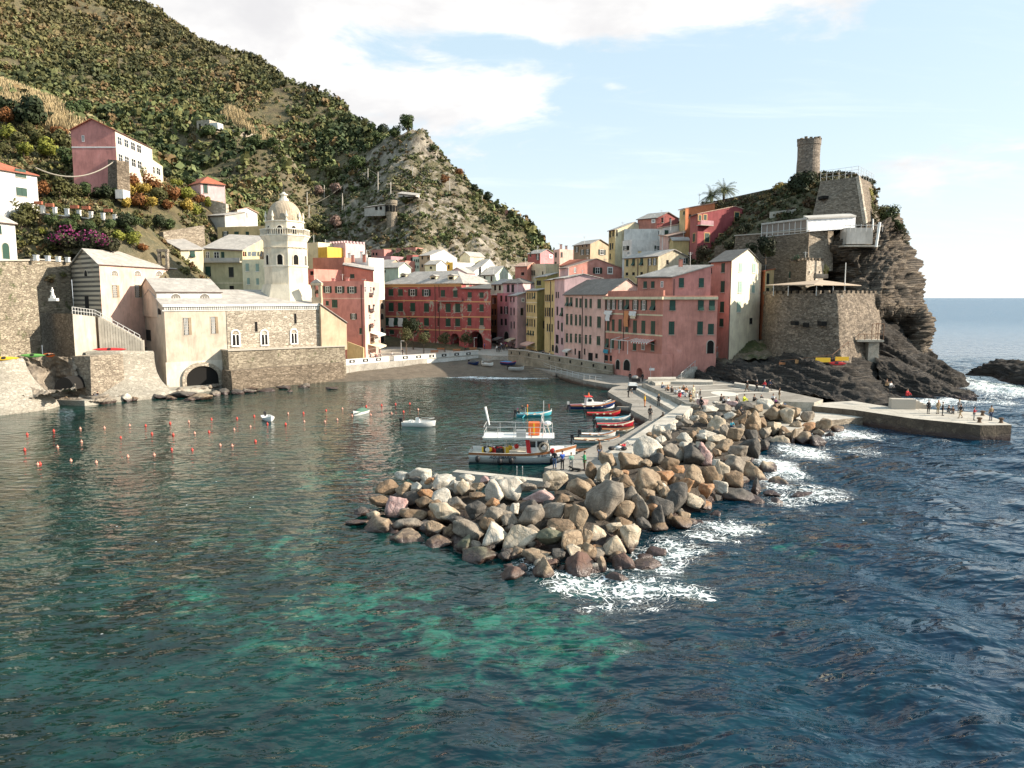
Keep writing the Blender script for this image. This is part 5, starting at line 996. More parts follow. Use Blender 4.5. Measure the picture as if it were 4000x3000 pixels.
for i in range(k):
 q = top.lerp(e,(i+.5)/k); mb.box((q.x,q.y+1.2,(q.z+3)/2),((e-top).length/k*1.02,2.6,q.z-3),PCON,math.atan2(e.y-top.y,e.x-top.x))
mb.build('steps',t0)
mb = MB(); rl = [Vector((b[0],b[1],zt_)),top,e]
for i in range(2):
 for k in range(9): q = rl[i].lerp(rl[i+1],k/8); mb.tube([q,q+Vector((0,0,1.1))],.05,PALEM,5)
 for hh in (.55,1.1): mb.tube([rl[i]+Vector((0,0,hh)),rl[i+1]+Vector((0,0,hh))],.05,PALEM,5)
mb.build('railing',t0)
SEAW = masonry('seawall_stone',(.38,.35,.29),(.26,.235,.19),2.2,2.0,.06,.15)
# curved concrete sea wall
def curved(label,cols,prof,mat,name,cat,back=4.0,kind=None):   # cols [(px,py_top,Y)], prof [(out,zfrac)]
 rows = []
 for (o_,f) in prof:
  r_ = []
  for i,(px,py,Yd) in enumerate(cols):
   v = P(px,py,Yd); p0 = P(*cols[max(0,i-1)]); p1 = P(*cols[min(len(cols)-1,i+1)]); u_ = Vector((p1.x-p0.x,p1.y-p0.y,0)).normalized(); n_ = Vector((u_.y,-u_.x,0)); q = Vector((v.x,v.y,0))+n_*o_; q.z = v.z*f if f >= 0 else f; r_.append(q)
  rows.append(r_)
 A = patch(rows,40,30); tags = T(label,cat) if not kind else dict(kind='structure')
 return link(name,fast_mesh(name,A.reshape(-1,3),gridfaces(30,40),mat,None,True),**tags)
CONC = rockm('w_concrete',(.28,.26,.215),(.43,.40,.335),(.20,.18,.145),wet=False,sc=.5,bump=.05)
curved('concave pale concrete sea wall left of the church',[(335,1374,121),(450,1372,122),(520,1373,124),(600,1373,127)],[(-4,1),(-1.2,1),(0,1),(.15,.8),(.6,.55),(1.8,.35),(3.6,.2),(5.2,.1),(5.5,.02),(5.6,-.5)],SEAW,'sea_wall','sea wall')
slabwall('stepped stone buttress at the left edge of the concave sea wall',(268,118),(346,116),1392,-.3,STONE,6,name='buttress',cat='buttress')
curved('pale flared concrete sea wall with a curved stair at the left edge',[(-120,1400,106),(0,1415,108),(60,1405,110),(92,1402,112)],[(-4,1),(-1,1),(0,1),(.5,.8),(1.5,.55),(3.2,.3),(4.5,.12),(4.8,.02),(4.9,-.5)],SEAW,'flared_wall','sea wall')
ROCKG = rockm('w_cliffgrey',(.14,.115,.09),(.32,.27,.21),(.44,.38,.30),wet=True,sc=.35,bump=.5)
ROCKD = rockm('w_strata_dark',(.030,.026,.022),(.080,.066,.052),(.14,.118,.094),wet=True,sc=.5,strata=1.0,bump=.6)
ROCKL = rockm('w_cliff',(.10,.078,.058),(.28,.222,.162),(.43,.36,.275),wet=True,sc=.55,strata=.4,bump=1.0)
def rockpatch(name,rows,mat,nu=90,nv=90,amp=1.0,sc=(.12,.12,.3),seed=0,tags=None,ledge=0.0,tilt=.45):
 A = patch(rows,nu,nv); B,_ = rockify(A,amp,sc,seed,6,tilt,ledge)
 return link(name,fast_mesh(name,B.reshape(-1,3),gridfaces(nv,nu),mat,None,False),**(tags or dict(kind='structure')))
rockpatch('cliff',[[P(60,1395,116),P(140,1392,116),P(215,1395,116),P(300,1400,118)],[P(70,1450,114),P(140,1440,116),P(215,1440,118),P(300,1450,117)],[P(60,1500,111),P(140,1500,112),P(220,1500,119),P(300,1500,115)],[P(50,1540,107),P(140,1540,108),P(220,1540,109),P(300,1540,108)]],ROCKG,60,50,.9,(.25,.25,.25),4)
t0 = MB(); v = P(232,1500,112.5)
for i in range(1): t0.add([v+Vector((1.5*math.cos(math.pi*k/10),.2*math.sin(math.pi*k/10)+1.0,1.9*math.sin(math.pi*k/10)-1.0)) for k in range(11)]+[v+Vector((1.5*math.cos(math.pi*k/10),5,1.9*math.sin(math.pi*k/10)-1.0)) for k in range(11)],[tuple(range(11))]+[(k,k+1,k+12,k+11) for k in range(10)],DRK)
t0.build('cave_mouth',None,kind='structure')
# shore path round the church foot
path = g2((-150,1600),(0,1585),(150,1560),(330,1565),(460,1552),(650,1530),(800,1512),(900,1496),(1050,1478),(1180,1462),(1345,1448),z=.8)
back = [(-30,165),(-60,150),(-62,132),(-80,122),(-95,118),(-120,112)]
mb = MB(); mb.prism(path+back,-1.5,.8,CONC); mb.build('shore_path',None,kind='structure')
shl = [(-150,1602),(0,1587),(150,1562),(330,1567),(460,1554),(650,1532),(800,1514),(900,1498),(1050,1480),(1180,1464),(1345,1450)]
rockpatch('shore_ledge',[[G(x,y-6,.75) for x,y in shl],[G(x,y+1,.65) for x,y in shl],[G(x,y+5,.35) for x,y in shl],[G(x,y+12,-.2) for x,y in shl],[G(x,y+24,-1.0) for x,y in shl]],ROCKG,300,26,.55,(.35,.35,.6),61)
# stone footing of the church
t_,a,b,_,_ = slabwall('mossy stone terrace wall below the church windows rising from the shore path',(893,133.5),(1350,150),1372,.2,STONEG,8,top2=1354,cap=STN)
t_,a,b,_,_ = slabwall('rough dark stone footing along the waterline under the church terrace',(905,131.5),(1346,148.2),1450,-.5,STONED,4,top2=1415,name='footing')
slabwall('ochre garden wall with a notice board at the corner of the square',(1354,163),(1417,161),1335,2.7,PK['ochre'],.5,top2=1358)
# ================================================================ SQUARE, BEACH, PROMENADE
def poly_slab(name,pts,z0,mat,tags=None,sidem=None):     # pts (px,py,z)
 v = [G(*p) for p in pts]; mb = MB(); mb.prism([tuple(q[:2]) for q in v],z0,[q.z for q in v],mat,sidem or mat); return mb.build(name,None,**(tags or dict(kind='structure')))
PAVE = rockm('w_paving',(.30,.275,.235),(.44,.41,.355),(.50,.47,.41),wet=False,sc=.35,bump=.02); PAVED = rockm('w_paving_dark',(.13,.115,.095),(.22,.20,.17),(.28,.255,.22),wet=False,sc=.5,bump=.02)
poly_slab('square',[(1352,1412,2.7),(1530,1404,2.7),(1870,1385,2.7),(1960,1410,2.7),(2060,1380,2.7),(2230,1400,2.7)],-1,PAVE) if False else None
mb = MB(); sq = [(-34.5,150.5),(-27,160),(-8.5,181.5),(-5,178),(0,176),(3.5,172),(9,163),(18,151),(40,160),(30,200),(5,240),(-60,250),(-60,175)]; mb.prism(sq,-1,2.7,PAVE); mb.build('square',None,kind='structure')
SAND = rockm('w_sand',(.10,.078,.055),(.155,.125,.09),(.21,.17,.125),wet=False,sc=.8,bump=.03)
br = [[Vector((-36,150,1.2)),Vector((-26,160,1.5)),Vector((-10,181,1.9)),Vector((1,178,2.0)),Vector((8,166,1.9)),Vector((20,148,1.2))],[Vector((-36,146,.3)),Vector((-24,153,.45)),Vector((-10,166,.9)),Vector((1,165,.9)),Vector((9,156,.7)),Vector((20,144,.4))],[Vector((-38,138,-1.2)),Vector((-24,143,-1.2)),Vector((-10,150,-.5)),Vector((1,150,-.5)),Vector((10,145,-.9)),Vector((20,138,-1.2))]]
A = patch(br,50,40); A[...,2] += fbm(A[...,0]/2,A[...,1]/2,4,3)*.25; link('beach',fast_mesh('beach',A.reshape(-1,3),gridfaces(40,50),SAND,None,True),kind='structure')
WP = rockm('w_whitewall',(.60,.59,.55),(.76,.75,.71),(.66,.65,.61),wet=False,sc=.4,bump=.02)
def parapet(label,A,B,py0,py1,bz,gaps,mat=WP,th=.45,h=1.0):
 pa,pb = P(A[0],py0,A[1]),P(B[0],py1,B[1]); a,b = (pa.x,pa.y),(pb.x,pb.y); u,n = framexyz(a,b); L = math.hypot(b[0]-a[0],b[1]-a[1]); z = (pa.z+pb.z)/2; t = thing('sea_parapet',(a[0],a[1],bz),label,'parapet wall')
 mb = MB(); dz = pb.z-pa.z
 def bx(s0,s1,z0,z1,o0,o1,m): 
  mb.hexa([q3(a,u,n,s0,z0,o1),q3(a,u,n,s1,z0,o1),q3(a,u,n,s1,z0,o0),q3(a,u,n,s0,z0,o0)],[q3(a,u,n,s0,z1+dz*s0/L,o1),q3(a,u,n,s1,z1+dz*s1/L,o1),q3(a,u,n,s1,z1+dz*s1/L,o0),q3(a,u,n,s0,z1+dz*s0/L,o0)],m)
 bx(0,L,bz,pa.z-h-.15,-th,.55,mat); mb.build('base',t); mb = MB(); bx(-.05,L+.05,pa.z-h-.148,pa.z,-th+.003,0,mat); bx(-.1,L+.1,pa.z+.001,pa.z+.1,-th-.06,.08,WHT); mb.build('parapet',t)
 for g_ in gaps:
  mb = MB(); s,zz = wallhit(a,b,*g_); wbox(mb,a,u,n,s-.75,s+.75,zz-.3,zz+.3,-.1,.012,DRK); wbox(mb,a,u,n,s-.3,s+.3,zz-.16,zz+.16,-.1,.03,mat); mb.build('opening',t)
parapet('white parapet wall with square openings between the church and the boat gap',(1352,152),(1520,162),1406,1394,-.2,[Z('4',575,1434),Z('4',709,1424),Z('4',838,1414)])
parapet('long white parapet wall with square openings along the beach in front of the square',(1540,162.5),(1868,182),1392,1371,.3,[Z('4',1105,1395),Z('4',1238,1388),Z('4',1368,1380),Z('4',1492,1372),Z('4',1617,1363),Z('4',1735,1356)])
# slipway steps
mb = MB()
for i in range(12): y0 = 187-i*1.05; mb.box((-3.6+i*.05,y0-.5,(2.72-i*.12)/2-.3),(8.0,1.05,2.72-i*.12+.6),PAVE)
mb.build('slipway',None,kind='structure')
for i in range(9): v = G(2052-.0+(i*9),1422+i*7.5,1.3-.1*i); mb = MB(); mb.box(v,(2.6,.25,.14),plain('driftwood',(.26,.20,.14),.9),.1); mb.build('slip_plank',None,**T('weathered wooden slipway sleeper lying across the dark beach','sleeper','wooden sleepers on the beach'))
# curved promenade retaining wall, right
PR = rockm('w_promenade',(.20,.17,.12),(.34,.295,.22),(.42,.37,.29),wet=False,sc=.5,bump=.05)
prc = [(1985,1366,172),(2050,1371,167),(2130,1385,162),(2210,1398,157),(2300,1412,152),(2393,1427,149)]
t0 = thing('promenade_wall',P(2200,1400,157),'long curved ochre grey retaining wall below the right-hand houses','retaining wall'); V = [P(*q) for q in prc]
for i in range(len(V)-1):
 pass
mb = MB(); rows = [[v+Vector((.25,.4,-.0)) for v in V],[v for v in V],[Vector((v.x,v.y,.6)) for v in V]]; 
for i in range(len(V)-1):
 a,b = V[i],V[i+1]; u,n = framexyz((a.x,a.y),(b.x,b.y)); L = (b-a).length; mb.hexa([Vector((a.x,a.y,.4)),Vector((b.x,b.y,.4)),Vector((b.x,b.y,.4))-n*1.0,Vector((a.x,a.y,.4))-n*1.0],[a,b,b-n*.5,a-n*.5],PR)
mb.build('masonry',t0); mb = MB()
for i in range(len(V)-1):
 a,b = V[i],V[i+1]; u,n = framexyz((a.x,a.y),(b.x,b.y)); mb.hexa([a+n*.08+Vector((0,0,.003)),b+n*.08+Vector((0,0,.003)),b-n*.6+Vector((0,0,.003)),a-n*.6+Vector((0,0,.003))],[q+Vector((0,0,.14)) for q in (a+n*.08,b+n*.08,b-n*.6,a-n*.6)],STN)
 mb.hexa([a+n*.03-Vector((0,0,1.35)),b+n*.03-Vector((0,0,1.35)),b-n*.1-Vector((0,0,1.35)),a-n*.1-Vector((0,0,1.35))],[q-Vector((0,0,1.22)) for q in (a+n*.09,b+n*.09,b-n*.1,a-n*.1)],STN)
mb.build('coping',t0)
for i in range(len(V)-1):
 for k in range(2): a,b = V[i],V[i+1]; u,n = framexyz((a.x,a.y),(b.x,b.y)); q = a.lerp(b,(k+.4)/2); mb = MB(); wbox(mb,(q.x,q.y),u,n,-.2,.2,q.z-.95,q.z-.35,-.1,.04,DRK); mb.build('opening',t0)
# lower walkway + quay (one concrete structure following the water's edge)
QZ = 1.1
quay = [(2126,1826),(2187,1806),(2345,1729),(2392,1722),(2432,1704),(2537,1640),(2464,1600),(2470,1578),(2440,1568),(2374,1530),(2392,1513),(2428,1505),(2350,1497),(2281,1485),(2155,1449),(2060,1408),(1990,1392)]
inner = [(V[0].x,V[0].y+.4),*[(v.x+.3,v.y+.3) for v in V],(29,140),(45,135),(40,110),(30,104)]
qpts = g2(*quay,z=QZ)[:-3]+[tuple(G(2155,1449,1.2)[:2]),(9.0,152),(6.5,160),(2.5,168),(-.2,171)]
strip_in = [G(2728,1567,2.0),G(2640,1630,2.0),G(2520,1700,2.0),G(2400,1778,2.0),G(2335,1830,1.1),G(2330,1876,1.1)]
poly = qpts+inner+[tuple(v[:2]) for v in strip_in]+[tuple(G(2126,1826,QZ)[:2])]
QM = rockm('w_quay',(.21,.19,.16),(.32,.295,.255),(.38,.35,.30),wet=True,sc=.4,bump=.03)
mb = MB(); mb.prism(poly[:-1],-2.5,QZ,QM); mb.build('quay',None,kind='structure')
# steps cut in the quay
mb = MB()
for i in range(4): v = G(2456,1586+i*5,QZ-.1-.25*i); mb.box((v.x-.4-.15*i,v.y-.1-.35*i,-.3+(QZ-.2-.25*i)/2),(2.6,.5,QZ-.2-.25*i+.6),QM,R(-15))
mb.build('quay_steps',None,**T('short concrete steps going down from the quay to the water','steps'))
# ledge round the quay foot
# raised breakwater kerb (pale, between quay and boulders)
KB = rockm('w_kerb',(.38,.35,.295),(.53,.49,.42),(.46,.43,.36),wet=False,sc=.5,bump=.02)
kl = [G(2688,1562,1.9),G(2600,1620,1.9),G(2480,1700,1.9),G(2360,1778,1.9)]; kr = [G(2740,1562,1.9),G(2668,1618,1.9),G(2560,1695,1.9),G(2440,1790,1.9)]
mb = MB(); mb.prism([tuple(v[:2]) for v in kl]+[tuple(v[:2]) for v in kr[::-1]],-.5,1.9,KB); mb.build('breakwater_kerb',None,kind='structure')
# low harbour wall behind the near boulders
pa,pb = G(1767,1843,.95),G(2124,1881,.95); u,n = framexyz(tuple(pa[:2]),tuple(pb[:2])); L = (pb-pa).length; mb = MB(); wbox(mb,tuple(pa[:2]),u,n,0,L,-1,.95,-.9,0,KB)
hw = mb.build('harbour_wall',None,**T('low thin concrete wall between the near boulders and the moored dive boat','harbour wall'))
v = P(2030,1850,64.5)
t0 = thing('ladder',(v.x,v.y,.9),'pair of bright metal ladder handles on the low harbour wall','ladder')
for dx in (-.25,.25): mb = MB(); mb.tube([(v.x+dx,v.y+.2,.2),(v.x+dx,v.y+.2,1.45),(v.x+dx,v.y+.05,1.65),(v.x+dx,v.y-.15,1.6),(v.x+dx,v.y-.2,.95)],.035,plain('steel',(.7,.7,.7),.25,.8),6); mb.build('handrail',t0)
# the upper platform
PZ = 2.2
plat = [(2508,1495),(2530,1482),(2650,1478),(2785,1482),(2870,1490),(3120,1540),(3215,1560),(3180,1572),(3060,1568),(3010,1600),(2900,1610),(2760,1580),(2680,1576),(2649,1559),(2597,1537)]
PLM = rockm('w_platform',(.19,.17,.14),(.30,.275,.235),(.37,.34,.29),wet=False,sc=.4,bump=.02)
mb = MB(); mb.prism(g2(*plat,z=PZ),-1,PZ,PLM,CONC); mb.build('platform',None,kind='structure')
mb = MB(); STR = plain('pale_inlay',(.55,.52,.45),.9)
for ln in ([(2560,1502),(2700,1494)],[(2585,1512),(2860,1500)],[(2630,1532),(2940,1515)],[(2700,1560),(2900,1535),(3060,1528)]):
 q = [G(x,y,PZ+.006) for x,y in ln]
 for i in range(len(q)-1): d_ = (q[i+1]-q[i]).normalized(); nn2 = Vector((-d_.y,d_.x,0))*.28; mb.face([q[i]-nn2,q[i+1]-nn2,q[i+1]+nn2,q[i]+nn2],STR)
cR = G(2830,1537,PZ+.010); mb.face([cR+Vector((1.9*math.cos(k*.2618),3.0*math.sin(k*.2618),0)) for k in range(24)],STR)
mb.build('paving_inlay',None,kind='structure')
def prismthing(label,pts,z,z0,mat,name,cat): mb = MB(); mb.prism(g2(*pts,z=z),z0,z,mat); return mb.build(name,None,**T(label,cat))
prismthing('long low concrete bench step along the quay side of the platform',[(2484,1519),(2500,1512),(2600,1553),(2676,1598),(2649,1612),(2560,1562)],1.55,.9,KB,'bench_step','bench')
prismthing('pale concrete bench block below the pink corner building',[(2532,1473),(2640,1472),(2641,1480),(2532,1482)],2.9,2.0,KB,'bench_block','bench')
prismthing('curved concrete kerb at the back of the platform',[(2545,1488),(2600,1482),(2784,1484),(2785,1493),(2620,1491),(2560,1496)],2.62,2.0,KB,'back_kerb','kerb')
prismthing('low stone kerb along the foot of the dark strata rock',[(2870,1492),(3000,1512),(3004,1518),(2868,1497)],2.75,2.0,KB,'rock_kerb','kerb')
# right pier and its lower landing
pier = [(3200,1574),(3330,1566),(3480,1590),(3620,1598),(3830,1612),(3905,1640),(3952,1660),(3832,1661),(3560,1634),(3330,1600),(3180,1586),(3060,1562),(3010,1556)]
mb = MB(); mb.prism(g2(*pier,z=1.75),-3,1.75,KB,rockm('w_pierside_shade',(.075,.055,.04),(.15,.115,.08),(.24,.19,.13),wet=True,sc=.5,bump=.15)); mb.build('pier',None,kind='structure')  # sides in dark brown, their shade put into the colour
land_ = [(2960,1580),(3040,1572),(3180,1592),(3330,1608),(3420,1622),(3390,1628),(3260,1640),(3190,1652),(3140,1668),(3060,1690),(2980,1640)]
mb = MB(); mb.prism(g2(*land_,z=.95),-2,.95,KB,STONE); mb.build('landing',None,kind='structure')
mb = MB()
for i in range(4): v = G(3190-i*2,1604-i*0-1,.95)
for px,py in ((3835,1628),(3830,1655),(3918,1657),(3838,1620)): pass
for (x,y) in ((1495,545),(1440,665),(1815,672)):
 px,py = Z('v',x,y); v = G(px,py,1.75); mb = MB(); mb.lathe(v,[(.28,0),(.2,.1),(.16,.35),(.3,.45),(.28,.6),(.05,.65)],plain('rusty_iron',(.10,.06,.035),.8),10); mb.build('bollard',None,**T('short rusty mooring bollard near the tip of the pier','bollard','bollards on the pier'))
t0 = MB()
for i in range(5): v = G(3565,1588-i*5.5,1.75+.3*i); t0.box((v.x-.2*i,v.y+.9*i*.3,1.75+.15*i),(4.2-.3*i,1.2,.3+.3*i),STN,R(-8))
t0.build('stone_steps',None,**T('flight of worn stone steps climbing from the pier onto the rock','steps'))
# ================================================================ THE CASTLE ROCK
rockpatch('cliff',[
 [P(2960,930,163),P(3080,905,160),P(3180,900,157),P(3300,905,155),P(3400,885,157),P(3470,850,163),P(3490,840,175),P(3400,830,200)],
 [P(2960,1000,172),P(3080,985,166),P(3180,985,159),P(3300,990,152),P(3400,985,152),P(3500,975,158),P(3540,960,170),P(3450,940,205)],
 [P(2960,1080,178),P(3080,1075,172),P(3180,1075,165),P(3300,1080,152),P(3400,1080,146),P(3490,1075,150),P(3550,1070,165),P(3460,1070,205)],
 [P(2960,1180,178),P(3080,1180,174),P(3180,1180,166),P(3300,1180,150),P(3400,1180,140),P(3490,1180,146),P(3572,1180,160),P(3480,1180,205)],
 [P(2960,1280,176),P(3080,1280,172),P(3200,1280,164),P(3300,1280,150),P(3420,1280,157),P(3500,1270,153),P(3612,1275,153),P(3520,1280,205)],
 [P(2960,1400,150),P(3080,1400,148),P(3200,1400,146),P(3300,1400,150),P(3410,1390,157),P(3510,1370,152),P(3605,1355,151),P(3560,1360,205)],
 [P(2960,1530,140),P(3080,1530,140),P(3200,1530,138),P(3300,1530,136),P(3420,1530,137),P(3520,1500,142),P(3625,1480,150),P(3600,1480,205)],
],ROCKL,210,190,2.6,(.12,.12,.2),3,ledge=.35,tilt=-.9)
# upper dark slab that dips to the sea
rockpatch('rock_slab',[
 [P(3440,1230,150),P(3520,1270,152),P(3600,1350,153),P(3660,1385,150),P(3734,1450,143),P(3785,1505,137)],
 [P(3430,1250,144),P(3500,1290,145),P(3590,1365,146),P(3650,1405,143),P(3722,1460,138),P(3775,1512,134)],
 [P(3425,1320,139),P(3500,1370,138),P(3590,1430,136),P(3640,1460,135),P(3700,1500,132),P(3750,1530,131)],
 [P(3425,1420,137),P(3500,1450,136),P(3590,1510,133),P(3640,1530,131),P(3700,1545,128),P(3730,1555,126)]],ROCKD,110,70,.9,(.14,.14,.5),12,ledge=1.3,tilt=.6)
rockpatch('rock_slab',[
 [P(3420,1382,138),P(3500,1418,136),P(3600,1462,133),P(3680,1500,130),P(3760,1530,127),P(3822,1556,123)],
 [P(3416,1390,133),P(3500,1430,131),P(3600,1474,128),P(3680,1508,126),P(3760,1536,124),P(3820,1562,121.5)],
 [P(3430,1470,129),P(3510,1500,127),P(3600,1525,124),P(3680,1545,122),P(3760,1560,120.5),P(3815,1570,119.5)],
 [P(3450,1560,124),P(3530,1562,123),P(3600,1566,120.5),P(3680,1572,119),P(3760,1574,118.5),P(3815,1580,117)]],ROCKD,110,60,.75,(.16,.16,.6),22,ledge=1.4,tilt=.5)
# dark layered rock between platform and fort
rockpatch('layered_rock',[
 [P(2700,1440,146),P(2790,1425,143),P(2900,1410,139),P(3050,1392,136),P(3200,1380,134),P(3330,1385,134),P(3420,1400,136)],
 [P(2700,1455,139),P(2790,1445,136),P(2900,1436,132),P(3050,1425,129),P(3200,1412,127),P(3320,1430,127),P(3430,1470,129)],
 [P(2720,1472,134),P(2800,1466,131),P(2900,1470,126),P(3050,1480,121),P(3200,1480,119),P(3350,1505,118),P(3480,1540,118)],
 [P(2740,1482,131),P(2820,1482,129),P(2900,1492,123),P(3050,1520,116),P(3200,1540,112),P(3370,1562,110),P(3560,1590,110)],
 [P(2740,1490,129),P(2820,1492,127),P(2900,1500,121),P(3050,1536,114),P(3200,1566,109),P(3370,1590,106),P(3600,1615,105)]],ROCKD,170,80,.8,(.16,.16,.8),31,ledge=1.7,tilt=.35)
rockpatch('rock_slope',[
 [P(2640,1440,150),P(2760,1380,150),P(2850,1345,150),P(2950,1330,148),P(3060,1330,148)],
 [P(2650,1455,143),P(2760,1410,143),P(2850,1385,143),P(2950,1370,142),P(3060,1370,142)],
 [P(2690,1470,138),P(2780,1440,138),P(2850,1420,137),P(2950,1405,136),P(3060,1398,136)]],rockm('w_brownslope',(.10,.08,.055),(.21,.175,.125),(.30,.255,.19),wet=False,sc=.5,bump=.4,green=(.05,.06,.02)),80,50,.8,(.2,.2,.4),41)
def lowrock(name,pts,zt_,mat,label,seed,amp=1.0,n_=60):
 v = [G(px,py,0) for px,py in pts]; c = sum(v,Vector())/len(v)
 rows = [[q-Vector((0,0,1.2)) for q in v+[v[0]]],[c.lerp(q,.93)+Vector((0,0,zt_*.35)) for q in v+[v[0]]],[c.lerp(q,.72)+Vector((0,0,zt_*.8)) for q in v+[v[0]]],[c.lerp(q,.35)+Vector((0,0,zt_)) for q in v+[v[0]]],[c.lerp(q,.02)+Vector((0,0,zt_*1.02)) for q in v+[v[0]]]]
 return rockpatch(name,rows,mat,n_,n_//2,amp,(.2,.2,.4),seed,T(label,'rock'))
lowrock('sea_rock',[(3770,1470),(3860,1478),(4000,1500),(4300,1520),(4500,1490),(4300,1455),(4000,1450),(3850,1455)],3.4,ROCKD,'long low dark rock rising from the surf at the right edge',51,1.3)
# fort at the foot: two battered faces meeting in a rounded corner
def bz_(v,z): return Vector((v.x,v.y,z))
ft = [(2985,150),(3040,141),(3150,134.5),(3250,130.5),(3285,130.5),(3340,133.5),(3425,139.5),(3450,152)]
rows = []
for f,o_ in ((1,0),(.66,.5),(.33,1.1),(0,1.8)):
 rows.append([Vector((P(px,1150,Yd).x-(.5 if px < 3250 else -.3)*o_,Yd-o_,4.6+(P(3260,1146,131).z-4.6)*f)) for px,Yd in ft])
A = patch(rows,120,60); B,_ = rockify(A,.12,(.5,.5,.8),7,4)
t0 = thing('harbour_fort',P(3250,1300,136),'broad rounded fort of rough brown stone at the foot of the castle rock','fort')
link('masonry',fast_mesh('masonry',B.reshape(-1,3),gridfaces(60,120),masonry('fort_stone',(.31,.25,.185),(.10,.078,.058),1.7,2.0,.25),None,True),t0)
top = [bz_(v,v.z) for v in rows[0]]; mb = MB(); mb.prism([(v.x,v.y) for v in top],top[0].z-.9,top[0].z-.3,PAVED); mb.build('terrace_floor',t0)
mb = MB()
for i in range(len(top)-1):
 k = max(1,int((top[i+1]-top[i]).length/1.6))
 for j in range(k): q = top[i].lerp(top[i+1],(j+.5)/k); d_ = top[i+1]-top[i]; mb.box(q+Vector((0,.25,.2)),(.9,.5,.65),STONED,math.atan2(d_.y,d_.x))
mb.build('battlements',t0)
for (x,y,w_,h_) in ((880,535,34,30),(700,532,26,26),(1030,568,24,95),(775,545,10,28)):
 px,py = Z('t',x,y); v = P(px,py,131.5 if px > 3270 else 133); v = P(px,py,{880: 130.2,700: 133.2,1030: 131.3,775: 132}[x]); mb = MB(); s = v.y/F; mb.box(v+Vector((0,.85,0)),(w_/1.7*s,2.2,h_/1.7*s),DRK); mb.build('opening',t0)
# canopy over the fort terrace
cv_ = P(3190,1075,137); t0 = thing('canopy',cv_,'wide low tan canopy roof over the fort terrace','canopy'); TAN = plain('tan_canvas',(.44,.34,.25),.8)
pl,pr_,pt,pt2 = P(2995,1112,139),P(3365,1112,137),P(3175,1092,142),P(3250,1093,142); mb = MB()
e = [P(2990,1113,142),P(3180,1111,131),P(3365,1114,137),P(3270,1111,150)]; ap = P(3205,1093,140); mb.add(e+[ap]+[q-Vector((0,0,.12)) for q in e],[(0,1,4),(1,2,4),(2,3,4),(3,0,4),(5,6,1,0),(6,7,2,1),(7,8,3,2),(8,5,0,3),(8,7,6,5)],TAN); mb.build('roof',t0)
for px,Yd in ((3022,140),(3080,137),(3190,132.5),(3255,134),(3300,136)): q = P(px,1114,Yd); mb = MB(); mb.tube([q,bz_(q,top[0].z-.4)],.08,PALEM,5); mb.build('post',t0)
mb = MB(); q = P(3206,1079,142); mb.box(q,(2.2,1.5,.8),PAVED); mb.build('cap_box',t0)
for px,r_ in ((3100,1.6),(3190,2.0),(3245,1.9)): q = P(px,1133,139.5); mb = MB(); mb.blob(q,(r_,.8,.85),plain('black_cover',(.012,.012,.013),.7),12,8); mb.build('covered_furniture',None,**T('stack of terrace furniture under a black cover beneath the tan canopy','covered furniture','black covered furniture on the fort terrace'))
mb = MB(); q = P(3300,1120,136); mb.tube([q-Vector((0,0,2)),P(3304,1026,136)],[.12,.07],PALEM,6); mb.build('mast',None,**T('thin pale flag mast rising from the fort terrace','mast'))
# railed balcony hanging on the fort's right side
v = P(3385,1330,133); t0 = thing('cage_balcony',v,'small concrete balcony with rusty railings on the right side of the fort','balcony'); mb = MB(); mb.box(v+Vector((0,0,0)),(4.8,3,.35),CONC); mb.box(v+Vector((1.1,.4,-2.4)),(1.9,1.9,4.6),CONC); mb.build('slab',t0); mb = MB()
RUST = plain('rust',(.22,.12,.07),.8)
for dx in (-2.2,-1,.2,1.3,2.3): mb.tube([v+Vector((dx,-1.4,.1)),v+Vector((dx,-1.4,3.0 if dx > 0 else 1.2))],.06,RUST,5)
mb.tube([v+Vector((2.3,1.4,.1)),v+Vector((2.3,1.4,3.0))],.06,RUST,5); mb.tube([v+Vector((-2.2,-1.4,1.2)),v+Vector((2.3,-1.4,1.2)),v+Vector((2.3,1.4,1.2))],.05,RUST,5); mb.tube([v+Vector((.2,-1.4,3)),v+Vector((2.3,-1.4,3)),v+Vector((2.3,1.4,3))],.06,RUST,5); mb.build('railing',t0)
# hillside masonry
slabwall('long brown stone terrace wall carrying the glazed restaurant',(2870,158),(3160,150),922,17,STONED,3,top2=902,cap=STN)
slabwall('sunlit end of the restaurant terrace wall turning towards the cliff',(3158,150.2),(3260,154),902,22,STONE,3,top2=903)  # lighter stone than the rest of the wall, sunlight put into its colour
slabwall('lower dark stone garden wall beneath the plum house',(2790,166),(3000,158),960,18,STONED,2,top2=935)
slabwall('curving brown wall climbing from the palms to the castle bush',(2745,196),(3080,188),795,30,STONED,2,top2=722)
slabwall('short streaked concrete wall above the glazed restaurant',(3008,168),(3110,167),828,30,PCON,1,top2=815)
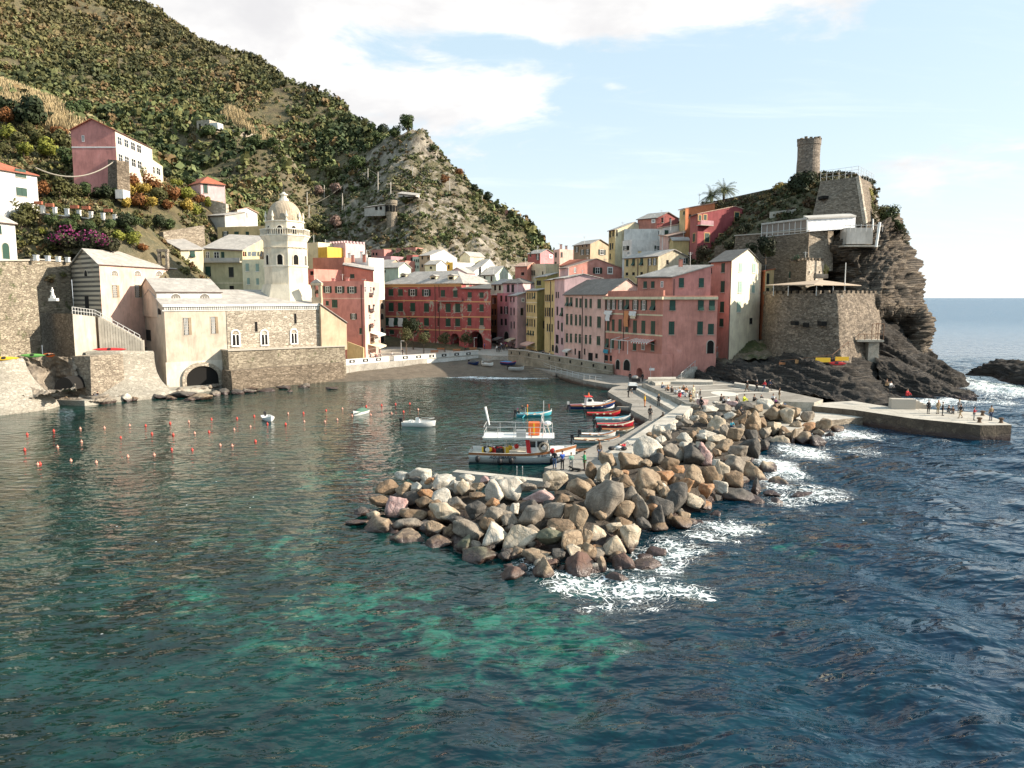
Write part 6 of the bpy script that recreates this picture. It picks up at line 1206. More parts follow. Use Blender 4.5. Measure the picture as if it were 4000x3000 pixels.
# castle bastion
pts = [(3195,166),(3408,156),(3465,172)]; zT = P(3352,694,160).z; zB = 28
def cpt(px,Yd,py): return P(px,py,Yd)
tA,tB,tC = P(3205,708,170),P(3352,690,162),P(3412,718,178); bA,bB,bC = P(3170,860,160),P(3385,900,154),P(3455,930,176)
t0 = thing('castle_bastion',bB,'massive sloping brown stone bastion of the castle on top of the rock','castle bastion'); mb = MB(); tD,bD = tA+(tC-tB),bA+(bC-bB); bD.z = bA.z
mb.hexa([bA,bB,bC,bD],[tA,tB,tC,tD],STONED); mb.build('masonry',t0); mb = MB(); mb.tube([tB,bB],[.5,.5],STONEP,4); mb.build('quoins',t0)
mb = MB()
for s,e_ in ((tA,tB),(tB,tC)):
 for k in range(7): q = s.lerp(e_,k/6); mb.tube([q,q+Vector((0,0,2.2))],.04,PALEM,4)
 for hh in (.8,1.5,2.2): mb.tube([s+Vector((0,0,hh)),e_+Vector((0,0,hh))],.03,PALEM,4)
mb.build('railing',t0)
for (x,y) in ((1020,380),(1300,365)): px,py = Z('x',x,y); q = P(px,py,162.3); mb = MB(); mb.box(q+Vector((0,.9,0)),(1.3,2.4,.6),DRK); mb.build('opening',t0)
# round keep
kc = P(3155,690,186); rK = 41/F*186; t0 = thing('round_tower',kc,'tall cylindrical stone watch tower crowning the castle hill','tower'); zk = P(3155,548,186).z; mb = MB(); mb.lathe((kc.x,kc.y,0),[(rK*1.06,kc.z-5),(rK*1.02,kc.z+3),(rK*.985,(kc.z+zk)/2),(rK,zk-1.4),(rK*1.05,zk-1.2),(rK*1.05,zk)],masonry('keep_stone',(.34,.28,.22),(.15,.12,.095),1.3,2.6,.15),28); mb.build('masonry',t0)
mb = MB()
for k in range(14): a_ = k*2*math.pi/14; mb.box((kc.x+rK*.95*math.cos(a_),kc.y+rK*.95*math.sin(a_),zk+.12),(.6,.6,.35+.4*((k*7) % 3 == 0)),STONED,a_)
mb.build('battlements',t0)
slabwall('stone plinth wall at the foot of the round castle tower',(3080,186),(3200,184),706,40,STONED,6,top2=704)
tw = P(1531,862,TWY); t0 = thing('watch_tower',tw,'small round stone tower with arched openings on the terraced slope','tower'); r_ = 21/F*TWY; zt_ = P(1531,783,TWY).z; mb = MB(); mb.lathe((tw.x,tw.y,0),[(r_,tw.z-8),(r_*.97,zt_-1.5),(r_*1.05,zt_-1.3),(r_*1.05,zt_)],STONE,20); mb.build('masonry',t0)
for k in range(5): a_ = R(200+k*35); mb = MB(); mb.box((tw.x+r_*math.cos(a_),tw.y+r_*math.sin(a_),zt_-3.0),(.35,.8,2.2),DRK,a_); mb.build('window',t0)
# glazed restaurant and white sheeted marquee
t0 = thing('glazed_restaurant',P(3060,900,153),'long glazed terrace restaurant with metal frames on the stone wall','restaurant'); a,b = P(2974,928,155),P(3150,908,150.5); u,n = framexyz(tuple(a[:2]),tuple(b[:2])); L = (b-a).length; hh = P(3150,858,150.5).z-b.z
mb = MB()
for k in range(9): q = a.lerp(b,k/8); mb.tube([q,q+Vector((0,0,hh))],.09,PALEM,4)
for f in (0,.35,1): mb.tube([a+Vector((0,0,hh*f)),b+Vector((0,0,hh*f))],.08,PALEM,4)
mb.build('frame',t0); mb = MB(); mb.hexa([a-n*.1,b-n*.1,b-n*.16,a-n*.16],[q+Vector((0,0,hh)) for q in (a-n*.1,b-n*.1,b-n*.16,a-n*.16)],plain('amber_glass',(.20,.155,.12),.15)); mb.build('glazing',t0)
mb = MB(); mb.hexa([q+Vector((0,0,hh)) for q in (a+n*.5,b+n*.5,b-n*5,a-n*5)],[q+Vector((0,0,hh+.35)) for q in (a+n*.5,b+n*.5,b-n*5,a-n*5)],PK['grey']); mb.build('roof',t0)
t0 = thing('marquee',P(3250,880,150),'bright white plastic sheeted marquee along the cliff edge restaurant','marquee'); a,b = P(3153,905,150),P(3340,892,153); tz0,tz1 = P(3153,858,150).z,P(3340,848,153).z; SHT = plain('white_sheet',(.80,.80,.80),.35)
A = []; r = np.random.RandomState(2)
for j in range(9): A.append([Vector((a.lerp(b,i/30).x,a.lerp(b,i/30).y-.035*math.sin(i*1.9+j*.5),(a.z+(b.z-a.z)*i/30)*(1-j/8)+(tz0+(tz1-tz0)*i/30)*j/8)) for i in range(31)])
A = np.array([[list(q) for q in r_] for r_ in A]); link('sheet',fast_mesh('sheet',A.reshape(-1,3),gridfaces(9,31),SHT,None,True),t0)
mb = MB(); q0,q1 = bz_(a,tz0),bz_(b,tz1); mb.hexa([q0-Vector((0,.3,0)),q1-Vector((0,.3,0)),q1+Vector((1,5,0)),q0+Vector((1,5,0))],[q+Vector((0,0,.3)) for q in (q0-Vector((0,.3,0)),q1-Vector((0,.3,0)),q1+Vector((1,5,1)),q0+Vector((1,5,1)))],PK['grey']); mb.build('roof',t0)
for px,py0,py1,Yd in ((3153,905,858,149.8),(3410,855,898,152)): q = P(px,py0,Yd); mb = MB(); mb.tube([q,P(px,py1,Yd)],.14,WHT,5); mb.build('post',t0)
t0 = thing('hanging_terrace',P(3370,950,149),'concrete box terrace hanging from the cliff below the bastion','terrace'); a,b = P(3302,960,151),P(3425,962,149); mb = MB(); mb.box((a+b)/2+Vector((0,1.5,0)),((b-a).length+1.5,4,.3),KB); mb.box((a+b)/2+Vector((-.3,1.6,2.0)),((b-a).length-.5,3,3.2),PK['grey']); mb.build('box',t0)
mb = MB()
for k in range(8): q = P(3300+k*21,905,149); mb.tube([q,q+Vector((0,0,1.5))],.04,PALEM,4)
mb.tube([P(3300,880,149),P(3447,880,149)],.05,PALEM,4); mb.tube([P(3437,868,148),P(3422,965,148)],.25,WHT,6); mb.build('railing',t0)
# ================================================================ BOULDERS
RC = {'P': ('pale grey',rockm('rock_pale',(.38,.345,.285),(.60,.56,.48),(.44,.385,.30),sc=.9,bump=.16)),'T': ('tan',rockm('rock_tan',(.20,.14,.088),(.36,.275,.185),(.47,.40,.29),sc=.8,bump=.16)),
  'C': ('cream yellow',rockm('rock_cream',(.33,.27,.19),(.56,.48,.37),(.42,.32,.20),sc=.9,bump=.16)),'B': ('brown',rockm('rock_brown',(.13,.085,.05),(.26,.18,.11),(.33,.25,.17),sc=.8,bump=.16)),
  'G': ('mid grey',rockm('rock_grey',(.15,.125,.098),(.29,.25,.20),(.38,.33,.26),sc=.9,bump=.16)),'D': ('dark grey',rockm('rock_dark',(.055,.05,.045),(.12,.11,.095),(.2,.17,.14),sc=.9,bump=.16)),
  'K': ('pink',rockm('rock_pink',(.34,.20,.18),(.50,.36,.33),(.58,.48,.44),sc=1.0,bump=.16)),'O': ('mossy olive',rockm('rock_olive',(.085,.09,.055),(.17,.165,.11),(.22,.19,.14),sc=.9,bump=.14)),'R': ('wet reddish',rockm('rock_red',(.085,.045,.035),(.17,.10,.075),(.24,.17,.12),sc=.9,bump=.14)),'U': ('rusty orange',rockm('rock_rust',(.26,.12,.055),(.42,.25,.13),(.48,.38,.27),sc=.9,bump=.14))}
def ico(sub):
 bm = bmesh.new(); bmesh.ops.create_icosphere(bm,subdivisions=sub,radius=1); v = np.array([list(q.co) for q in bm.verts]); f = np.array([[q.index for q in fa.verts] for fa in bm.faces]); bm.free(); return v,f
IV,IF = ico(4); IV3,IF3 = ico(3)
def rockmesh(size,seed,low=False,yaw=None):
 V,Fc = (IV3,IF3) if low else (IV,IF); r = np.random.RandomState(seed); k = r.randint(12,18); N = r.randn(k,3); N /= np.linalg.norm(N,axis=1)[:,None]; d = r.uniform(.55,.9,k)
 c = V @ N.T; rr = np.where(c > .05,d/np.maximum(c,.05),9.); rr = np.sort(rr,axis=1)[:,:2]; sm = .03; m = rr[:,0]-sm*np.exp(-(rr[:,1]-rr[:,0])/sm)*.5; m = np.minimum(m,1.35)
 q = V*m[:,None]; off = r.rand()*50
 nz = np.array([mnoise.fractal(Vector((a*1.7+off,b*1.7,c_*1.7)),1.0,2.1,4) for a,b,c_ in q]); nf = np.array([abs(mnoise.noise(Vector((a*5+off,b*5,c_*5))))+.5*abs(mnoise.noise(Vector((a*11,b*11+off,c_*11)))) for a,b,c_ in q]); q = q*(1+.085*nz-.07*nf)[:,None]
 sc = np.array(size)/2/np.array([np.ptp(q[:,0])/2,np.ptp(q[:,1])/2,np.ptp(q[:,2])/2]); q = (q-(q.max(0)+q.min(0))/2)*sc
 return q,Fc
bctl = []
for px,py in [(1300,2080),(1390,2060),(1450,2100),(1540,2120),(1700,2160),(1800,2185),(1900,2215),(2000,2290),(2120,2285),(2250,2290),(2400,2290),(2500,2240),(2560,2195),(2600,2120),(2700,2065),(2740,2055),(2850,2000),(2946,1982),(3046,1972),(3195,1962),(3090,1912),(2990,1850),(2971,1793),(2996,1758),(3071,1748),(3170,1733),(3225,1743),(3250,1713),(3295,1683),(2400,2400),(3300,1900)]: bctl.append((px,py,G(px,py,0).y))
for px,py,z in [(1560,1880,1.6),(1450,1960,.8),(1650,1845,2.0),(1800,1870,2.0),(2000,1895,2.0),(2130,1890,2.2),(2300,1860,2.5),(2440,1790,2.7),(2560,1700,2.8),(2680,1620,2.8),(2800,1590,2.9),(3000,1580,2.7),(3120,1595,2.4),(3230,1625,1.6),(1900,2020,1.7),(2200,2030,2.0),(2450,1950,2.2),(2700,1850,2.3),(2900,1750,2.3),(2900,1650,2.6)]: bctl.append((px,py,G(px,py,z).y))
bY = rbf([q[:2] for q in bctl],[q[2] for q in bctl])
def zonename(px,py):
 if px < 1700: return 'at the left breakwater tip'
 if py > 2180: return 'in the front surf'
 if px < 2120: return 'in front of the dive boat' if py < 2030 else 'low on the front breakwater slope'
 if px < 2520: return 'beside the quay end group' if py < 1930 else 'in the middle of the breakwater slope'
 if px < 2850: return 'against the pale kerb' if py < 1760 else 'above the surf on the seaward slope'
 return 'below the platform edge' if py < 1720 else 'on the seaward edge among the foam'
seen = {}
def boulder(px,py,w,h,c,Yd=None,sink=.0,group='boulders of the breakwater',zone=None,low=False,lab=None):
 Yd = float(bY([[px,py]])[0]) if Yd is None else Yd; s = Yd/F; W_,H_ = w*s*1.06,h*s*1.10; D_ = (W_*.6+H_*.4)*1.05; v = P(px,py,Yd+D_*.22); v.z -= sink
 seed = int(px*7+py*13) % 99991; q,Fc = rockmesh((W_,D_,H_),seed,low); o = fast_mesh('boulder',q,Fc,RC[c][1],None,False)
 big = 'huge' if max(w,h) > 125 else 'large' if max(w,h) > 85 else 'medium' if max(w,h) > 50 else 'small'; shp = 'flat' if w > 1.7*h else 'upright' if h > 1.2*w else 'angular'
 ob = link('boulder',o,None,**T(lab or f'{big} {RC[c][0]} {shp} boulder {zone or zonename(px, py)}','boulder',group)); ob.location = v; return ob
gl = """455 615 100 60 P,585 600 150 90 P,365 690 150 100 B,470 690 110 80 T,545 630 90 40 D,555 690 80 70 P,620 635 80 80 P,700 615 90 50 P,740 665 150 110 P,865 690 95 115 C,890 628 110 60 P,310 785 140 75 B,420 815 155 135 K,620 722 130 60 U,730 752 140 110 P,610 795 130 90 B,830 790 130 80 G,745 850 215 130 C,195 845 100 60 D,270 880 90 90 C,160 925 150 45 B,285 960 260 140 T,505 945 220 100 G,540 870 200 80 B,685 965 150 110 T,500 1040 240 120 T,700 1065 200 110 B,905 960 210 150 G,960 745 110 50 B,950 830 140 120 D,780 985 90 120 B,870 1080 140 130 O,980 1150 250 120 O,1085 1015 180 190 P,1060 870 140 110 G,1080 710 140 150 P,1180 690 200 170 P,1365 738 210 82 K,1015 640 70 60 K,965 680 90 60 T,1060 790 100 60 U,1130 835 120 70 G,1200 830 80 80 P,1300 810 130 90 D,1320 900 180 170 G,1180 900 120 80 G,1250 1020 240 150 C,1460 845 190 120 G,1480 638 170 130 C,1635 690 170 140 T,1540 770 130 80 B,1810 790 250 310 G,1630 885 130 160 T,1520 950 190 90 B,1450 1020 200 120 O,1350 1138 200 70 T,1500 1130 90 60 D,1590 1040 150 120 T,1600 1115 100 90 C,1690 1010 80 100 T,1760 980 120 95 C,1870 1080 170 170 C,1975 1030 140 190 C,1780 1195 70 110 T,1640 1220 200 200 R,1400 1265 150 190 T,1195 1280 210 150 R,1430 1190 150 50 R,1895 1297 170 85 R,1930 1185 150 130 R,2090 1212 220 90 T,2145 1120 160 70 R,1705 1085 90 60 T,1140 1150 90 70 D,1170 1215 80 40 R,1715 575 75 120 B,1805 590 105 135 C,1830 500 120 90 T,1640 990 70 60 T,1465 980 60 60 C,1870 950 110 60 C,820 895 120 50 D,690 800 90 60 B,475 850 60 50 G,640 640 60 40 U,1240 640 90 50 P,1300 690 110 60 G,1400 670 100 50 G,1700 660 90 60 B,1580 850 90 90 B,1090 640 100 50 P,800 660 60 50 P"""
hl_ = """335 805 200 140 T,220 900 110 60 T,455 825 90 60 T,465 715 225 205 P,660 735 190 130 G,640 825 140 90 B,820 765 165 175 D,765 700 130 100 P,750 630 120 90 P,905 755 100 210 K,565 640 90 70 P,545 570 115 95 P,605 600 80 80 G,450 985 240 220 T,290 965 140 110 B,600 935 140 100 U,700 870 100 60 U,745 1000 135 135 U,820 925 150 170 T,950 930 140 170 B,690 1100 190 230 D,570 1165 200 160 D,540 1240 110 200 D,720 1300 180 125 B,830 1120 140 110 C,750 1230 100 70 T,930 1045 130 110 U,1030 1015 100 120 P,1040 885 110 160 C,1140 965 150 140 B,1170 1090 270 130 D,1130 835 190 150 G,1290 920 230 190 T,1420 885 200 170 C,1500 1000 190 150 T,1320 1145 120 80 R,1480 1130 90 70 R,1680 1080 220 70 R,1430 1065 130 60 D,1315 1030 70 170 D,1260 700 180 170 D,1170 740 150 120 G,1210 810 130 80 G,1070 690 140 110 T,1000 640 150 80 C,930 600 150 80 P,1000 530 140 160 C,1070 580 90 110 G,1150 600 120 110 T,1285 500 125 175 T,1195 570 60 110 G,1275 620 100 120 D,1380 590 90 90 G,1370 680 100 90 D,1485 660 160 120 C,1460 550 110 110 C,1540 600 100 120 B,1597 620 60 140 T,1685 635 140 120 T,1800 655 130 100 D,1800 590 80 70 T,1730 540 110 70 U,1620 530 90 80 T,1555 460 125 140 C,1440 430 140 100 T,1385 360 135 80 P,1620 430 100 90 T,1720 450 130 80 G,1850 530 100 110 T,1885 605 70 60 D,1955 555 110 60 B,1060 390 130 60 G,950 400 140 60 P,880 445 120 60 T,1215 375 140 60 D,1290 395 150 70 T,840 380 75 40 G,890 350 90 60 K,770 500 110 70 G,700 530 100 60 D,645 545 90 60 P,830 470 80 50 P,900 485 70 50 T,860 575 110 70 T,800 605 110 80 B,890 620 90 60 P,470 600 50 40 B,520 625 70 50 B,1110 450 90 60 P,1350 510 80 90 B,1200 485 70 100 B,1170 430 80 60 B,1010 450 90 60 D,720 470 80 40 G,1240 440 70 60 T,1000 350 70 30 P,1120 360 90 50 K,1480 380 70 50 B,1560 390 120 50 B,950 690 80 70 C,1010 740 80 70 T,1000 820 70 60 P,870 680 60 60 P,560 740 70 70 B,530 880 100 70 T,560 1010 80 110 T,600 1060 90 90 T,480 1090 70 70 B,400 1160 130 170 G,430 1290 110 80 D,330 1080 120 150 G,640 1240 60 60 B,880 1100 70 60 D,1010 1090 60 50 D,1600 700 60 60 D"""
for ls,rg in ((gl,'g'),(hl_,'h')):
 sc = ZR[rg][2]
 for it in ls.split(','):
  x,y,w_,h_,c = it.split(); px,py = Z(rg,float(x),float(y)); boulder(px,py,float(w_)/sc,float(h_)/sc,c)
r = np.random.RandomState(3); outline = [(1400,2040),(1540,1900),(1660,1850),(1900,1895),(2110,1915),(2300,1880),(2420,1820),(2560,1700),(2700,1620),(2780,1600),(3090,1610),(3220,1650),(3260,1690),(3060,1730),(2960,1760),(2960,1850),(3080,1900),(2960,1960),(2720,2040),(2570,2120),(2540,2180),(2420,2230),(2200,2220),(1990,2220),(1860,2180),(1700,2130),(1540,2090)]
k = 0
while k < 125:
 px,py = r.uniform(1400,3260),r.uniform(1600,2240)
 if not inpoly(np.array([px]),np.array([py]),outline)[0]: continue
 s = 2900/float(bY([[px,py]])[0]); w_ = r.uniform(.7,1.5)*s; k += 1
 boulder(px,py,w_,w_*r.uniform(.6,.9),r.choice(list('PTTBBGGDDCU')),sink=.45,low=True)
# dark rubble filling under the boulders
C_ = []; qx = np.arange(1330,3330,22); qy = np.arange(1560,2330,18); QX,QY = np.meshgrid(qx,qy); YY = bY(np.c_[QX.ravel(),QY.ravel()]).reshape(QX.shape)
pts = np.array([[list(P(QX[j,i],QY[j,i],YY[j,i]+.9)) for i in range(len(qx))] for j in range(len(qy))]); pts[...,2] = np.minimum(pts[...,2],2.2)-.75+fbm(pts[...,0]*.8,pts[...,1]*.8,3,2)*.9
ins = inpoly(QX,QY,outline); ff_ = gridfaces(*QX.shape); ff_ = ff_[ins.ravel()[ff_].any(axis=1)]; link('breakwater_core',fast_mesh('breakwater_core',pts.reshape(-1,3),ff_,rockm('w_core',(.04,.033,.026),(.10,.08,.06),(.15,.12,.09),sc=1.2,bump=.3),None,False),kind='structure')
# shore rocks on the left
bl = """570 1425 130 90 G,650 1455 80 60 G,285 1450 60 30 P,370 1470 120 40 T,500 1484 90 35 U,580 1477 50 50 T,690 1487 70 40 U,730 1455 60 80 D,830 1472 200 70 G,920 1484 120 45 G,1000 1454 70 45 T,1092 1457 85 62 P,1240 1437 100 40 T,1320 1410 140 45 D,1400 1442 120 36 D,1560 1424 220 46 D,1740 1447 180 40 T,1850 1417 90 36 G,1930 1402 90 44 D,2050 1402 100 36 D,2160 1392 100 30 G,30 1516 90 45 T,130 1482 110 36 D,200 1458 100 36 D,450 1452 70 34 D,780 1492 80 30 B,1150 1462 70 34 B,1480 1452 90 28 B,1640 1462 90 22 B"""
for it in bl.split(','):
 x,y,w_,h_,c = it.split(); px,py = Z('b',float(x),float(y)); hh = float(h_)/2.212; boulder(px,py-hh*.12,float(w_)/2.212*1.15,hh*1.4,c,Yd=G(px,py+hh*.35,0).y,group='rocks along the left shore',zone='on the shore below the '+('left walls' if px < 320 else 'curved sea wall' if px < 620 else 'church'))
for x,y,w_,h_,c in ((1310,33,90,14,'D'),(1500,14,60,22,'G'),(1400,20,70,16,'D'),(1250,26,60,16,'B'),(1430,36,30,8,'U'),(1640,22,60,10,'D'),(1160,46,50,12,'B')):
 px,py = Z('i',x,y); boulder(px,py,w_/1.264,h_/1.264*1.6,c,Yd=G(px,py+3,0).y,group='rocks along the left shore',zone='awash near the white wall')
v = G(2720,1440,4)
boulder(2752,1435,26,22,'P',Yd=140,zone='perched on the slope by the stairs',group=None)
# ================================================================ BOATS
def skinned(edges,verts,name,levels=1):      # verts: [(pos, radius)], grown with the Skin modifier
 bm = bmesh.new(); ly = bm.verts.layers.skin.verify(); vs = []
 for i,(p_,r_) in enumerate(verts): v = bm.verts.new(p_); v[ly].radius = (r_,r_) if not isinstance(r_,tuple) else r_; v[ly].use_root = (i == 0); vs.append(v)
 for a_,b_ in edges: bm.edges.new((vs[a_],vs[b_]))
 me = bpy.data.meshes.new('tmp'); bm.to_mesh(me); bm.free(); o = bpy.data.objects.new('tmp',me); SC.collection.objects.link(o)
 m = o.modifiers.new('s','SKIN'); m.use_smooth_shade = True; m.branch_smoothing = .6; s = o.modifiers.new('u','SUBSURF'); s.levels = levels; s.render_levels = levels
 dg = bpy.context.evaluated_depsgraph_get(); out = bpy.data.meshes.new_from_object(o.evaluated_get(dg)); out.name = name; bpy.data.objects.remove(o); bpy.data.meshes.remove(me); return out
BW = plain('boat_white',(.74,.74,.71),.3); BRED = plain('boat_red',(.46,.02,.035),.35); BNAVY = plain('boat_navy',(.015,.035,.12),.3); BCY = plain('boat_cyan',(.08,.42,.50),.4); BWD = plain('boat_wood',(.36,.15,.06),.5); BCR = plain('boat_cream',(.66,.60,.48),.4); BLK = plain('rubber_black',(.012,.012,.014),.5); ORG = plain('orange_plastic',(.80,.16,.03),.5); YEL = plain('yellow_plastic',(.80,.50,.03),.5); REDP = plain('red_plastic',(.65,.03,.03),.5); BLUC = plain('blue_cover',(.07,.18,.36),.7); GRNC = plain('green_cover',(.06,.13,.09),.7)
def hullpts(L,B,f0,f1,fm,t,transom=.75,k=7):      # local: bow at +x
 x = -L/2+L*t; w = B/2*(transom+(1-transom)*math.sin(min(1,t/.45)*math.pi/2))*(1 if t < .5 else max(0.0,1-((t-.5)/.5)**2.4)); zs = (f0+(fm-f0)*math.sin(min(t,.5)*math.pi)) if t < .5 else fm+(f1-fm)*((t-.5)/.5)**1.7
 kz = -.28+.28*max(0,(t-.7)/.3)**2*1.2; out = []
 for i in range(k): a_ = i/(k-1); out.append((x+(.10*L*.5*max(0,(t-.7)/.3)*a_),-w*math.sin(a_*math.pi/2)**.7*(.8+.2*a_),kz+(zs-kz)*a_**1.5))
 return out,w,zs
def hull(mb,L,B,f0,f1,fm,mat,stripe=None,inner=None,n=22,transom=.75,floor=.1,boot=None):
 k = 9; S = [hullpts(L,B,f0,f1,fm,i/(n-1),transom,k) for i in range(n)]
 for side in (1,-1):
  vs = [(p_[0],p_[1]*side,p_[2]) for s in S for p_ in s[0]]; fs = []; bm_ = []
  for i in range(n-1):
   for j in range(k-1):
    f = (i*k+j,(i+1)*k+j,(i+1)*k+j+1,i*k+j+1); f = f if side > 0 else f[::-1]; m_ = mat
    if stripe and j >= k-2: m_ = stripe
    if boot and j <= 3: m_ = boot
    mb.add([vs[q] for q in f],[(0,1,2,3)],m_)
 tr = S[0][0]; mb.face([(p_[0],p_[1],p_[2]) for p_ in tr]+[(p_[0],-p_[1],p_[2]) for p_ in tr[::-1]],mat)
 if inner:
  for side in (1,-1):
   o = [(s[0][-1][0],s[0][-1][1]*side,s[0][-1][2]) for s in S]; i_ = [(q[0]*.985,q[1]*.84,q[2]) for q in o]; d_ = [(q[0]*.95,q[1]*.66,floor) for q in o]
   for j in range(n-1):
    for A_,B_,m_ in ((o,i_,stripe or inner),(i_,d_,inner)): f = [A_[j],A_[j+1],B_[j+1],B_[j]]; mb.face(f if side > 0 else f[::-1],m_)
  o = [(s[0][-1][0]*.95,s[0][-1][1]*.66,floor) for s in S]
  for j in range(n-1): mb.face([o[j],o[j+1],(o[j+1][0],-o[j+1][1],floor),(o[j][0],-o[j][1],floor)],inner)
 return S
def outboard(root,L,f0,tilt=True,c=None):
 mb = MB(); mb.box((-L/2-.22,0,f0+.25),(.34,.28,.42),c or BLK); mb.tube([(-L/2-.2,0,f0+.1),(-L/2-.42 if tilt else -L/2-.2,0,-.25)],[.09,.06],BLK,6); mb.box((-L/2-.02,0,f0),(.12,.25,.3),BLK); mb.build('outboard_motor',root)
def place(root,loc,rz): root.location = loc; root.rotation_euler = (0,0,rz)
def boat(label,x0,x1,py,rz,hc,inner,stripe=None,L=None,motor=True,B=None,f=(.42,.75,.36),extra=None,z=0,group=None,tarp=None,boot=None,seats=BWD,Y=None,fend=True,name='rowing_boat',cat='boat',mc=None):
 c = G((x0+x1)/2,py,z); Lm = L or (x1-x0)/F*c.y*1.02; B = B or Lm*.3; root = thing(name,(0,0,0),label,cat,group); mb = MB(); hull(mb,Lm,B,f[0],f[1],f[2],hc,stripe,inner,boot=boot); mb.build('hull',root,True)
 if tarp: 
  mb = MB(); A_ = np.array([[[Lm*(-.5+i/14),B/2*(-1+2*j/6)*min(1,1.9-1.9*abs(i/14-.45))*.95,f[2]+.05+(.5 if tarp is not BLUC else .3)*(1-abs(-1+2*j/6)**1.5)*math.sin(math.pi*min(1,i/14+.08))] for j in range(7)] for i in range(15)]); link('cover',fast_mesh('cover',A_.reshape(-1,3),gridfaces(15,7),tarp,None,True),root)
 else:
  for q in (-.22,.05,.28): mb = MB(); mb.box((Lm*q,0,f[2]*.72),(Lm*.055,B*.72,.05),seats); mb.build('thwart',root)
 if motor: outboard(root,Lm,f[0],True,mc)
 if fend:
  for q in (-.2,0,.2): mb = MB(); mb.tube([(Lm*q-.14,-B*.5-.03,f[2]*.75),(Lm*q+.14,-B*.5-.03,f[2]*.75)],.07,BCR,6); mb.build('fender',root)
 if name == 'rowing_boat': mb = MB(); mb.tube([(Lm*.5-.02,0,f[1]*.6),(Lm*.53+.02,0,f[1]+.22)],[.05,.04],stripe or hc,5); mb.build('stem_post',root)
 if extra: extra(root,Lm,B)
 place(root,c+Vector((0,0,.02)),rz); return root
MO = 'boats moored along the quay'
boat('bright red wooden rowing boat with white fenders beside the navy cabin boat',2291,2419,1622,R(5),BRED,BRED,BWD,group=MO)
boat('white rowing boat with a light cyan interior moored between the two red boats',2325,2457,1643,R(3),BW,BCY,BW,group=MO)
boat('red rowing boat with a raised stem partly behind the cream boat',2329,2470,1668,R(5),BRED,BRED,BCR,group=MO,f=(.5,.85,.42))
boat('cream rowing boat with a brown gunwale and dark side grips near the quay steps',2350,2471,1688,R(0),BCR,BWD,BWD,group=MO)
boat('plain white rowing boat moored behind the longer white boat',2270,2400,1706,R(2),BW,BW,BWD,group=MO)
boat('long white rowing boat with beige rubbing strake nearest the quay steps',2242,2412,1727,R(-1),BW,BCR,BWD,group=MO)
boat('white rowing boat with a varnished wooden interior and blue floor behind the dive boat',2180,2321,1771,R(-7),BW,BWD,BWD,group=MO)
def tq(root,L,B):
 mb = MB(); mb.tube([(-L*.25,-B*.4,.3),(-L*.36,-B*.9,-.1)],.05,BCY,5); mb.build('oar',root); mb = MB(); mb.tube([(-L*.2,-B*.5,.1),(-L*.2,-B*.5,1.7)],.04,YEL,5); mb.blob((-L*.2,-B*.5,1.5),(.09,.09,.25),ORG); mb.build('float_pole',root); mb = MB(); mb.tube([(L*.46,0,.7),(L*.47,0,1.6)],.03,BWD,5); mb.box((L*.46,0,1.35),(.16,.03,.5),plain('flag_red',(.5,.05,.04))); mb.build('flag',root)
tb = boat('turquoise rowing boat with a small flag carrying a bending man in mid harbour',2018,2150,1624,R(6),BCY,BCY,BW,extra=tq)
boat('small white skiff with a windscreen facing the camera in the bay',1003,1092,1640,R(-60),BW,BW,None,L=3.6,B=1.6,seats=BW,fend=False,name='motor_skiff',group=None)
boat('small boat under a green tarpaulin moored in the bay',1375,1440,1618,R(-110),BW,BW,None,L=3.4,B=1.4,tarp=GRNC,motor=False,fend=False,name='covered_boat')
def spd(root,L,B):
 mb = MB(); mb.box((-L*.02,0,.75),(.5,.6,.7),BW); mb.box((.15,0,1.12),(.06,.6,.3),GLS); mb.box((-L*.25,0,.55),(.5,B*.6,.35),BW); mb.build('console',root)
 mb = MB(); pts = [(L*.05,-B*.46,.6),(L*.05,-B*.46,.95),(L*.3,-B*.36,1.0),(L*.5,0,1.1),(L*.3,B*.36,1.0),(L*.05,B*.46,.95),(L*.05,B*.46,.6)]; mb.tube(pts,.03,PALEM,5); mb.build('bow_rail',root)
boat('white motor boat with a bow rail and black outboard in the middle of the bay',1572,1698,1665,R(-6),BW,BW,BW,B=1.7,f=(.55,.8,.6),extra=spd,fend=False,name='motor_boat',seats=BW)
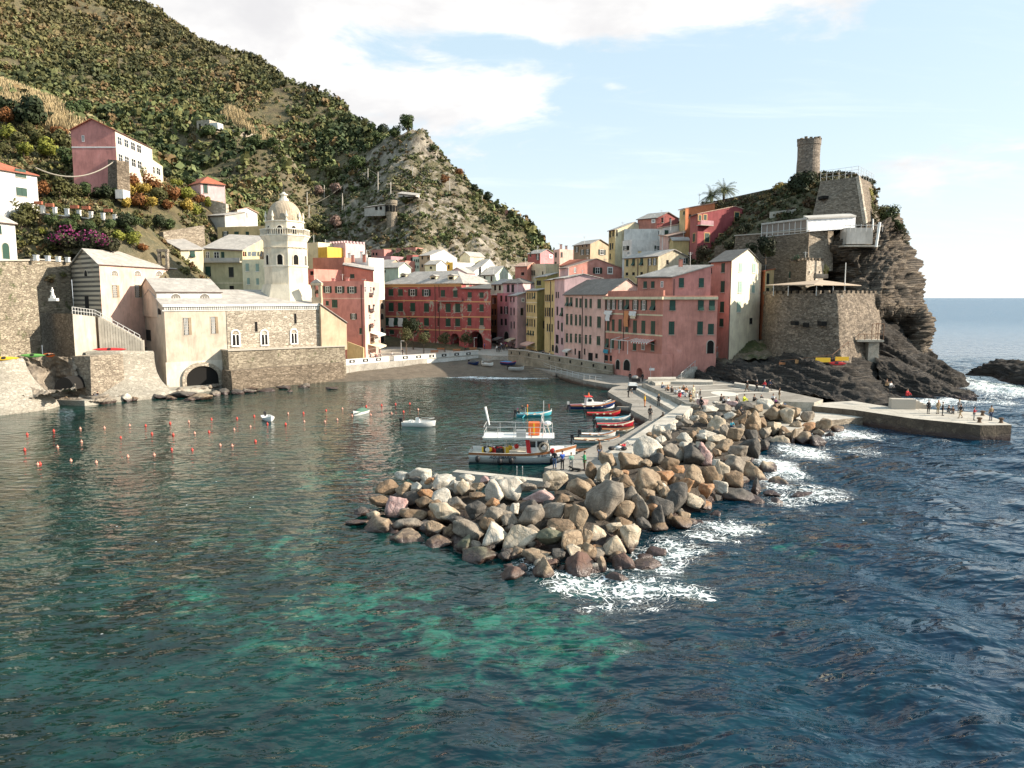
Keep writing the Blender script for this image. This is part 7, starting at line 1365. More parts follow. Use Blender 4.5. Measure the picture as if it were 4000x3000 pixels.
def cabin(root,L,B):
 mb = MB(); x0,x1 = -L*.14,L*.30; z0 = .35
 mb.hexa([(x0,-B*.34,z0),(x1,-B*.26,z0),(x1,B*.26,z0),(x0,B*.34,z0)],[(x0,-B*.33,1.05),(x1-.1,-B*.2,.95),(x1-.1,B*.2,.95),(x0,B*.33,1.05)],BW)
 mb.hexa([(x0,-B*.32,1.0),(x0+L*.2,-B*.28,1.0),(x0+L*.2,B*.28,1.0),(x0,B*.32,1.0)],[(x0+.1,-B*.28,1.85),(x0+L*.12,-B*.24,1.8),(x0+L*.12,B*.24,1.8),(x0+.1,B*.28,1.85)],BW); mb.box((x0+.45,0,1.9),(1.1,B*.64,.07),REDP); mb.build('cabin',root)
 mb = MB(); mb.box((x0+.55,-B*.30,1.42),(.55,.06,.35),GLS); mb.box((x0+.55,B*.30,1.42),(.55,.06,.35),GLS)
 for k in (.3,.9,1.5): mb.lathe((x0+1.3+k*.6,-B*.33,.68),[(.09,-.02),(.09,.02)],GLS,8)
 mb.build('window',root)
 mb = MB(); mb.lathe((x0+.5,0,1.93),[(.14,0),(.1,.3),(.04,.55)],ORG,8); mb.build('beacon',root); mb = MB(); mb.box((-L*.34,0,.55),(L*.28,B*.7,.12),REDP); mb.build('seat',root)
 mb = MB(); mb.tube([(L*.3,-B*.24,.75),(L*.3,-B*.24,1.15),(L*.45,0,1.35),(L*.3,B*.24,1.15),(L*.3,B*.24,.75)],.03,PALEM,5); mb.build('bow_rail',root)
boat('navy blue hulled cabin boat with a white wheelhouse and a red beacon',2224,2396,1598,R(7),BNAVY,BW,BWD,B=2.3,f=(.7,1.25,.7),extra=cabin,name='cabin_boat',mc=PALEM,boot=BCR)
boat('dark tarpaulin covered boat pulled up on the beach beside the white wall',1832,1870,1422,R(-50),BNAVY,BLK,None,L=3.4,B=1.4,z=1.35,motor=True,tarp=BLK,fend=False,name='beached_boat')
boat('white inflatable dinghy on the beach in front of the slipway',1888,1924,1426,R(-40),BW,BW,None,L=3.0,B=1.5,z=1.35,fend=False,name='beached_boat',mc=PALEM)
boat('navy and red rowing boat under a blue cover on the beach',1966,2004,1422,R(-35),BNAVY,BNAVY,BRED,L=4.0,z=1.5,motor=False,fend=False,tarp=BLUC)
boat('boat completely covered by a pale blue tarpaulin on the beach',1988,2026,1412,R(-75),BW,BW,None,L=4.2,z=1.6,motor=False,tarp=BLUC,fend=False,name='covered_boat')
boat('blue and white rowing boat at the right end of the beach',2024,2058,1420,R(-65),BW,BLUC,BLUC,L=3.8,z=1.45,motor=False,fend=False)
boat('pale grey rowing boat with an outboard nearest the water on the beach',1998,2034,1443,R(-20),PALEM,PALEM,None,L=3.4,z=1.0,fend=False)
boat('blue covered boat parked on the square under the archway',1862,1900,1350,R(20),BLUC,BLUC,None,L=4.0,z=2.8,motor=False,tarp=BLUC,fend=False,name='covered_boat')
boat('green covered boat parked beside the blue covered boat on the square',1846,1884,1344,R(35),GRNC,GRNC,None,L=4.0,z=2.8,motor=False,tarp=GRNC,fend=False,name='covered_boat')
# ---- the dive boat
def text(s,size,mat,name,parent,M,depth=.01,shear=0,sx=1):
 cu = bpy.data.curves.new(name,'FONT'); cu.body = s; cu.size = size; cu.extrude = depth; cu.shear = shear; cu.offset = .006; o = bpy.data.objects.new('t',cu); SC.collection.objects.link(o); dg = bpy.context.evaluated_depsgraph_get(); me = bpy.data.meshes.new_from_object(o.evaluated_get(dg)); bpy.data.objects.remove(o); me.transform(Matrix.Diagonal((sx,1,1,1))); me.transform(M); me.materials.clear(); me.materials.append(mat); ob = bpy.data.objects.new(name,me); SC.collection.objects.link(ob); ob.parent = parent; return ob
db = thing('dive_boat',(0,0,0),'white two deck dive boat with an orange raft moored at the quay','boat'); L,B = 10.3,3.5; mb = MB(); S = hull(mb,L,B,1.18,1.75,1.12,BW,BWD,None,26,.9,boot=None); mb.build('hull',db,True)
mb = MB(); hull(mb,L*1.002,B*.97,.06,.30,.06,BNAVY,None,None,26,.9); mb.build('waterline',db,True)
mb = MB(); dk = [(s[0][-1][0]*.98,s[0][-1][1]*.93,.72) for s in S]
for j in range(len(dk)-1): mb.face([dk[j],dk[j+1],(dk[j+1][0],-dk[j+1][1],.72),(dk[j][0],-dk[j][1],.72)],BCR)
for side in (1,-1):
 o = [(s[0][-1][0],s[0][-1][1]*side,s[0][-1][2]) for s in S]; i_ = [(q[0]*.98,q[1]*.93,q[2]) for q in o]; d_ = [(q[0],q[1],.72) for q in i_]
 for j in range(len(o)-1):
  for A_,B_ in ((o,i_),(i_,d_)): f = [A_[j],A_[j+1],B_[j+1],B_[j]]; mb.face(f if side > 0 else f[::-1],BW)
mb.build('deck',db)
mb = MB(); mb.hexa([(.6,-1.15,.72),(3.0,-1.05,.72),(3.0,1.05,.72),(.6,1.15,.72)],[(.6,-1.15,2.5),(2.65,-1.05,2.5),(2.65,1.05,2.5),(.6,1.15,2.5)],BW); mb.hexa([(3.0,-1.4,.9),(4.5,-.7,1.0),(4.5,.7,1.0),(3.0,1.4,.9)],[(3.0,-1.3,1.35),(4.4,-.5,1.5),(4.4,.5,1.5),(3.0,1.3,1.35)],BW); mb.build('wheelhouse',db)
for q in ((1.25,-1.165,.55,.03),(2.05,-1.13,.7,.03),(2.86,-.5,.03,.8),(2.86,.5,.03,.8)): mb = MB(); mb.box((q[0],q[1],1.98),(q[2],q[3],.6),GLS); mb.build('window',db)
mb = MB(); mb.hexa([(-3.6,-1.6,2.5),(3.1,-1.45,2.5),(3.1,1.45,2.5),(-3.6,1.6,2.5)],[(-3.75,-1.7,2.68),(3.4,-1.5,2.68),(3.4,1.5,2.68),(-3.75,1.7,2.68)],BW); mb.build('upper_deck',db)
mb = MB()
for x in (-3.3,-1.5): 
 for y in (-1.4,1.4): mb.tube([(x,y,.9),(x,y,2.5)],.04,PALEM,6)
rp = [(-3.6,-1.6),(-2.2,-1.6),(-.6,-1.55),(1.0,-1.5),(3.2,-1.4),(3.2,1.4),(1.0,1.5),(-.6,1.55),(-2.2,1.6),(-3.6,1.6),(-3.6,-1.6)]
for x,y in rp: mb.tube([(x,y,2.68),(x,y,3.75)],.028,PALEM,5)
for h_ in (3.2,3.75): mb.tube([(x,y,h_) for x,y in rp],.028,PALEM,5)
mb.build('railing',db)
mb = MB(); mb.box((.1,-1.2,3.05),(.95,.35,.75),PALEM); mb.build('locker',db); mb = MB(); mb.box((1.35,.2,3.35),(1.1,1.0,1.25),ORG); mb.box((1.35,-.32,3.4),(.15,.06,1.1),YEL); mb.build('raft_container',db)
mb = MB(); mb.tube([(1.9,0,2.7),(2.2,0,5.0)],.05,BW,6); mb.tube([(2.6,0,2.7),(2.1,0,4.6)],.05,BW,6); mb.tube([(2.3,.3,2.7),(2.3,.3,6.2)],.035,PALEM,5); mb.blob((2.7,.1,3.9),(.4,.35,.25),BW); mb.tube([(3.0,0,2.7),(2.6,0,4.0)],.05,BCR,5); mb.build('mast',db)
mb = MB(); mb.tube([(-3.3,1.6,3.4),(-3.75,1.7,5.3)],[.08,.14],BW,6); mb.build('furled_flag',db)
mb = MB(); A_ = [[(.65+.28*i/4+.03*j,-1.30-.07*math.sin(i*2.2+j),2.45-1.35*j/6) for i in range(-2,5)] for j in range(7)]; A_ = np.array(A_); link('red_cloth',fast_mesh('red_cloth',A_.reshape(-1,3),gridfaces(7,7),REDP,None,True),db)
mb = MB(); mb.lathe((2.25,-1.35,0),[(.01,0),(.01,0)],GLS,6); 
mb = MB(); k_ = 16
for i in range(k_): a_ = i*2*math.pi/k_; b_ = (i+1)*2*math.pi/k_; mb.tube([(2.35+.42*math.cos(a_),-1.45,1.75+.42*math.sin(a_)),(2.35+.42*math.cos(b_),-1.45,1.75+.42*math.sin(b_))],.12,plain('winch_grey',(.25,.21,.16),.7),6)
mb.tube([(2.35,-1.75,1.75),(2.35,-1.2,1.75)],.16,PALEM,8); mb.build('net_winch',db)
mb = MB(); mb.blob((3.25,-1.3,1.35),(.28,.08,.3),REDP); mb.build('life_ring',db)
rg = np.random.RandomState(8)
for i in range(16):
 x = -4.2+rg.rand()*4.3; y = -1.1+rg.rand()*1.8; cM = [BLK,BW,YEL,BW,BLK,REDP][rg.randint(6)]; mb = MB()
 if rg.rand() < .5: mb.blob((x,y,1.15+.3*rg.rand()),(.26,.22,.26),cM,8,6)
 else: mb.box((x,y,1.05+.2*rg.rand()),(.55,.5,.6),cM,rg.rand())
 mb.build('diving_gear',db)
def onside(x,z): 
 return -B/2*(.9+.1*math.sin(min(1,(x+L/2)/L/.45)*math.pi/2))*(1 if x < 0 else max(0,1-(x/(L/2))**2.4))*(.92+.08*min(1,z))-.05
for x,z in ((-4.2,.55),(-2.0,.35),(-.85,.45)): mb = MB(); y = onside(x,z)-.16; mb.blob((x,y,z),(.26,.22,.34),BLK,10,8); mb.tube([(x,y,z+.3),(x,y+.1,1.15)],.02,BLK,4); mb.build('fender',db)
mb = MB(); mb.blob((3.2,onside(3.2,.3)-.1,.35),(.24,.22,.36),BLK,10,8); mb.build('fender',db)
for s_,x,z,sz in (('AQUAMARINA',-3.05,.60,.42),('SP 4597',1.75,.78,.30)):
 xe = x+(2.6 if sz > .4 else 1.2); a0_,a1_ = Vector((x,onside(x,.7)+.035,z)),Vector((xe,onside(xe,.7)+.035,z)); d_ = (a1_-a0_).normalized(); up_ = Vector((0,-.12,1)).normalized(); n_ = d_.cross(up_); M = Matrix(((d_.x,up_.x,n_.x,a0_.x),(d_.y,up_.y,n_.y,a0_.y),(d_.z,up_.z,n_.z,a0_.z),(0,0,0,1))); text(s_,sz,plain('lettering',(.02,.035,.06),.5),'lettering',db,M,.012,.25 if sz > .4 else 0,.95)
pc = G(2034,1807,0); place(db,Vector((pc.x+.0,pc.y+.7,0)),R(-3))
# buoys
BU = plain('buoy_red',(.62,.06,.04),.45); BUP = plain('buoy_faded',(.62,.30,.22),.5); mbu = MB(); mbu.blob((0,0,.06),.22,BU,10,8); b0 = None
bu = "134 251 1,265 233 1,396 222 2,515 218 2,640 207 2,719 208 1,750 248 1,596 268 1,402 287 2,284 313 2,122 327 1,186 399 2,198 397 1,350 381 2,475 389 2,631 360 2,761 352 2,848 327 1,949 328 1,1087 304 2,1146 307 2,1261 285 1,1032 239 1,961 245 2,855 252 1,840 195 1,932 188 2,1044 177 1,1170 172 1,1156 227 2,1236 213 2,1320 199 1,1255 161 1,1300 168 1,1422 148 2,1498 146 1,1502 188 2,1410 200 1,1604 188 2,1665 178 2,1610 133 1,1690 124 2,1738 159 2,1808 112 1,1830 154 2,1884 107 1,1953 102 1,2023 99 1,1992 139 1,1933 147 2,2064 128 2"
mes = {}
for kk,mt in ((1,BU),(2,BUP)): mbu = MB(); mbu.blob((0,0,.04),(.14,.14,.16),mt,12,8); mbu.lathe((0,0,.20),[(.06,0),(.05,.08)],mt,6); o = mbu.build('buoy',None,True); mes[kk] = o.data; bpy.data.objects.remove(o)
for it in bu.split(','):
 x,y,kk = it.split(); px,py = Z('i',float(x),float(y)); row = 'left edge' if px < 330 else 'water before the church' if px < 700 else 'bay near the white skiff' if px < 1150 else 'water around the covered boat'
 o = link('buoy',mes[int(kk)],None,**T(('bright red' if kk == '1' else 'faded orange')+' mooring buoy in the '+row+(', nearer row' if float(y) > 260 else ''),'buoy','mooring buoys in the harbour')); o.location = G(px,py,0)
# ================================================================ PEOPLE
SKIN = plain('skin',(.48,.27,.18),.6); 
def pose(k):
 J = dict(pelvis=(0,0,.95),spine=(0,0,1.14),chest=(0,.01,1.36),neck=(0,.0,1.49),head0=(0,-.01,1.58),head1=(0,-.015,1.70))
 for s,n_ in ((1,'l'),(-1,'r')): J['sh'+n_] = (.17*s,0,1.41); J['el'+n_] = (.235*s,.03,1.14); J['wr'+n_] = (.235*s,-.07,.90); J['hip'+n_] = (.09*s,0,.90); J['kn'+n_] = (.10*s,-.02,.49); J['an'+n_] = (.11*s,.02,.08); J['to'+n_] = (.12*s,-.15,.035)
 if k == 'phone':
  J['ell'] = (.22,-.08,1.15); J['wrl'] = (.07,-.30,1.28); J['elr'] = (-.22,-.08,1.15); J['wrr'] = (-.07,-.30,1.27)
 if k == 'walk':
  J['knl'] = (.10,-.22,.52); J['anl'] = (.10,-.30,.10); J['tol'] = (.11,-.47,.08); J['knr'] = (-.10,.08,.50); J['anr'] = (-.10,.36,.14); J['tor'] = (-.11,.24,.04); J['ell'] = (.23,.14,1.17); J['wrl'] = (.22,.10,.93); J['elr'] = (-.23,-.08,1.15); J['wrr'] = (-.20,-.28,1.02)
 if k == 'bend':
  for q,v in dict(spine=(0,-.10,1.10),chest=(0,-.30,1.22),neck=(0,-.42,1.28),head0=(0,-.50,1.30),head1=(0,-.60,1.33)).items(): J[q] = v
  for s,n_ in ((1,'l'),(-1,'r')): J['sh'+n_] = (.17*s,-.32,1.24); J['el'+n_] = (.22*s,-.42,.98); J['wr'+n_] = (.16*s,-.58,.80)
 if k in ('sit','perch','lie'):
  z = .12 if k == 'sit' else .10
  for q,v in dict(pelvis=(0,0,z),spine=(0,.03,z+.20),chest=(0,0,z+.41),neck=(0,-.03,z+.54),head0=(0,-.05,z+.63),head1=(0,-.06,z+.75)).items(): J[q] = v
  for s,n_ in ((1,'l'),(-1,'r')):
   J['sh'+n_] = (.17*s,0,z+.46); J['el'+n_] = (.22*s,-.14,z+.24); J['wr'+n_] = (.12*s,-.34,z+.26); J['hip'+n_] = (.09*s,-.02,z)
   if k == 'sit': J['kn'+n_] = (.14*s,-.36,.40); J['an'+n_] = (.13*s,-.56,.08); J['to'+n_] = (.14*s,-.72,.05)
   else: J['kn'+n_] = (.12*s,-.42,z+.02); J['an'+n_] = (.12*s,-.46,-.34); J['to'+n_] = (.13*s,-.62,-.36)
 if k == 'lie':
  for q,v in dict(pelvis=(0,0,.12),spine=(0,.20,.13),chest=(0,.42,.15),neck=(0,.55,.18),head0=(0,.64,.22),head1=(0,.75,.26)).items(): J[q] = v
  for s,n_ in ((1,'l'),(-1,'r')): J['sh'+n_] = (.17*s,.45,.14); J['el'+n_] = (.27*s,.22,.10); J['wr'+n_] = (.12*s,.05,.26); J['hip'+n_] = (.09*s,-.03,.12); J['kn'+n_] = (.11*s,-.38,.42 if s > 0 else .2); J['an'+n_] = (.11*s,-.62 if s > 0 else -.78,.08); J['to'+n_] = (.12*s,-.76 if s > 0 else -.86,.12)
 return J
def bodymeshes(k,long=False,coat=False):
 J = pose(k); V = lambda q: Vector(J[q]); out = {}
 names = ['pelvis','spine','chest','neck','head0','head1']; vs = [(J['pelvis'],.12),(J['spine'],.11),(J['chest'],.125),(J['neck'],.052),(J['head0'],.078),(J['head1'],.088)]; es = [(0,1),(1,2),(2,3),(3,4),(4,5)]
 hd = (V('head1')-V('head0')).normalized(); fw = Vector((0,-1,0)) if k not in ('lie','bend') else Vector((0,0,1 if k == 'lie' else -1)); vs.append((tuple(V('head1')+hd*.055),.06)); es.append((5,6)); vs.append((tuple(V('head0').lerp(V('head1'),.5)+fw*.105),.016)); es.append((4,7))
 for n_ in 'lr':
  b = len(vs); s = 1 if n_ == 'l' else -1; vs += [(J['sh'+n_],.062),(J['el'+n_],.042),(J['wr'+n_],.027)]; es += [(2,b),(b,b+1),(b+1,b+2)]; d_ = (V('wr'+n_)-V('el'+n_)).normalized(); sd_ = d_.cross(Vector((0,0,1))); sd_ = sd_.normalized() if sd_.length > .2 else Vector((0,1,0)); pm = V('wr'+n_)+d_*.07; vs.append((tuple(pm),(.034,.02))); es.append((b+2,b+3))
  for i in range(4):
   o_ = (i-1.5)*.019; q = pm+d_*.03+sd_*o_; c0 = len(vs); L_ = (.062,.072,.068,.05)[i]; cu = Vector((-.012*s,-.004*i,0)); vs += [(tuple(q),.010),(tuple(q+d_*L_*.55+cu),.0085),(tuple(q+d_*L_+cu*2.4),.0075)]; es += [(b+3,c0),(c0,c0+1),(c0+1,c0+2)]
  q = V('wr'+n_)+d_*.035; c0 = len(vs); vs += [(tuple(q+sd_*.035),.012),(tuple(q+sd_*.055+d_*.035),.009)]; es += [(b+3,c0),(c0,c0+1)]
  b = len(vs); vs += [(J['hip'+n_],.082),(J['kn'+n_],.055),(J['an'+n_],.036),(J['to'+n_],.032)]; es += [(0,b),(b,b+1),(b+1,b+2),(b+2,b+3)]
 out['body'] = skinned(es,vs,'body')
 lo = V('pelvis').lerp(V('spine'),-.0); vs = [(tuple(lo),.158),(J['spine'],.148),(J['chest'],.158),(J['neck'],.068)]; es = [(0,1),(1,2),(2,3)]
 if coat: vs.append((tuple(V('pelvis')-Vector((0,0,.28)) if k in ('stand','phone','walk') else V('pelvis')),.19)); es.append((0,4))
 for n_ in 'lr': b = len(vs); vs += [(J['sh'+n_],.080),(J['el'+n_],.060),(J['wr'+n_],.043)]; es += [(2,b),(b,b+1),(b+1,b+2)]
 out['jacket'] = skinned(es,vs,'jacket')
 vs = [(J['pelvis'],.142)]; es = []
 for n_ in 'lr': b = len(vs); vs += [(J['hip'+n_],.098),(J['kn'+n_],.068),(tuple(V('an'+n_).lerp(V('kn'+n_),.06)),.055)]; es += [(0,b),(b,b+1),(b+1,b+2)]
 out['trousers'] = skinned(es,vs,'trousers')
 mb = MB()
 for n_ in 'lr': a_,t_ = V('an'+n_),V('to'+n_); mb.tube([a_+(a_-t_).normalized()*.05+Vector((0,0,-.03)),a_+Vector((0,0,-.02)),t_,t_+(t_-a_).normalized()*.04],[.04,.055,.048,.02],SKIN,7)
 o = mb.build('shoes',None,True); out['shoes'] = o.data; bpy.data.objects.remove(o)
 c = V('head0').lerp(V('head1'),.75)-fw*.02+hd*.035; mb = MB(); mb.blob(c,(.098,.105,.098),SKIN,10,8)
 if long: mb.tube([c-fw*.05,V('head0')-fw*.09,V('neck')-fw*.12-hd*.06],[.08,.075,.04],SKIN,8)
 o = mb.build('hair',None,True); out['hair'] = o.data; bpy.data.objects.remove(o); return out
TM = {}
CL = {'black': (.015,.015,.017),'navy': (.02,.035,.08),'blue': (.03,.10,.42),'mint': (.20,.42,.34),'green': (.06,.36,.15),'brown': (.10,.06,.035),'yellow': (.80,.45,.02),'cream': (.62,.54,.38),'white': (.72,.71,.69),'red': (.50,.03,.04),'orange': (.60,.24,.10),'tan': (.36,.25,.14),'grey': (.22,.22,.22),'jeans': (.07,.12,.22),'neon': (.70,.75,.05),'teal': (.04,.26,.34),'pink': (.65,.10,.22),'dark': (.03,.028,.03),'khaki': (.30,.24,.15),'blond': (.45,.30,.14),'hbrown': (.07,.04,.02),'hblack': (.012,.010,.009),'hgrey': (.4,.38,.35),'purple': (.12,.02,.10)}
def cm(c): return plain('cloth_'+c,CL[c],.85)
npe = [0]
def person(loc,ps,rz,top,bot,hair,label,group=None,coat=False,long=False,s=1.0,bag=None):
 key = (ps,long,coat)
 if key not in TM: TM[key] = bodymeshes(ps,long,coat)
 root = thing('person',loc,label,'person',group); root.rotation_euler = (0,0,rz); root.scale = (s,s,s)
 for part,m_ in (('body',SKIN),('jacket',cm(top)),('trousers',cm(bot)),('shoes',cm('dark')),('hair',cm(hair))):
  me = TM[key][part]; o = bpy.data.objects.new(part,me)
  if not me.materials: me.materials.append(SKIN)
  SC.collection.objects.link(o); o.parent = root; o.material_slots[0].link = 'OBJECT'; o.material_slots[0].material = m_
 if bag: mb = MB(); mb.box((0,.22,1.22),(.30,.18,.42),cm(bag)); mb.build('backpack',root)
 return root
def pp(rg,x,y,z,ps,deg,top,bot,hair,label,Yd=None,**kw):
 px,py = Z(rg,x,y); v = G(px,py,z) if Yd is None else P(px,py,Yd); return person(v,ps,R(deg),top,bot,hair,label,**kw)
pp('w',1350,668,1.1,'stand',160,'black','jeans','hgrey','man in a black jacket and blue jeans at the tip of the quay end')
pp('w',1462,682,1.1,'phone',200,'blue','dark','hbrown','man in a bright blue jacket and red scarf on the quay end')
pp('w',1588,690,1.1,'phone',10,'mint','grey','hbrown','child in a mint green jacket between the blue and green coats',s=.92)
pp('w',1782,690,1.1,'phone',-80,'green','brown','hblack','person in a long bright green raincoat looking down at their hands',coat=True)
pp('w',1995,535,1.1,'stand',15,'brown','jeans','hbrown','long haired woman in a brown coat walking up the quay',coat=True,long=True)
pp('q',268,312,1.1,'stand',0,'black','black','hbrown','woman in black carrying a small white bag near the doorway',long=True)
pp('q',485,322,1.1,'stand',30,'black','black','hblack','man in black standing in front of the dark doorway')
pp('q',240,582,1.1,'bend',60,'dark','black','hgrey','white haired man in black leaning over the white covered cart')
pp('q',523,750,1.1,'stand',90,'yellow','orange','blond','person in a bright yellow jacket on the quay',s=1.05)
pp('q',762,740,1.1,'stand',-20,'black','black','blond','person in black with a blue rucksack beside the bench step',bag='blue')
pp('q',615,985,1.1,'stand',5,'black','black','hbrown','man in dark clothes and white shoes at the quay edge facing the camera',s=1.08)
pp('q',838,968,1.1,'sit',200,'brown','black','hblack','dark haired woman crouching against the pale kerb',long=True)
pp('h',285,690,1.95,'lie',120,'red','grey','hblack','person in red lying on the pale kerb beside black bags')
SG = 'people sitting on the platform edge'
for x,y,t_,b_,h_,ps in [(825,415,'grey','jeans','blond','sit'),(925,462,'orange','black','blond','sit'),(990,487,'black','black','hbrown','sit'),(1065,522,'white','grey','hgrey','sit'),(1122,502,'white','grey','blond','sit'),(1165,524,'white','jeans','hbrown','sit'),(1130,572,'red','red','hblack','sit'),(1228,566,'white','white','hblack','sit'),(1303,572,'black','black','hblack','sit'),(1190,452,'brown','black','hgrey','sit'),(1240,490,'orange','black','hbrown','sit'),(1312,655,'tan','khaki','orange','sit')]:
 pp('q',x,y+8,2.2,ps,random.uniform(-60,60),t_,b_,h_,{825: 'blond person sitting alone at the far left of the platform group',925: 'blond woman in orange sitting near the left of the platform group',990: 'person in black sitting beside the blond woman in orange',1065: 'grey haired person in a white jacket sitting in the platform group',1122: 'blond person in white sitting behind the person in red',1165: 'brown haired person in white and jeans sitting in the middle of the group',1130: 'person all in bright red sitting at the front of the platform group',1228: 'dark haired person all in white sitting right of the one in red',1303: 'long haired woman in black sitting at the right of the platform group',1190: 'person in brown sitting at the back of the platform group',1240: 'person in an orange top sitting behind the ones in white',1312: 'red haired person in tan sitting on the kerb end'}[x],group=SG,long=x in (825,925,1303))
pp('q',1362,602,2.2,'stand',20,'cream','cream','blond','tall person in pale cream clothes standing behind the seated group',s=1.08)
pp('q',1428,650,2.2,'stand',70,'white','white','hbrown','child in white standing beside the person in black at the kerb end',s=.72)
pp('q',1478,640,2.2,'stand',80,'black','grey','hgrey','person in black standing right behind the child in white',s=.98)
pp('q',1498,822,2.6,'walk',110,'black','black','hblack','woman in black stepping across the top boulders',Yd=float(bY([[2738,1598]])[0])+.3,long=True)
for x,y,t_,b_,h_,lb in [(1885,690,'grey','black','hbrown','person in grey sitting on a boulder with legs drawn up'),(1962,690,'white','white','hgrey','person in white sitting next to the one in grey on the boulders'),(1842,645,'black','black','hblack','dark figure half hidden behind the person in grey on the boulders')]: pp('q',x,y,2.9,'sit',30,t_,b_,h_,lb)
for x,y,t_,b_,h_,lb in [(150,935,'brown','black','hgrey','person in a dark brown jacket and pale cap sitting behind the boulders'),(310,922,'neon','neon','hbrown','child in neon yellow sitting behind the boulders'),(525,922,'dark','black','hbrown','person in a dark jacket bending over a pink bag on the boulders'),(680,908,'black','black','hgrey','person with a white cap sitting left of the great pale boulder'),(940,905,'white','black','hblack','person in black and white crouching at the platform edge'),(990,990,'purple','black','hbrown','person in purple sitting beside the one lying in jeans')]: pp('u',x,y,2.3,'sit',random.uniform(-40,40),t_,b_,h_,lb)
pp('u',1070,902,2.2,'stand',80,'brown','khaki','hbrown','man with a red rucksack standing at the steps of the platform',bag='red')
pp('u',1150,1040,1.6,'lie',100,'navy','jeans','hbrown','person in blue jeans lying on the boulders with knees raised')
for x,y,t_,b_,h_,dg_,lb in [(375,722,'black','brown','hgrey',-95,'leftmost of the four walkers in a black jacket'),(582,716,'black','black','hgrey',95,'white haired walker in black on the platform'),(752,716,'red','jeans','hgrey',-90,'walker in a red jacket and jeans on the platform'),(865,702,'navy','black','hblack',95,'rightmost of the four walkers in dark navy')]: pp('u',x,y,2.2,'walk',dg_,t_,b_,h_,lb,s=1.02)
pp('u',240,1190,2.3,'perch',30,'black','dark','hbrown','person in black sitting on a boulder looking at the sea',Yd=float(bY([[2893,1612]])[0])-.2)
pp('u',45,1500,2.3,'perch',10,'teal','navy','hbrown','person in a teal jacket sitting low on the seaward boulders',Yd=float(bY([[2858,1668]])[0])-.4)
for x,y,ps,dg_,t_,b_,h_,lb,kw in [(555,510,'stand',0,'black','dark','hgrey','person in a long black coat at the left of the pier group',dict(coat=True)),(722,515,'stand',180,'tan','khaki','orange','woman in a tan coat standing beside the one in black on the pier',dict(long=True,coat=True)),(800,547,'stand',60,'black','black','hblack','man in black standing in front of the woman in tan',{}),(905,490,'sit',0,'black','grey','hbrown','dark dressed person sitting in the middle of the pier',{}),(980,508,'sit',-30,'brown','grey','hbrown','person in brown sitting next to the dark dressed one on the pier',{}),(1112,592,'walk',-80,'black','tan','hblack','walking man in a black top and shorts on the pier',{}),(1085,500,'stand',0,'grey','grey','blond','blond person in grey behind the walking man on the pier',{}),(1342,628,'phone',60,'red','grey','hbrown','small figure in a bright red jacket alone on the pier',dict(s=.95)),(1635,632,'stand',180,'tan','navy','hblack','man in a tan jacket seen from behind near the pier tip',dict(s=1.05,coat=False))]: pp('v',x,y,1.75,ps,dg_,t_,b_,h_,lb,**kw)
for x,y,z,t_,b_,lb in [(1298,945,4.3,'brown','tan','person in brown sitting high on the layered rock'),(1325,960,4.1,'white','grey','person in white sitting high on the layered rock'),(1435,1012,3.4,'red','red','person in dark red sitting above the stone steps'),(1330,1086,1.8,'black','navy','person in black leaning against the rock by the pier'),(1358,1088,1.8,'orange','blue','person in blue trousers sitting left of the stone steps')]: pp('t',x,y,z,'sit',20,t_,b_,'hbrown',lb)
pp('5',767,1478,1.25,'walk',-60,'grey','black','hblack','left one of the couple walking along the lower promenade path'); pp('5',788,1474,1.25,'walk',-60,'black','black','hbrown','right one of the couple walking along the lower promenade path')
pp('4',598,1400,2.75,'stand',0,'black','black','hblack','person in black standing by the ochre garden wall'); pp('4',1077,1376,2.75,'stand',40,'black','black','hblack','person in black beside the left lamp post on the square'); pp('4',910,1300,2.75,'walk',30,'dark','black','hbrown','dark figure walking out of the alley left of the palace'); pp('4',970,1372,2.75,'sit',160,'white','grey','hblack','person in white sitting at the gap in the white wall')
pp('m',45,186,2.75,'walk',80,'red','dark','hbrown','person in red crossing the square behind the white wall'); pp('m',358,192,2.75,'stand',0,'white','dark','hgrey','person in white at the top of the slipway'); pp('m',376,194,2.75,'stand',0,'black','black','hblack','person in black at the top of the slipway'); pp('m',392,190,2.75,'walk',20,'navy','black','hbrown','person in navy at the top of the slipway'); pp('m',429,178,2.75,'stand',0,'dark','black','hbrown','lone dark figure right of the slipway top'); pp('m',445,148,2.75,'stand',0,'pink','dark','hblack','person in bright pink in front of the mauve house'); pp('m',362,132,2.75,'stand',0,'white','dark','hbrown','person in white near the street entrance'); pp('m',235,162,2.75,'stand',90,'blue','navy','hblack','person in blue beside the covered boats')
rg = np.random.RandomState(4); cols = ['black','dark','navy','brown','red','grey','black','tan','white','dark']
for i in range(34):
 px = 2015+rg.rand()*135; py = 1368+(px-2015)*.10-rg.rand()*10; Yd = 176-(px-2015)*.085+rg.rand()*3; v = P(px,1360,Yd); v.z = 2.72; c_ = cols[rg.randint(10)]
 person(v,['stand','sit','stand','phone'][rg.randint(4)],rg.rand()*6.28,c_,cols[rg.randint(4)],['hblack','hbrown','blond'][rg.randint(3)],f'{c_} clothed figure in the crowd at the waterfront cafes',group='crowd along the waterfront cafes')
for i in range(12):
 px = 1438+rg.rand()*50; v = P(px,1380,168+rg.rand()*16); v.z = 2.72; c_ = cols[rg.randint(10)]; person(v,['sit','stand'][rg.randint(2)],rg.rand()*6.28,c_,'dark','hbrown',f'{c_} clothed guest at the cafe beside the dusty pink house',group='guests of the cafe left of the square')
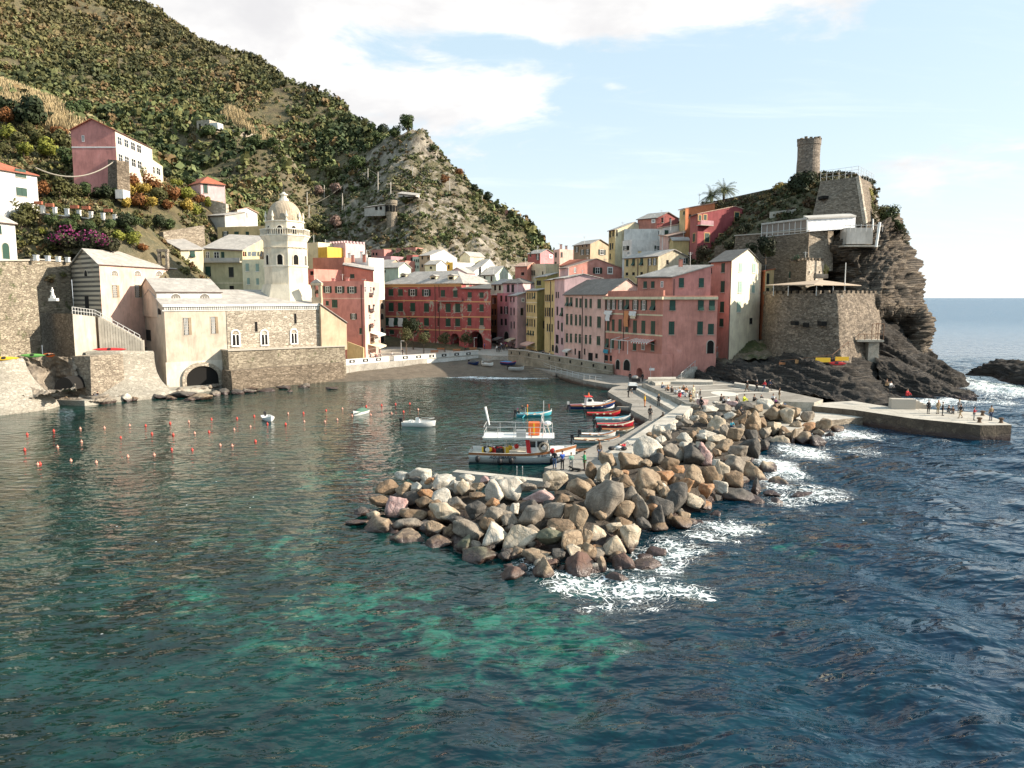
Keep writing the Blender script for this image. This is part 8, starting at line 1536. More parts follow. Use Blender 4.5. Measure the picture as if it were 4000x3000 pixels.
for i in range(8):
 px = 1950+rg.rand()*60; v = P(px,1350,195+rg.rand()*10); v.z = 2.72; c_ = cols[rg.randint(10)]; person(v,'walk',rg.rand()*6.28,c_,'dark','hbrown',f'{c_} clothed pedestrian at the mouth of the main street',group='pedestrians in the main street')
pp('b',802,1440,.9,'sit',20,'black','dark','hblack','left one of two people in black sitting on the shore rocks'); pp('b',846,1438,.9,'sit',-20,'black','jeans','hblack','right one of two people in black sitting on the shore rocks')
v = G(2048,1622,0); person(Vector((v.x+.1,v.y,.12)),'bend',R(-70),'black','grey','hblack','man in a black top bending over in the turquoise boat',s=.95)
v = G(2012,1622,0); person(Vector((v.x+.35,v.y,.05)),'sit',R(60),'black','black','pink','person with a pink cap crouching at the stern of the turquoise boat')
# black dog lying on the quay end
v = G(*Z('w',1665,705),1.1); t0 = thing('dog',v,'black dog lying on the quay end between the child and the green raincoat','dog')
FUR = plain('black_fur',(.012,.011,.010),.8); me = skinned([(0,1),(1,2),(2,3),(3,4),(4,5),(1,6),(6,7),(1,8),(8,9),(0,10),(10,11),(0,12),(12,13),(0,14),(14,15),(4,16),(4,17)],[((-.32,0,.15),.11),((.15,0,.17),.125),((.30,0,.22),.08),((.40,0,.30),.065),((.46,0,.33),.07),((.60,0,.29),.035),((.18,-.12,.10),.045),((.42,-.13,.03),.03),((.18,.12,.10),.045),((.42,.13,.03),.03),((-.28,-.14,.12),.07),((-.05,-.18,.04),.03),((-.28,.14,.12),.07),((-.05,.18,.04),.03),((-.5,.03,.08),.03),((-.72,.12,.03),.018),((.44,-.06,.41),.02),((.44,.06,.41),.02)],'body'); me.materials.append(FUR); o = link('body',me); o.parent = t0; t0.rotation_euler = (0,0,R(170)); t0.scale = (1.25,1.25,1.25)
# ================================================================ PLANTS AND SMALL THINGS
GRN = {'olive': ((.085,.085,.03),'olive green'),'dark': ((.03,.042,.018),'dark evergreen'),'lime': ((.19,.20,.035),'yellow green'),'gold': ((.34,.24,.05),'golden yellow'),'rust': ((.20,.085,.03),'russet brown'),'mid': ((.06,.085,.03),'mid green'),'grey': ((.17,.14,.11),'greyish bare'),'rose': ((.25,.17,.14),'pinkish bare')}
def bushes(rg,s,where,group,y0=118,name='bush',trunk=.06):
 sc = ZR[rg][2]
 for it in s.split(','):
  x,y,r_,c = it.split(); px,py = Z(rg,float(x),float(y)); rp = float(r_)/sc; v = hit(px,py+rp*.65,y0); rad = rp/F*v.y
  plant(name,v,rad,rad*1.75,GRN[c][0],f'{"large" if rp > 38 else "medium" if rp > 20 else "small"} {GRN[c][1]} {name} {where}',name,group,nleaf=int(min(1500,260+rad*260)),flat=.85,trunk=max(.05,rad*.06),leaf=.085 if rad > 1.5 else .12)
G1 = 'bushes on the terraced left slope'
bushes('a','60 60 90 dark,170 190 60 dark,300 180 165 dark,470 160 60 dark,60 180 90 rust,60 330 90 lime,180 400 80 olive,250 280 70 olive,40 460 60 olive,230 500 90 lime,370 380 90 olive,450 480 110 lime,560 420 110 olive,640 560 110 mid,560 330 80 rust,640 380 70 grey','on the slope above the left white house',G1)
bushes('a','690 120 100 mid,800 100 90 mid,620 40 60 olive,850 640 90 mid,820 560 70 mid,960 700 100 olive,720 640 70 olive','around the pink end wall of the school',G1)
bushes('a','420 700 80 olive,400 850 90 rust,560 850 110 olive,690 860 80 olive,820 850 90 mid,960 870 90 dark,1080 880 70 mid,400 640 60 olive,770 740 60 gold,1010 640 60 olive','between the white house and the garden piers',G1)
bushes('a','1280 700 90 olive,1230 780 90 rust,1330 860 80 gold,1200 860 70 gold,1420 800 90 rust,1470 920 90 olive,1280 960 90 rust,1400 1000 80 gold,1600 900 90 rust,1740 890 90 lime,1740 1000 80 gold,1820 1040 70 lime,1840 920 60 rust,1930 960 60 lime,2020 1000 60 gold,1560 980 60 rust,1180 980 60 gold','among the autumn vines under the school',G1)
bushes('a','1550 690 60 dark,1780 760 70 mid,1640 770 50 lime,1540 620 50 mid','in front of the pink villa',G1)
bushes('a','100 1000 120 olive,280 1080 110 olive,200 1130 90 olive,480 1130 80 mid,640 1210 90 mid,560 1200 70 olive,840 1200 80 mid,1010 1190 70 mid,900 1140 60 olive,1150 1180 100 dark,1260 1160 70 mid,1360 1150 60 olive,1480 1170 80 dark,1580 1190 60 mid,1000 1300 90 olive,1110 1330 70 lime,1240 1330 80 lime,1200 1250 60 mid,1320 1380 50 rust,700 1100 50 mid,400 1250 40 lime','behind the stone terrace walls',G1)
v = hit(*Z('a',750,1385)); tb_ = plant('bougainvillea',v,3.4,4.6,(.05,.05,.025),'flowering magenta bougainvillea shrub spilling over the stone wall','bougainvillea',None,nleaf=1200,flat=.72,leaf=.08,crowns=[(-2,0,2.2,3.0),(2,0,2.0,3.0),(5,0,1.4,2.3),(-5,0,1.5,2.2)])
V = np.concatenate([leafball(700,5+k,.055,.7,9)*rr*1.04+np.array([v.x+cx,v.y-.4,v.z+cz+.3]) for k,(cx,cz,rr) in enumerate([(-2,2.4,3.0),(2,2.2,3.0),(4.5,1.6,2.2)])]); keep_ = np.repeat(np.random.RandomState(1).rand(len(V)//4) < .38,4); V = V[keep_]; q = np.ones((len(V),4)); q[:,:3] = (.20,.028,.11); link('flowers',fast_mesh('flowers',V,np.arange(len(V)).reshape(-1,4),LEAF2,q),tb_,kind='stuff')
bushes('e','990 205 75 mid,880 260 55 mid,800 250 60 dark,640 190 40 olive,700 220 45 mid,750 300 50 mid,560 200 40 olive','on the crest beside the rocky peak','trees along the skyline',240,'tree',.2)
bushes('e','600 520 70 mid,400 570 60 olive,640 650 55 dark,425 705 60 rose,290 725 50 rose,420 970 60 rose,560 700 45 mid,1280 640 45 rust,970 800 45 olive,960 920 40 mid,250 1010 60 olive,120 1000 40 olive','on the dark terraces behind the bell tower','trees on the terraces',240,'tree',.2)
bushes('e','1390 560 35 rust,1510 690 40 dark,1620 765 45 dark,1690 830 30 dark,1800 900 40 dark,1860 935 30 dark,1945 990 45 dark,2010 1060 40 dark,1560 720 30 mid,1190 380 35 mid,1740 870 30 olive','along the seaward edge of the spur','trees along the skyline',240,'tree',.2)
bushes('d','1520 300 28 dark,905 55 20 dark,1365 272 18 dark,1635 378 26 dark,1575 345 14 dark,965 90 14 mid,1040 130 14 olive,850 25 14 mid,1660 940 50 mid,1770 960 45 mid,1360 880 50 mid,1450 200 10 olive','standing clear on the mountain ridge','trees along the skyline',260,'tree',.25)
for x,y,h_ in ((1228,470,60),(1435,620,90)):     # cypresses
 px,py = Z('e',x,y); v = hit(px,py,240); hh = h_/2.01/F*v.y; plant('cypress',v,hh*.12,hh,(.02,.03,.014),'slim dark cypress on the spur skyline '+('below the peak' if x < 1300 else 'lower down beside the russet tree'),'cypress','cypresses on the spur',160,crowns=[(0,0,hh*f,hh*.13*(1.1-f)) for f in (.2,.35,.5,.65,.8,.93)],trunk=.15,leaf=.3)
# undergrowth on the near left slope, dry reeds
r = np.random.RandomState(21); N = 9500; x = r.uniform(-150,-38,N); y = r.uniform(126,236,N); z = hground(x,y); kx = np.array([[-300,118],[-125,118],[-100,126],[-84,136],[-72,143],[-64,150],[-50,166],[-36,190],[-30,200],[40,215]]); ok = (y > np.interp(x,kx[:,0],kx[:,1])) & (z > 7)
for (t_,a,b,c,d,Z4) in houses:
 if a[0] < -25: ok &= ~inpoly(x,y,[a,b,c,d])&(dseg(x,y,[a,b,c,d],True) > 1.0)
x,y,z = x[ok],y[ok],z[ok]; rr = r.uniform(.5,1.3,len(x)); pal = np.array([(.09,.09,.035),(.16,.15,.05),(.06,.075,.028),(.16,.10,.045),(.22,.19,.10),(.12,.12,.05)]); tn = pal[r.randint(0,6,len(x))]*r.uniform(.8,1.25,(len(x),1))
scatter('undergrowth',np.c_[x,y,z+rr*.3],rr,tn,LEAFW,60,.2,.8,kind='stuff',label='tangled low undergrowth covering the garden terraces of the left slope',category='undergrowth')
def reeds(name,cen,rx,ry,n,lab):
 r = np.random.RandomState(n); x = cen.x+r.uniform(-rx,rx,n); y = cen.y+r.uniform(-ry,ry,n); z = hground(x,y); h_ = r.uniform(1.8,4.0,n); a_ = r.rand(n)*3.14; w_ = .10; dx,dy = np.cos(a_)*w_,np.sin(a_)*w_; lx_,ly_ = r.randn(n)*.4,r.randn(n)*.4
 V = np.stack([np.stack([x-dx,y-dy,z],1),np.stack([x+dx,y+dy,z],1),np.stack([x+dx*.6+lx_,y+dy*.6+ly_,z+h_],1),np.stack([x-dx*.6+lx_,y-dy*.6+ly_,z+h_],1)],1).reshape(-1,3); tn = np.ones((n*4,4)); tn[:,:3] = np.repeat(np.array([(.46,.36,.20)])*r.uniform(.6,1.25,(n,1)),4,0); link(name,fast_mesh(name,V,np.arange(n*4).reshape(-1,4),LEAF2,tn),None,kind='stuff',label=lab,category='reeds')
reeds('reeds',hit(*Z('d',230,690)),20,12,14000,'pale dry reeds covering the slope above the school')
reeds('reeds',hit(*Z('d',1600,790),250),10,8,3000,'patch of dry reeds beside the mountain terrace wall')
# square trees
for i,(x,y,base) in enumerate([(1115,1200,1368),(1290,1232,1362),(1500,1235,1345),(1700,1235,1330)]):
 px,py = Z('4',x,base); v = G(px,py,2.7); hh = (base-y+80)/2.55/F*v.y; plant('square_tree',v,2.2,hh,(.085,.085,.035),['leftmost of the four round olive green trees on the square','second round tree from the left on the square','third round tree from the left on the square','rightmost of the four round trees on the square'][i],'tree','round trees on the square',900,trunk=.14,leaf=.06)
v = G(*Z('4',1155,1330),2.7); plant('square_tree',Vector((v.x,v.y+6,2.7)),3.2,8.0,(.022,.032,.013),'large dark evergreen tree standing behind the round trees before the palace','tree',None,1500,trunk=.25,leaf=.06)
# headland greenery
def hl_bush(rg,x,y,r_,Yd,c,lab,n_=700,flat=.8,name='bush',crowns=None):
 px,py = Z(rg,x,y); rad = r_/ZR[rg][2]/F*Yd; rad *= 1.12; v = P(px,py,Yd-rad*.6)-Vector((0,0,rad*1.05)); flat = max(flat,.98); return plant(name,v,rad,rad*2.0,c,lab,name,None,n_,flat,trunk=.12,leaf=.075)
hl_bush('s',1175,520,110,178,(.028,.036,.015),'very large dark evergreen bush below the round castle tower',2400)
hl_bush('s',1250,470,75,180,(.05,.055,.02),'green bush crowning the large dark bush by the castle tower',900)
hl_bush('s',1000,570,75,184,(.26,.19,.05),'golden autumn bush on the wall left of the castle',900); hl_bush('s',900,620,60,185,(.17,.12,.04),'rusty bush on the wall above the plum house',700); hl_bush('s',1050,640,70,180,(.05,.055,.025),'dark green shrub under the golden bush',700)
hl_bush('s',880,700,50,176,(.05,.06,.03),'low green shrub above the streaked concrete wall',500); hl_bush('s',1240,670,70,170,(.10,.06,.03),'brown creeper shrub at the foot of the bastion',700); hl_bush('s',1400,700,45,163,(.02,.026,.012),'dark shrub against the bastion face',500)
hl_bush('s',870,1050,95,152,(.022,.028,.012),'dark bush below the restaurant terrace wall',1300); hl_bush('s',740,1060,60,153,(.035,.042,.018),'green bush left of the dark bush below the restaurant',700); hl_bush('s',1130,1125,32,150,(.06,.10,.06),'spiky agave like plant above the watch house',300); hl_bush('s',330,1110,75,162,(.045,.04,.02),'brownish bush right of the white terraces',900); hl_bush('s',560,1040,60,165,(.05,.055,.025),'green shrub on the wall under the plum house',600); hl_bush('s',700,860,60,166,(.028,.035,.016),'dark vine beside the plum house window',600); hl_bush('s',640,900,50,164,(.028,.035,.016),'dark shrub in front of the plum house',500)
hl_bush('s',1860,760,70,166,(.16,.15,.06),'pale prickly bush on the cliff top right of the bastion',900); hl_bush('s',1950,770,80,165,(.07,.09,.035),'green bush at the cliff edge',1100); hl_bush('s',2010,850,60,166,(.06,.08,.03),'green bush hanging over the right cliff edge',900); hl_bush('s',2050,930,42,167,(.05,.07,.028),'tuft of green leaves sticking out of the right cliff',500); hl_bush('s',2080,1010,30,167,(.05,.07,.028),'spiky tuft lowest on the right cliff edge',400); hl_bush('s',1890,860,55,163,(.10,.10,.04),'olive bush between the posts on the cliff top',700)
hl_bush('s',1745,560,55,172,(.30,.27,.05),'yellow green ivy hanging down the right side of the bastion',900,1.6); hl_bush('s',1760,690,50,169,(.16,.16,.05),'green ivy low on the right side of the bastion',800,1.5); hl_bush('s',1385,1215,26,146,(.12,.14,.03),'strip of bright ivy beside the battlemented watch house',400,2.4)
# palms
FR = plain('palm_frond',(.13,.14,.055),.6,0,.3)
for x,y,hh,lb in ((395,590,3.2,'left fuller palm behind the orange house'),(505,545,5.4,'right taller windblown palm behind the plum house')):
 px,py = Z('s',x,y); v = P(px,py,193); t0 = thing('palm_tree',Vector((v.x,v.y,v.z-hh-3)),lb,'palm tree','palms by the castle wall'); mb = MB(); mb.tube([v-Vector((0,0,hh+3)),v],[.35,.28],TRUNK,8); mb.build('trunk',t0); mb = MB(); rr = np.random.RandomState(int(x))
 for k in range(56):
  a_ = rr.rand()*6.28; el = rr.uniform(-.3,1.3); L_ = rr.uniform(3.0,4.2); prev = v; d_ = Vector((math.cos(a_)*math.cos(el)+.25,math.sin(a_)*math.cos(el),math.sin(el)))
  for j in range(6):
   nx = prev+d_*L_/6; d_.z -= .22; d_.normalize(); sd_ = d_.cross(Vector((0,0,1))).normalized()
   for s_ in (-1,1):
    for q in (0,.5): b_ = prev.lerp(nx,q); tip = b_+sd_*s_*.75*(1-j/8)+d_*.45-Vector((0,0,.3)); mb.face([b_,b_+d_*.16,tip],FR)
   prev = nx
 mb.build('crown',t0)
# poles and cables
POLE = plain('pole_wood',(.46,.42,.36),.8); tops = []
for x,y0,y1 in ((335,650,752),(490,645,725),(477,715,860),(678,517,640),(757,545,720),(857,625,750),(1030,500,605),(1320,595,712),(200,705,805),(215,810,916),(588,1110,1235),(1575,730,795)):
 px,py = Z('e',x,y1); v = hit(px,py,200); a_ = P(px,Z('e',x,y0)[1],v.y); mb = MB(); mb.tube([v-Vector((0,0,.5)),a_],[.22,.17],POLE,6); mb.build('cable_pole',None,**T('pale wooden cable pole '+{335: 'far left on the dark terraces',490: 'beside the pinkish bare tree',477: 'tallest on the lower terraces',678: 'above the dark round tree',757: 'between terraces at the foot of the crag',857: 'directly behind the round slope tower',1030: 'high on the rocky spur',1320: 'on the right shoulder of the spur',200: 'behind the dome on the left',215: 'just right of the dome',588: 'rising from the village roofs',1575: 'near the right skyline of the spur'}[x],'pole','cable poles on the slopes')); tops.append(a_)
CAB = plain('cable',(.30,.27,.22),.7)
def cable(a_,b_,sag,lab,r_=.05): mb = MB(); mb.tube([a_.lerp(b_,i/14)-Vector((0,0,sag*4*(i/14)*(1-i/14))) for i in range(15)],r_,CAB,4); mb.build('cable',None,**T(lab,'cable'))
cable(tops[3],tops[6],4,'sagging cable between the poles at the foot of the crag'); cable(tops[6],tops[7],3,'cable running right from the high spur pole'); cable(tops[7],tops[11],2,'cable descending to the right skyline pole'); cable(tops[1],tops[9],1,'cable slanting down towards the dome'); cable(tops[2],tops[10],6,'long cable hanging from the tall terrace pole to the roofs')
cable(P(139,655,150),P(449,628,169),2.5,'thick pale cable from the left white house to the school',.12)
px,py = Z('d',1790,470); v = hit(px,py,300); mb = MB(); top_ = P(px,Z('d',1790,380)[1],v.y)
for dx in (-.9,.9): mb.tube([v+Vector((dx,0,-1)),top_],.12,PALEM,4)
for f in (.3,.5,.7): mb.tube([(v+Vector((-.9,0,0))).lerp(top_,f),(v+Vector((.9,0,0))).lerp(top_,f)],.08,PALEM,4)
mb.build('pylon',None,**T('thin lattice pylon on the mountain ridge against the cloud','pylon'))
for x,y0,y1,lb in ((1065,1228,1376,'left'),(1793,1196,1312,'right')):
 px,py = Z('4',x,y1); v = G(px,py,2.7); hh = (y1-y0)/2.5518/F*v.y; t0 = thing('street_lamp',v,f'grey street lamp at the {lb} side of the square','street lamp','street lamps on the square'); mb = MB(); mb.tube([v,v+Vector((0,0,hh))],[.1,.06],PALEM,6); mb.build('post',t0); mb = MB(); mb.box(v+Vector((.35,0,hh)),(.8,.3,.12),PALEM); mb.build('lamp_head',t0)
for x,y,lb in ((1460,1332,'brown park bench left of centre on the square'),(1617,1342,'brown park bench right of centre behind the white wall'),(1395,1358,'low brown bench just behind the white wall'),(1780,1325,'orange brown planter bench at the right end of the white wall')):
 v = G(*Z('4',x,y+6),2.7); t0 = thing('bench',v,lb,'bench','benches on the square'); mb = MB(); mb.box(v+Vector((0,0,.45)),(1.9,.5,.08),BWD); mb.build('seat',t0); mb = MB(); mb.box(v+Vector((0,.25,.8)),(1.9,.06,.4),BWD); mb.build('backrest',t0)
 for s_ in (-.8,.8): mb = MB(); mb.box(v+Vector((s_,0,.21)),(.08,.45,.42),IRON); mb.build('leg',t0)
# railing along the lower promenade
t0 = thing('promenade_railing',G(2150,1447,1.2),'chain railing on thin posts along the lower promenade path','railing'); pts = [G(2010,1398,1.5),G(2070,1415,1.4),G(2150,1446,1.2),G(2215,1466,1.15),G(2281,1483,1.1),G(2350,1494,1.1)]
for i in range(len(pts)-1):
 for k in range(3): q = pts[i].lerp(pts[i+1],k/3); mb = MB(); mb.tube([q,q+Vector((0,0,1.1))],.04,PALEM,5); mb.build('post',t0)
for h_ in (.6,1.05): mb = MB(); mb.tube([q+Vector((0,0,h_)) for q in pts],.03,PALEM,4); mb.build('chain',t0)
# washing, awnings, pergola on the corner building
hb = houses[1]; a,b = hb[1],hb[2]; u,n = framexyz(a,b)
def cloth(rg,x,y,w_,h_,c,lab,a=a,b=b,off=.5,grp='washing on the lines'):
 u,n = framexyz(a,b); px,py = Z(rg,x,y); sc = ZR[rg][2]; s,zt_ = wallhit(a,b,px,py); s1,_ = wallhit(a,b,px+w_/sc,py); _,z0 = wallhit(a,b,px,py+h_/sc); k = 8
 A_ = np.array([[list(q3(a,u,n,s+(s1-s)*(i/(k-1)+.06*math.sin(j*1.1)),zt_+(z0-zt_)*j/7,off+.10*math.sin(i*1.9)*(j/7+.2))) for i in range(k)] for j in range(8)]); link('washing',fast_mesh('washing',A_.reshape(-1,3),gridfaces(8,k),cm(c),None,True),None,**T(lab,'washing',grp))
cloth('r',555,925,80,40,'white','white washing sheet hanging wide under the top windows'); cloth('r',567,962,45,66,'white','long white garment hanging below the wide white sheet'); cloth('r',752,930,46,155,'orange','long bright orange cloth hanging on the corner building'); cloth('r',803,932,72,45,'white','pale washing right of the orange cloth'); cloth('r',815,975,55,30,'cream','pale shorts hanging right of the orange cloth'); cloth('r',546,1310,50,38,'teal','blue washing low on the left edge of the corner building')
hg = [h for h in houses if 'broad pink' in h[0]['label']][0]
for x,w_,c in ((1000,26,'blue'),(1030,20,'dark'),(1055,30,'white'),(983,14,'navy')): cloth('5',x,568,w_,28,c,f'{c} washing on the line of the broad pink house',hg[2],hg[3],.4)
palh = [h for h in houses if 'worn dark red palace' in h[0]['label']][0]
for x in (946,1036): cloth('4',x,1000,50,85,'white','white sheet hanging from a lower left window of the palace',palh[1],palh[2],.25)
hy_ = [h for h in houses if 'washing strung' in h[0]['label']][0]
for i,(x,w_,c) in enumerate(((945,14,'red'),(962,12,'black'),(985,26,'white'),(1015,40,'white'),(1060,20,'cream'),(1085,16,'grey'))): cloth('c',x,588,w_,38,c,f'{c} washing above the pale yellow house',hy_[1],hy_[2],.6)
AW = plain('awning_white',(.68,.66,.60),.7); AWR = plain('awning_red',(.45,.10,.08),.7)
def awning(a,b,px0,px1,py,out_,drop,lab,m1=AW,m2=None,z=None):
 u,n = framexyz(a,b); s0,zz = wallhit(a,b,px0,py); s1,_ = wallhit(a,b,px1,py); k = 14; t0 = thing('awning',q3(a,u,n,s0,zz,0),lab,'awning'); mb = MB()
 for i in range(k): p0,p1 = s0+(s1-s0)*i/k,s0+(s1-s0)*(i+1)/k; m_ = (m2 or m1) if i % 2 else m1; mb.hexa([q3(a,u,n,p0,zz-drop-.04,out_),q3(a,u,n,p1,zz-drop-.04,out_),q3(a,u,n,p1,zz-.04,.02),q3(a,u,n,p0,zz-.04,.02)],[q3(a,u,n,p0,zz-drop,out_),q3(a,u,n,p1,zz-drop,out_),q3(a,u,n,p1,zz,.02),q3(a,u,n,p0,zz,.02)],m_); mb.face([q3(a,u,n,p0,zz-drop,out_+.003),q3(a,u,n,p1,zz-drop,out_+.003),q3(a,u,n,p1,zz-drop-.35,out_+.003),q3(a,u,n,p0,zz-drop-.35,out_+.003)],m_)
 mb.build('canvas',t0); mb = MB(); mb.tube([q3(a,u,n,s0,zz-drop,out_),q3(a,u,n,s1,zz-drop,out_)],.05,PALEM,5)
 for s in (s0,s1): mb.tube([q3(a,u,n,s,zz-drop-.5,.05),q3(a,u,n,s,zz-drop,out_)],.04,PALEM,4)
 mb.build('frame',t0)
awning(a,b,2492,2562,1322,1.7,.5,'white and red striped awning over the terrace of the corner building',AW,AWR)
t0 = thing('pergola',q3(a,u,n,12,6,1),'thin white pergola frame over the terrace of the corner building','pergola'); s0,z0 = wallhit(a,b,2424,1325); s1,_ = wallhit(a,b,2490,1325); mb = MB()
for s in (s0,(s0+s1)/2,s1): mb.tube([q3(a,u,n,s,z0-2.6,2.3),q3(a,u,n,s,z0,2.3),q3(a,u,n,s,z0+.5,.1)],.06,WHT,5)
mb.tube([q3(a,u,n,s0,z0,2.3),q3(a,u,n,s1,z0,2.3)],.06,WHT,5); mb.build('frame',t0)
h1 = houses[0]; awning(h1[1],h1[2],2212,2234,1362,1.2,.35,'small white shop awning on the salmon house')
for lab_,key,px0,px1,py,c in (('cream cafe awning at the corner of the olive house','olive green house with slim',2058,2090,1332,PK['salmon']),('pale cafe umbrella awning on the canted pink house','canted corner',1996,2016,1318,PK['cream']),('grey shop awning under the mauve house','mauve pink',1944,1966,1315,PK['grey'])):
 h_ = [h for h in houses if key in h[0]['label']][0]; awning(h_[1],h_[2],px0,px1,py,2.0,.7,lab_,c)
hp = [h for h in houses if 'dusty pink' in h[0]['label']][0]
awning(hp[2],hp[3],1437,1468,1345,2.5,.7,'cream awning of the cafe beside the square',PK['cream']); awning(hp[2],hp[3],1445,1474,1300,2.0,.6,'upper white awning on the side of the dusty pink house',AW)
for i in range(7):
 v = P(1440+i*7.5,1385,168+((i*5) % 9)); v.z = 2.72; t0 = thing('cafe_table',v,'small white cafe table beside the dusty pink house','table','cafe tables beside the square'); mb = MB(); mb.lathe(v,[(.45,.72),(.45,.75)],WHT,12); mb.build('tabletop',t0); mb = MB(); mb.lathe(v,[(.25,0),(.04,.06),(.04,.72)],IRON,8); mb.build('leg',t0)
v = P(*Z('z',640,872),162); v.z = 2.72
# kayaks and planks
def kayak(px,py,Yd,L_,m,rz,lab,tilt=0):
 v = P(px,py,Yd); t0 = thing('kayak',(0,0,0),lab,'kayak'); mb = MB(); n_ = 13; vs = []; fs = []
 for i in range(n_):
  t_ = -1+2*i/(n_-1); w_ = .36*(1-abs(t_)**2.2)+.01; zc_ = .12*t_*t_
  for k in range(8): a_ = k*math.pi/4; vs.append((L_/2*t_,w_*math.cos(a_),zc_+w_*.55*math.sin(a_)))
 for i in range(n_-1):
  for k in range(8): fs.append((i*8+k,i*8+(k+1) % 8,(i+1)*8+(k+1) % 8,(i+1)*8+k))
 mb.add(vs,fs,m); mb.build('hull',t0,True); mb = MB(); mb.blob((-.1,0,.17),(.45,.22,.05),BLK,10,4); mb.build('cockpit',t0); t0.location = v; t0.rotation_euler = (tilt,0,rz)
kayak(*Z('b',40,1108),110,4.2,YEL,R(10),'yellow kayak leaning on the rail at the left edge',R(50)); kayak(*Z('b',285,1082),115,4.0,plain('lime_plastic',(.16,.42,.10),.5),R(0),'green kayak lying on the ledge of the left sea wall',R(50)); kayak(*Z('b',425,1078),117,2.4,ORG,R(-5),'orange kayak end next to the green kayak',R(60)); kayak(*Z('b',950,1030),123,5.6,REDP,R(4),'long red kayak lying on top of the concave sea wall',R(50))
for x,y,w_,h_,m,lb,Yd in ((622,800,76,14,BWD,'short pale wooden plank barrier on the rock rail',128.5),(755,787,128,24,plain('plank',(.52,.28,.12),.8),'orange brown plank barrier on the rock rail',127.2),(876,776,98,30,YEL,'yellow plank barrier left of the red kayak',126),(1002,768,90,26,YEL,'yellow plank barrier right of the red kayak',126)):
 px,py = Z('t',x,y); v = P(px,py,Yd); s = Yd/F; mb = MB(); mb.box(v,(w_/1.7*s,.12,h_/1.7*s),m,0,None)
 mb.build('barrier_plank',None,**T(lb,'barrier','coloured barriers on the rock'))
kayak(*Z('t',972,800),125.2,3.0,REDP,R(-40),'small red kayak hanging down beside the yellow barriers',R(50))
mb = MB(); rl = [P(*Z('t',x,y),Yd) for x,y,Yd in ((590,780,129),(700,770,128),(830,755,127),(940,740,126.6),(1045,655,128))]
for q in rl: mb.tube([q-Vector((0,0,.9)),q],.05,RUST,5)
mb.tube(rl,.05,RUST,5); mb.build('rock_railing',None,**T('rusty handrail climbing the rock path to the fort','railing'))
# outside stairs beside the pink building
t0 = thing('outdoor_stairs',P(2680,1470,140),'stone staircase with a handrail climbing right of the pink corner building','stairs'); p0,p1 = G(2658,1478,2.25),P(2745,1402,143.5); p2 = P(2880,1335,146); mb = MB()
for s_,e_,k in ((p0,p1,16),(p1,p2,18)):
 for i in range(k): q = s_.lerp(e_,(i+.5)/k); mb.box((q.x,q.y+.6,(q.z-1.6)/1),((e_-s_).length/k*1.05,2.4,3.2),PAVE)
mb.build('steps',t0); mb = MB()
for s_,e_ in ((p0,p1),(p1,p2)):
 mb.tube([s_+Vector((0,-.5,1.0)),e_+Vector((0,-.5,1.0))],.05,PALEM,5)
 for k in range(6): q = s_.lerp(e_,k/5); mb.tube([q+Vector((0,-.5,0)),q+Vector((0,-.5,1.0))],.04,PALEM,4)
mb.build('handrail',t0)
v = P(*Z('r',1012,1512),137.3); t0 = thing('sign',v,'small white rectangular sign on the coral wall by the platform','sign'); mb = MB(); mb.box(v,(.95,.05,.45),WHT); mb.build('board',t0); mb = MB(); mb.tube([v+Vector((-.25,-.1,-2.8)),v+Vector((-.25,-.1,.6))],.04,PALEM,5); mb.build('post',t0)
v = G(*Z('q',310,455),1.1); t0 = thing('covered_cart',v,'low cart under a white cover on the quay beside the bending man','cart'); mb = MB(); mb.box(v+Vector((0,0,.55)),(1.3,1.0,.9),BLK); mb.build('body',t0); mb = MB(); mb.hexa([v+Vector(q) for q in ((-.75,-.6,.75),(.75,-.6,.75),(.75,.6,.75),(-.75,.6,.75))],[v+Vector(q) for q in ((-.55,-.45,1.25),(.6,-.45,1.2),(.6,.45,1.2),(-.55,.45,1.25))],BW); mb.box(v+Vector((.72,0,.6)),(.06,1.1,1.1),BW); mb.build('cover',t0)
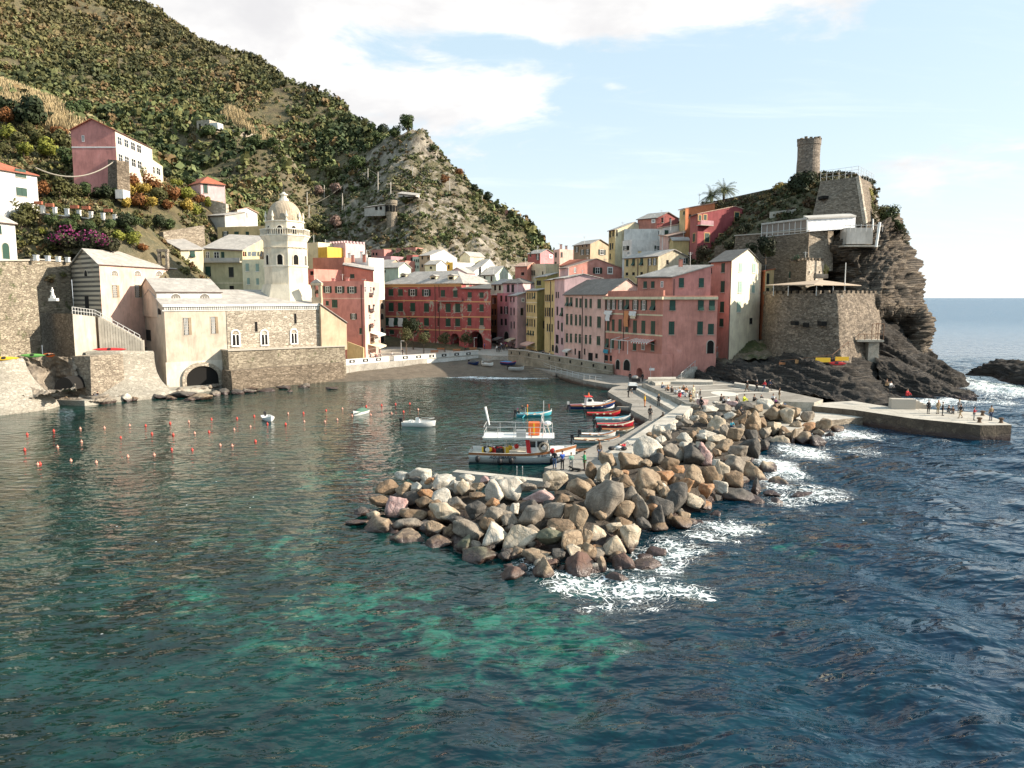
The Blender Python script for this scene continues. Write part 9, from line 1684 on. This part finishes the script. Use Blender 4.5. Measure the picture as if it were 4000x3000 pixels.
v = G(*Z('q',365,330),1.1); t0 = thing('market_barrow',v,'dark barrow loaded with grey sacks near the doorway','barrow'); mb = MB(); mb.box(v+Vector((0,0,.5)),(1.5,.9,.6),BLK); mb.build('body',t0); mb = MB(); mb.blob(v+Vector((-.1,0,1.0)),(.6,.4,.35),PK['grey'],10,6); mb.build('load',t0)
for i,(dx,dy) in enumerate(((-.5,0),(.1,.2),(.5,-.1))): q = G(2412+dx*8,1757,1.93)+Vector((dx,dy,.15)); mb = MB(); mb.blob(q,(.32,.25,.2),[BLK,BW,BLK][i],8,6); mb.build('bag',None,**T(['black travel bag on the pale kerb left of the lying person','white bag in the middle of the pile on the pale kerb','second black bag right of the white one on the kerb'][i],'bag','bags on the kerb'))
# roof clutter: antennas, terrace poles, parasols
rg = np.random.RandomState(17)
for i,h in enumerate([h for h in houses if h[5][0] > 16][:42]):
 a_,b_,c_,d_,Zs = h[1:]; k = rg.rand(2); x = a_[0]+(b_[0]-a_[0])*k[0]+(d_[0]-a_[0])*k[1]; y = a_[1]+(b_[1]-a_[1])*k[0]+(d_[1]-a_[1])*k[1]; z = max(Zs)+.3; mb = MB(); mb.tube([(x,y,z-.5),(x,y,z+2.2)],.05,PALEM,4); mb.tube([(x-.5,y,z+2),(x+.5,y,z+2)],.03,PALEM,4); mb.tube([(x-.3,y,z+1.7),(x+.3,y,z+1.7)],.03,PALEM,4); o = mb.build('antenna'); o.parent = h[0]; o.matrix_parent_inverse = Matrix.Translation(-h[0].location)
# give look-alikes that still share a label their place in the row
bpy.context.view_layer.update(); by = {}
for o in SC.objects:
 if o.parent is None and o.get('label') and o.get('kind') != 'stuff': by.setdefault(o['label'],[]).append(o)
ORD = ['leftmost','second','third','fourth','fifth','sixth','seventh','eighth','ninth','tenth','eleventh','twelfth']
def opx(o):
 c = o.matrix_world.translation.copy()
 if o.type == 'MESH' and c.length < 1e-6: c = sum((Vector(q) for q in o.bound_box),Vector())/8
 return proj(*c)[0]
for lb,L in by.items():
 if 1 < len(L) <= 12:
  for i,o in enumerate(sorted(L,key=opx)): o['label'] = lb+(', leftmost one' if i == 0 else f', {ORD[i]} from left'); o['group'] = o.get('group') or lb
for o in SC.objects:
 if o.parent is None and o.get('label') and len(o['label'].split()) > 16: print('LONG',len(o['label'].split()),o['label'])
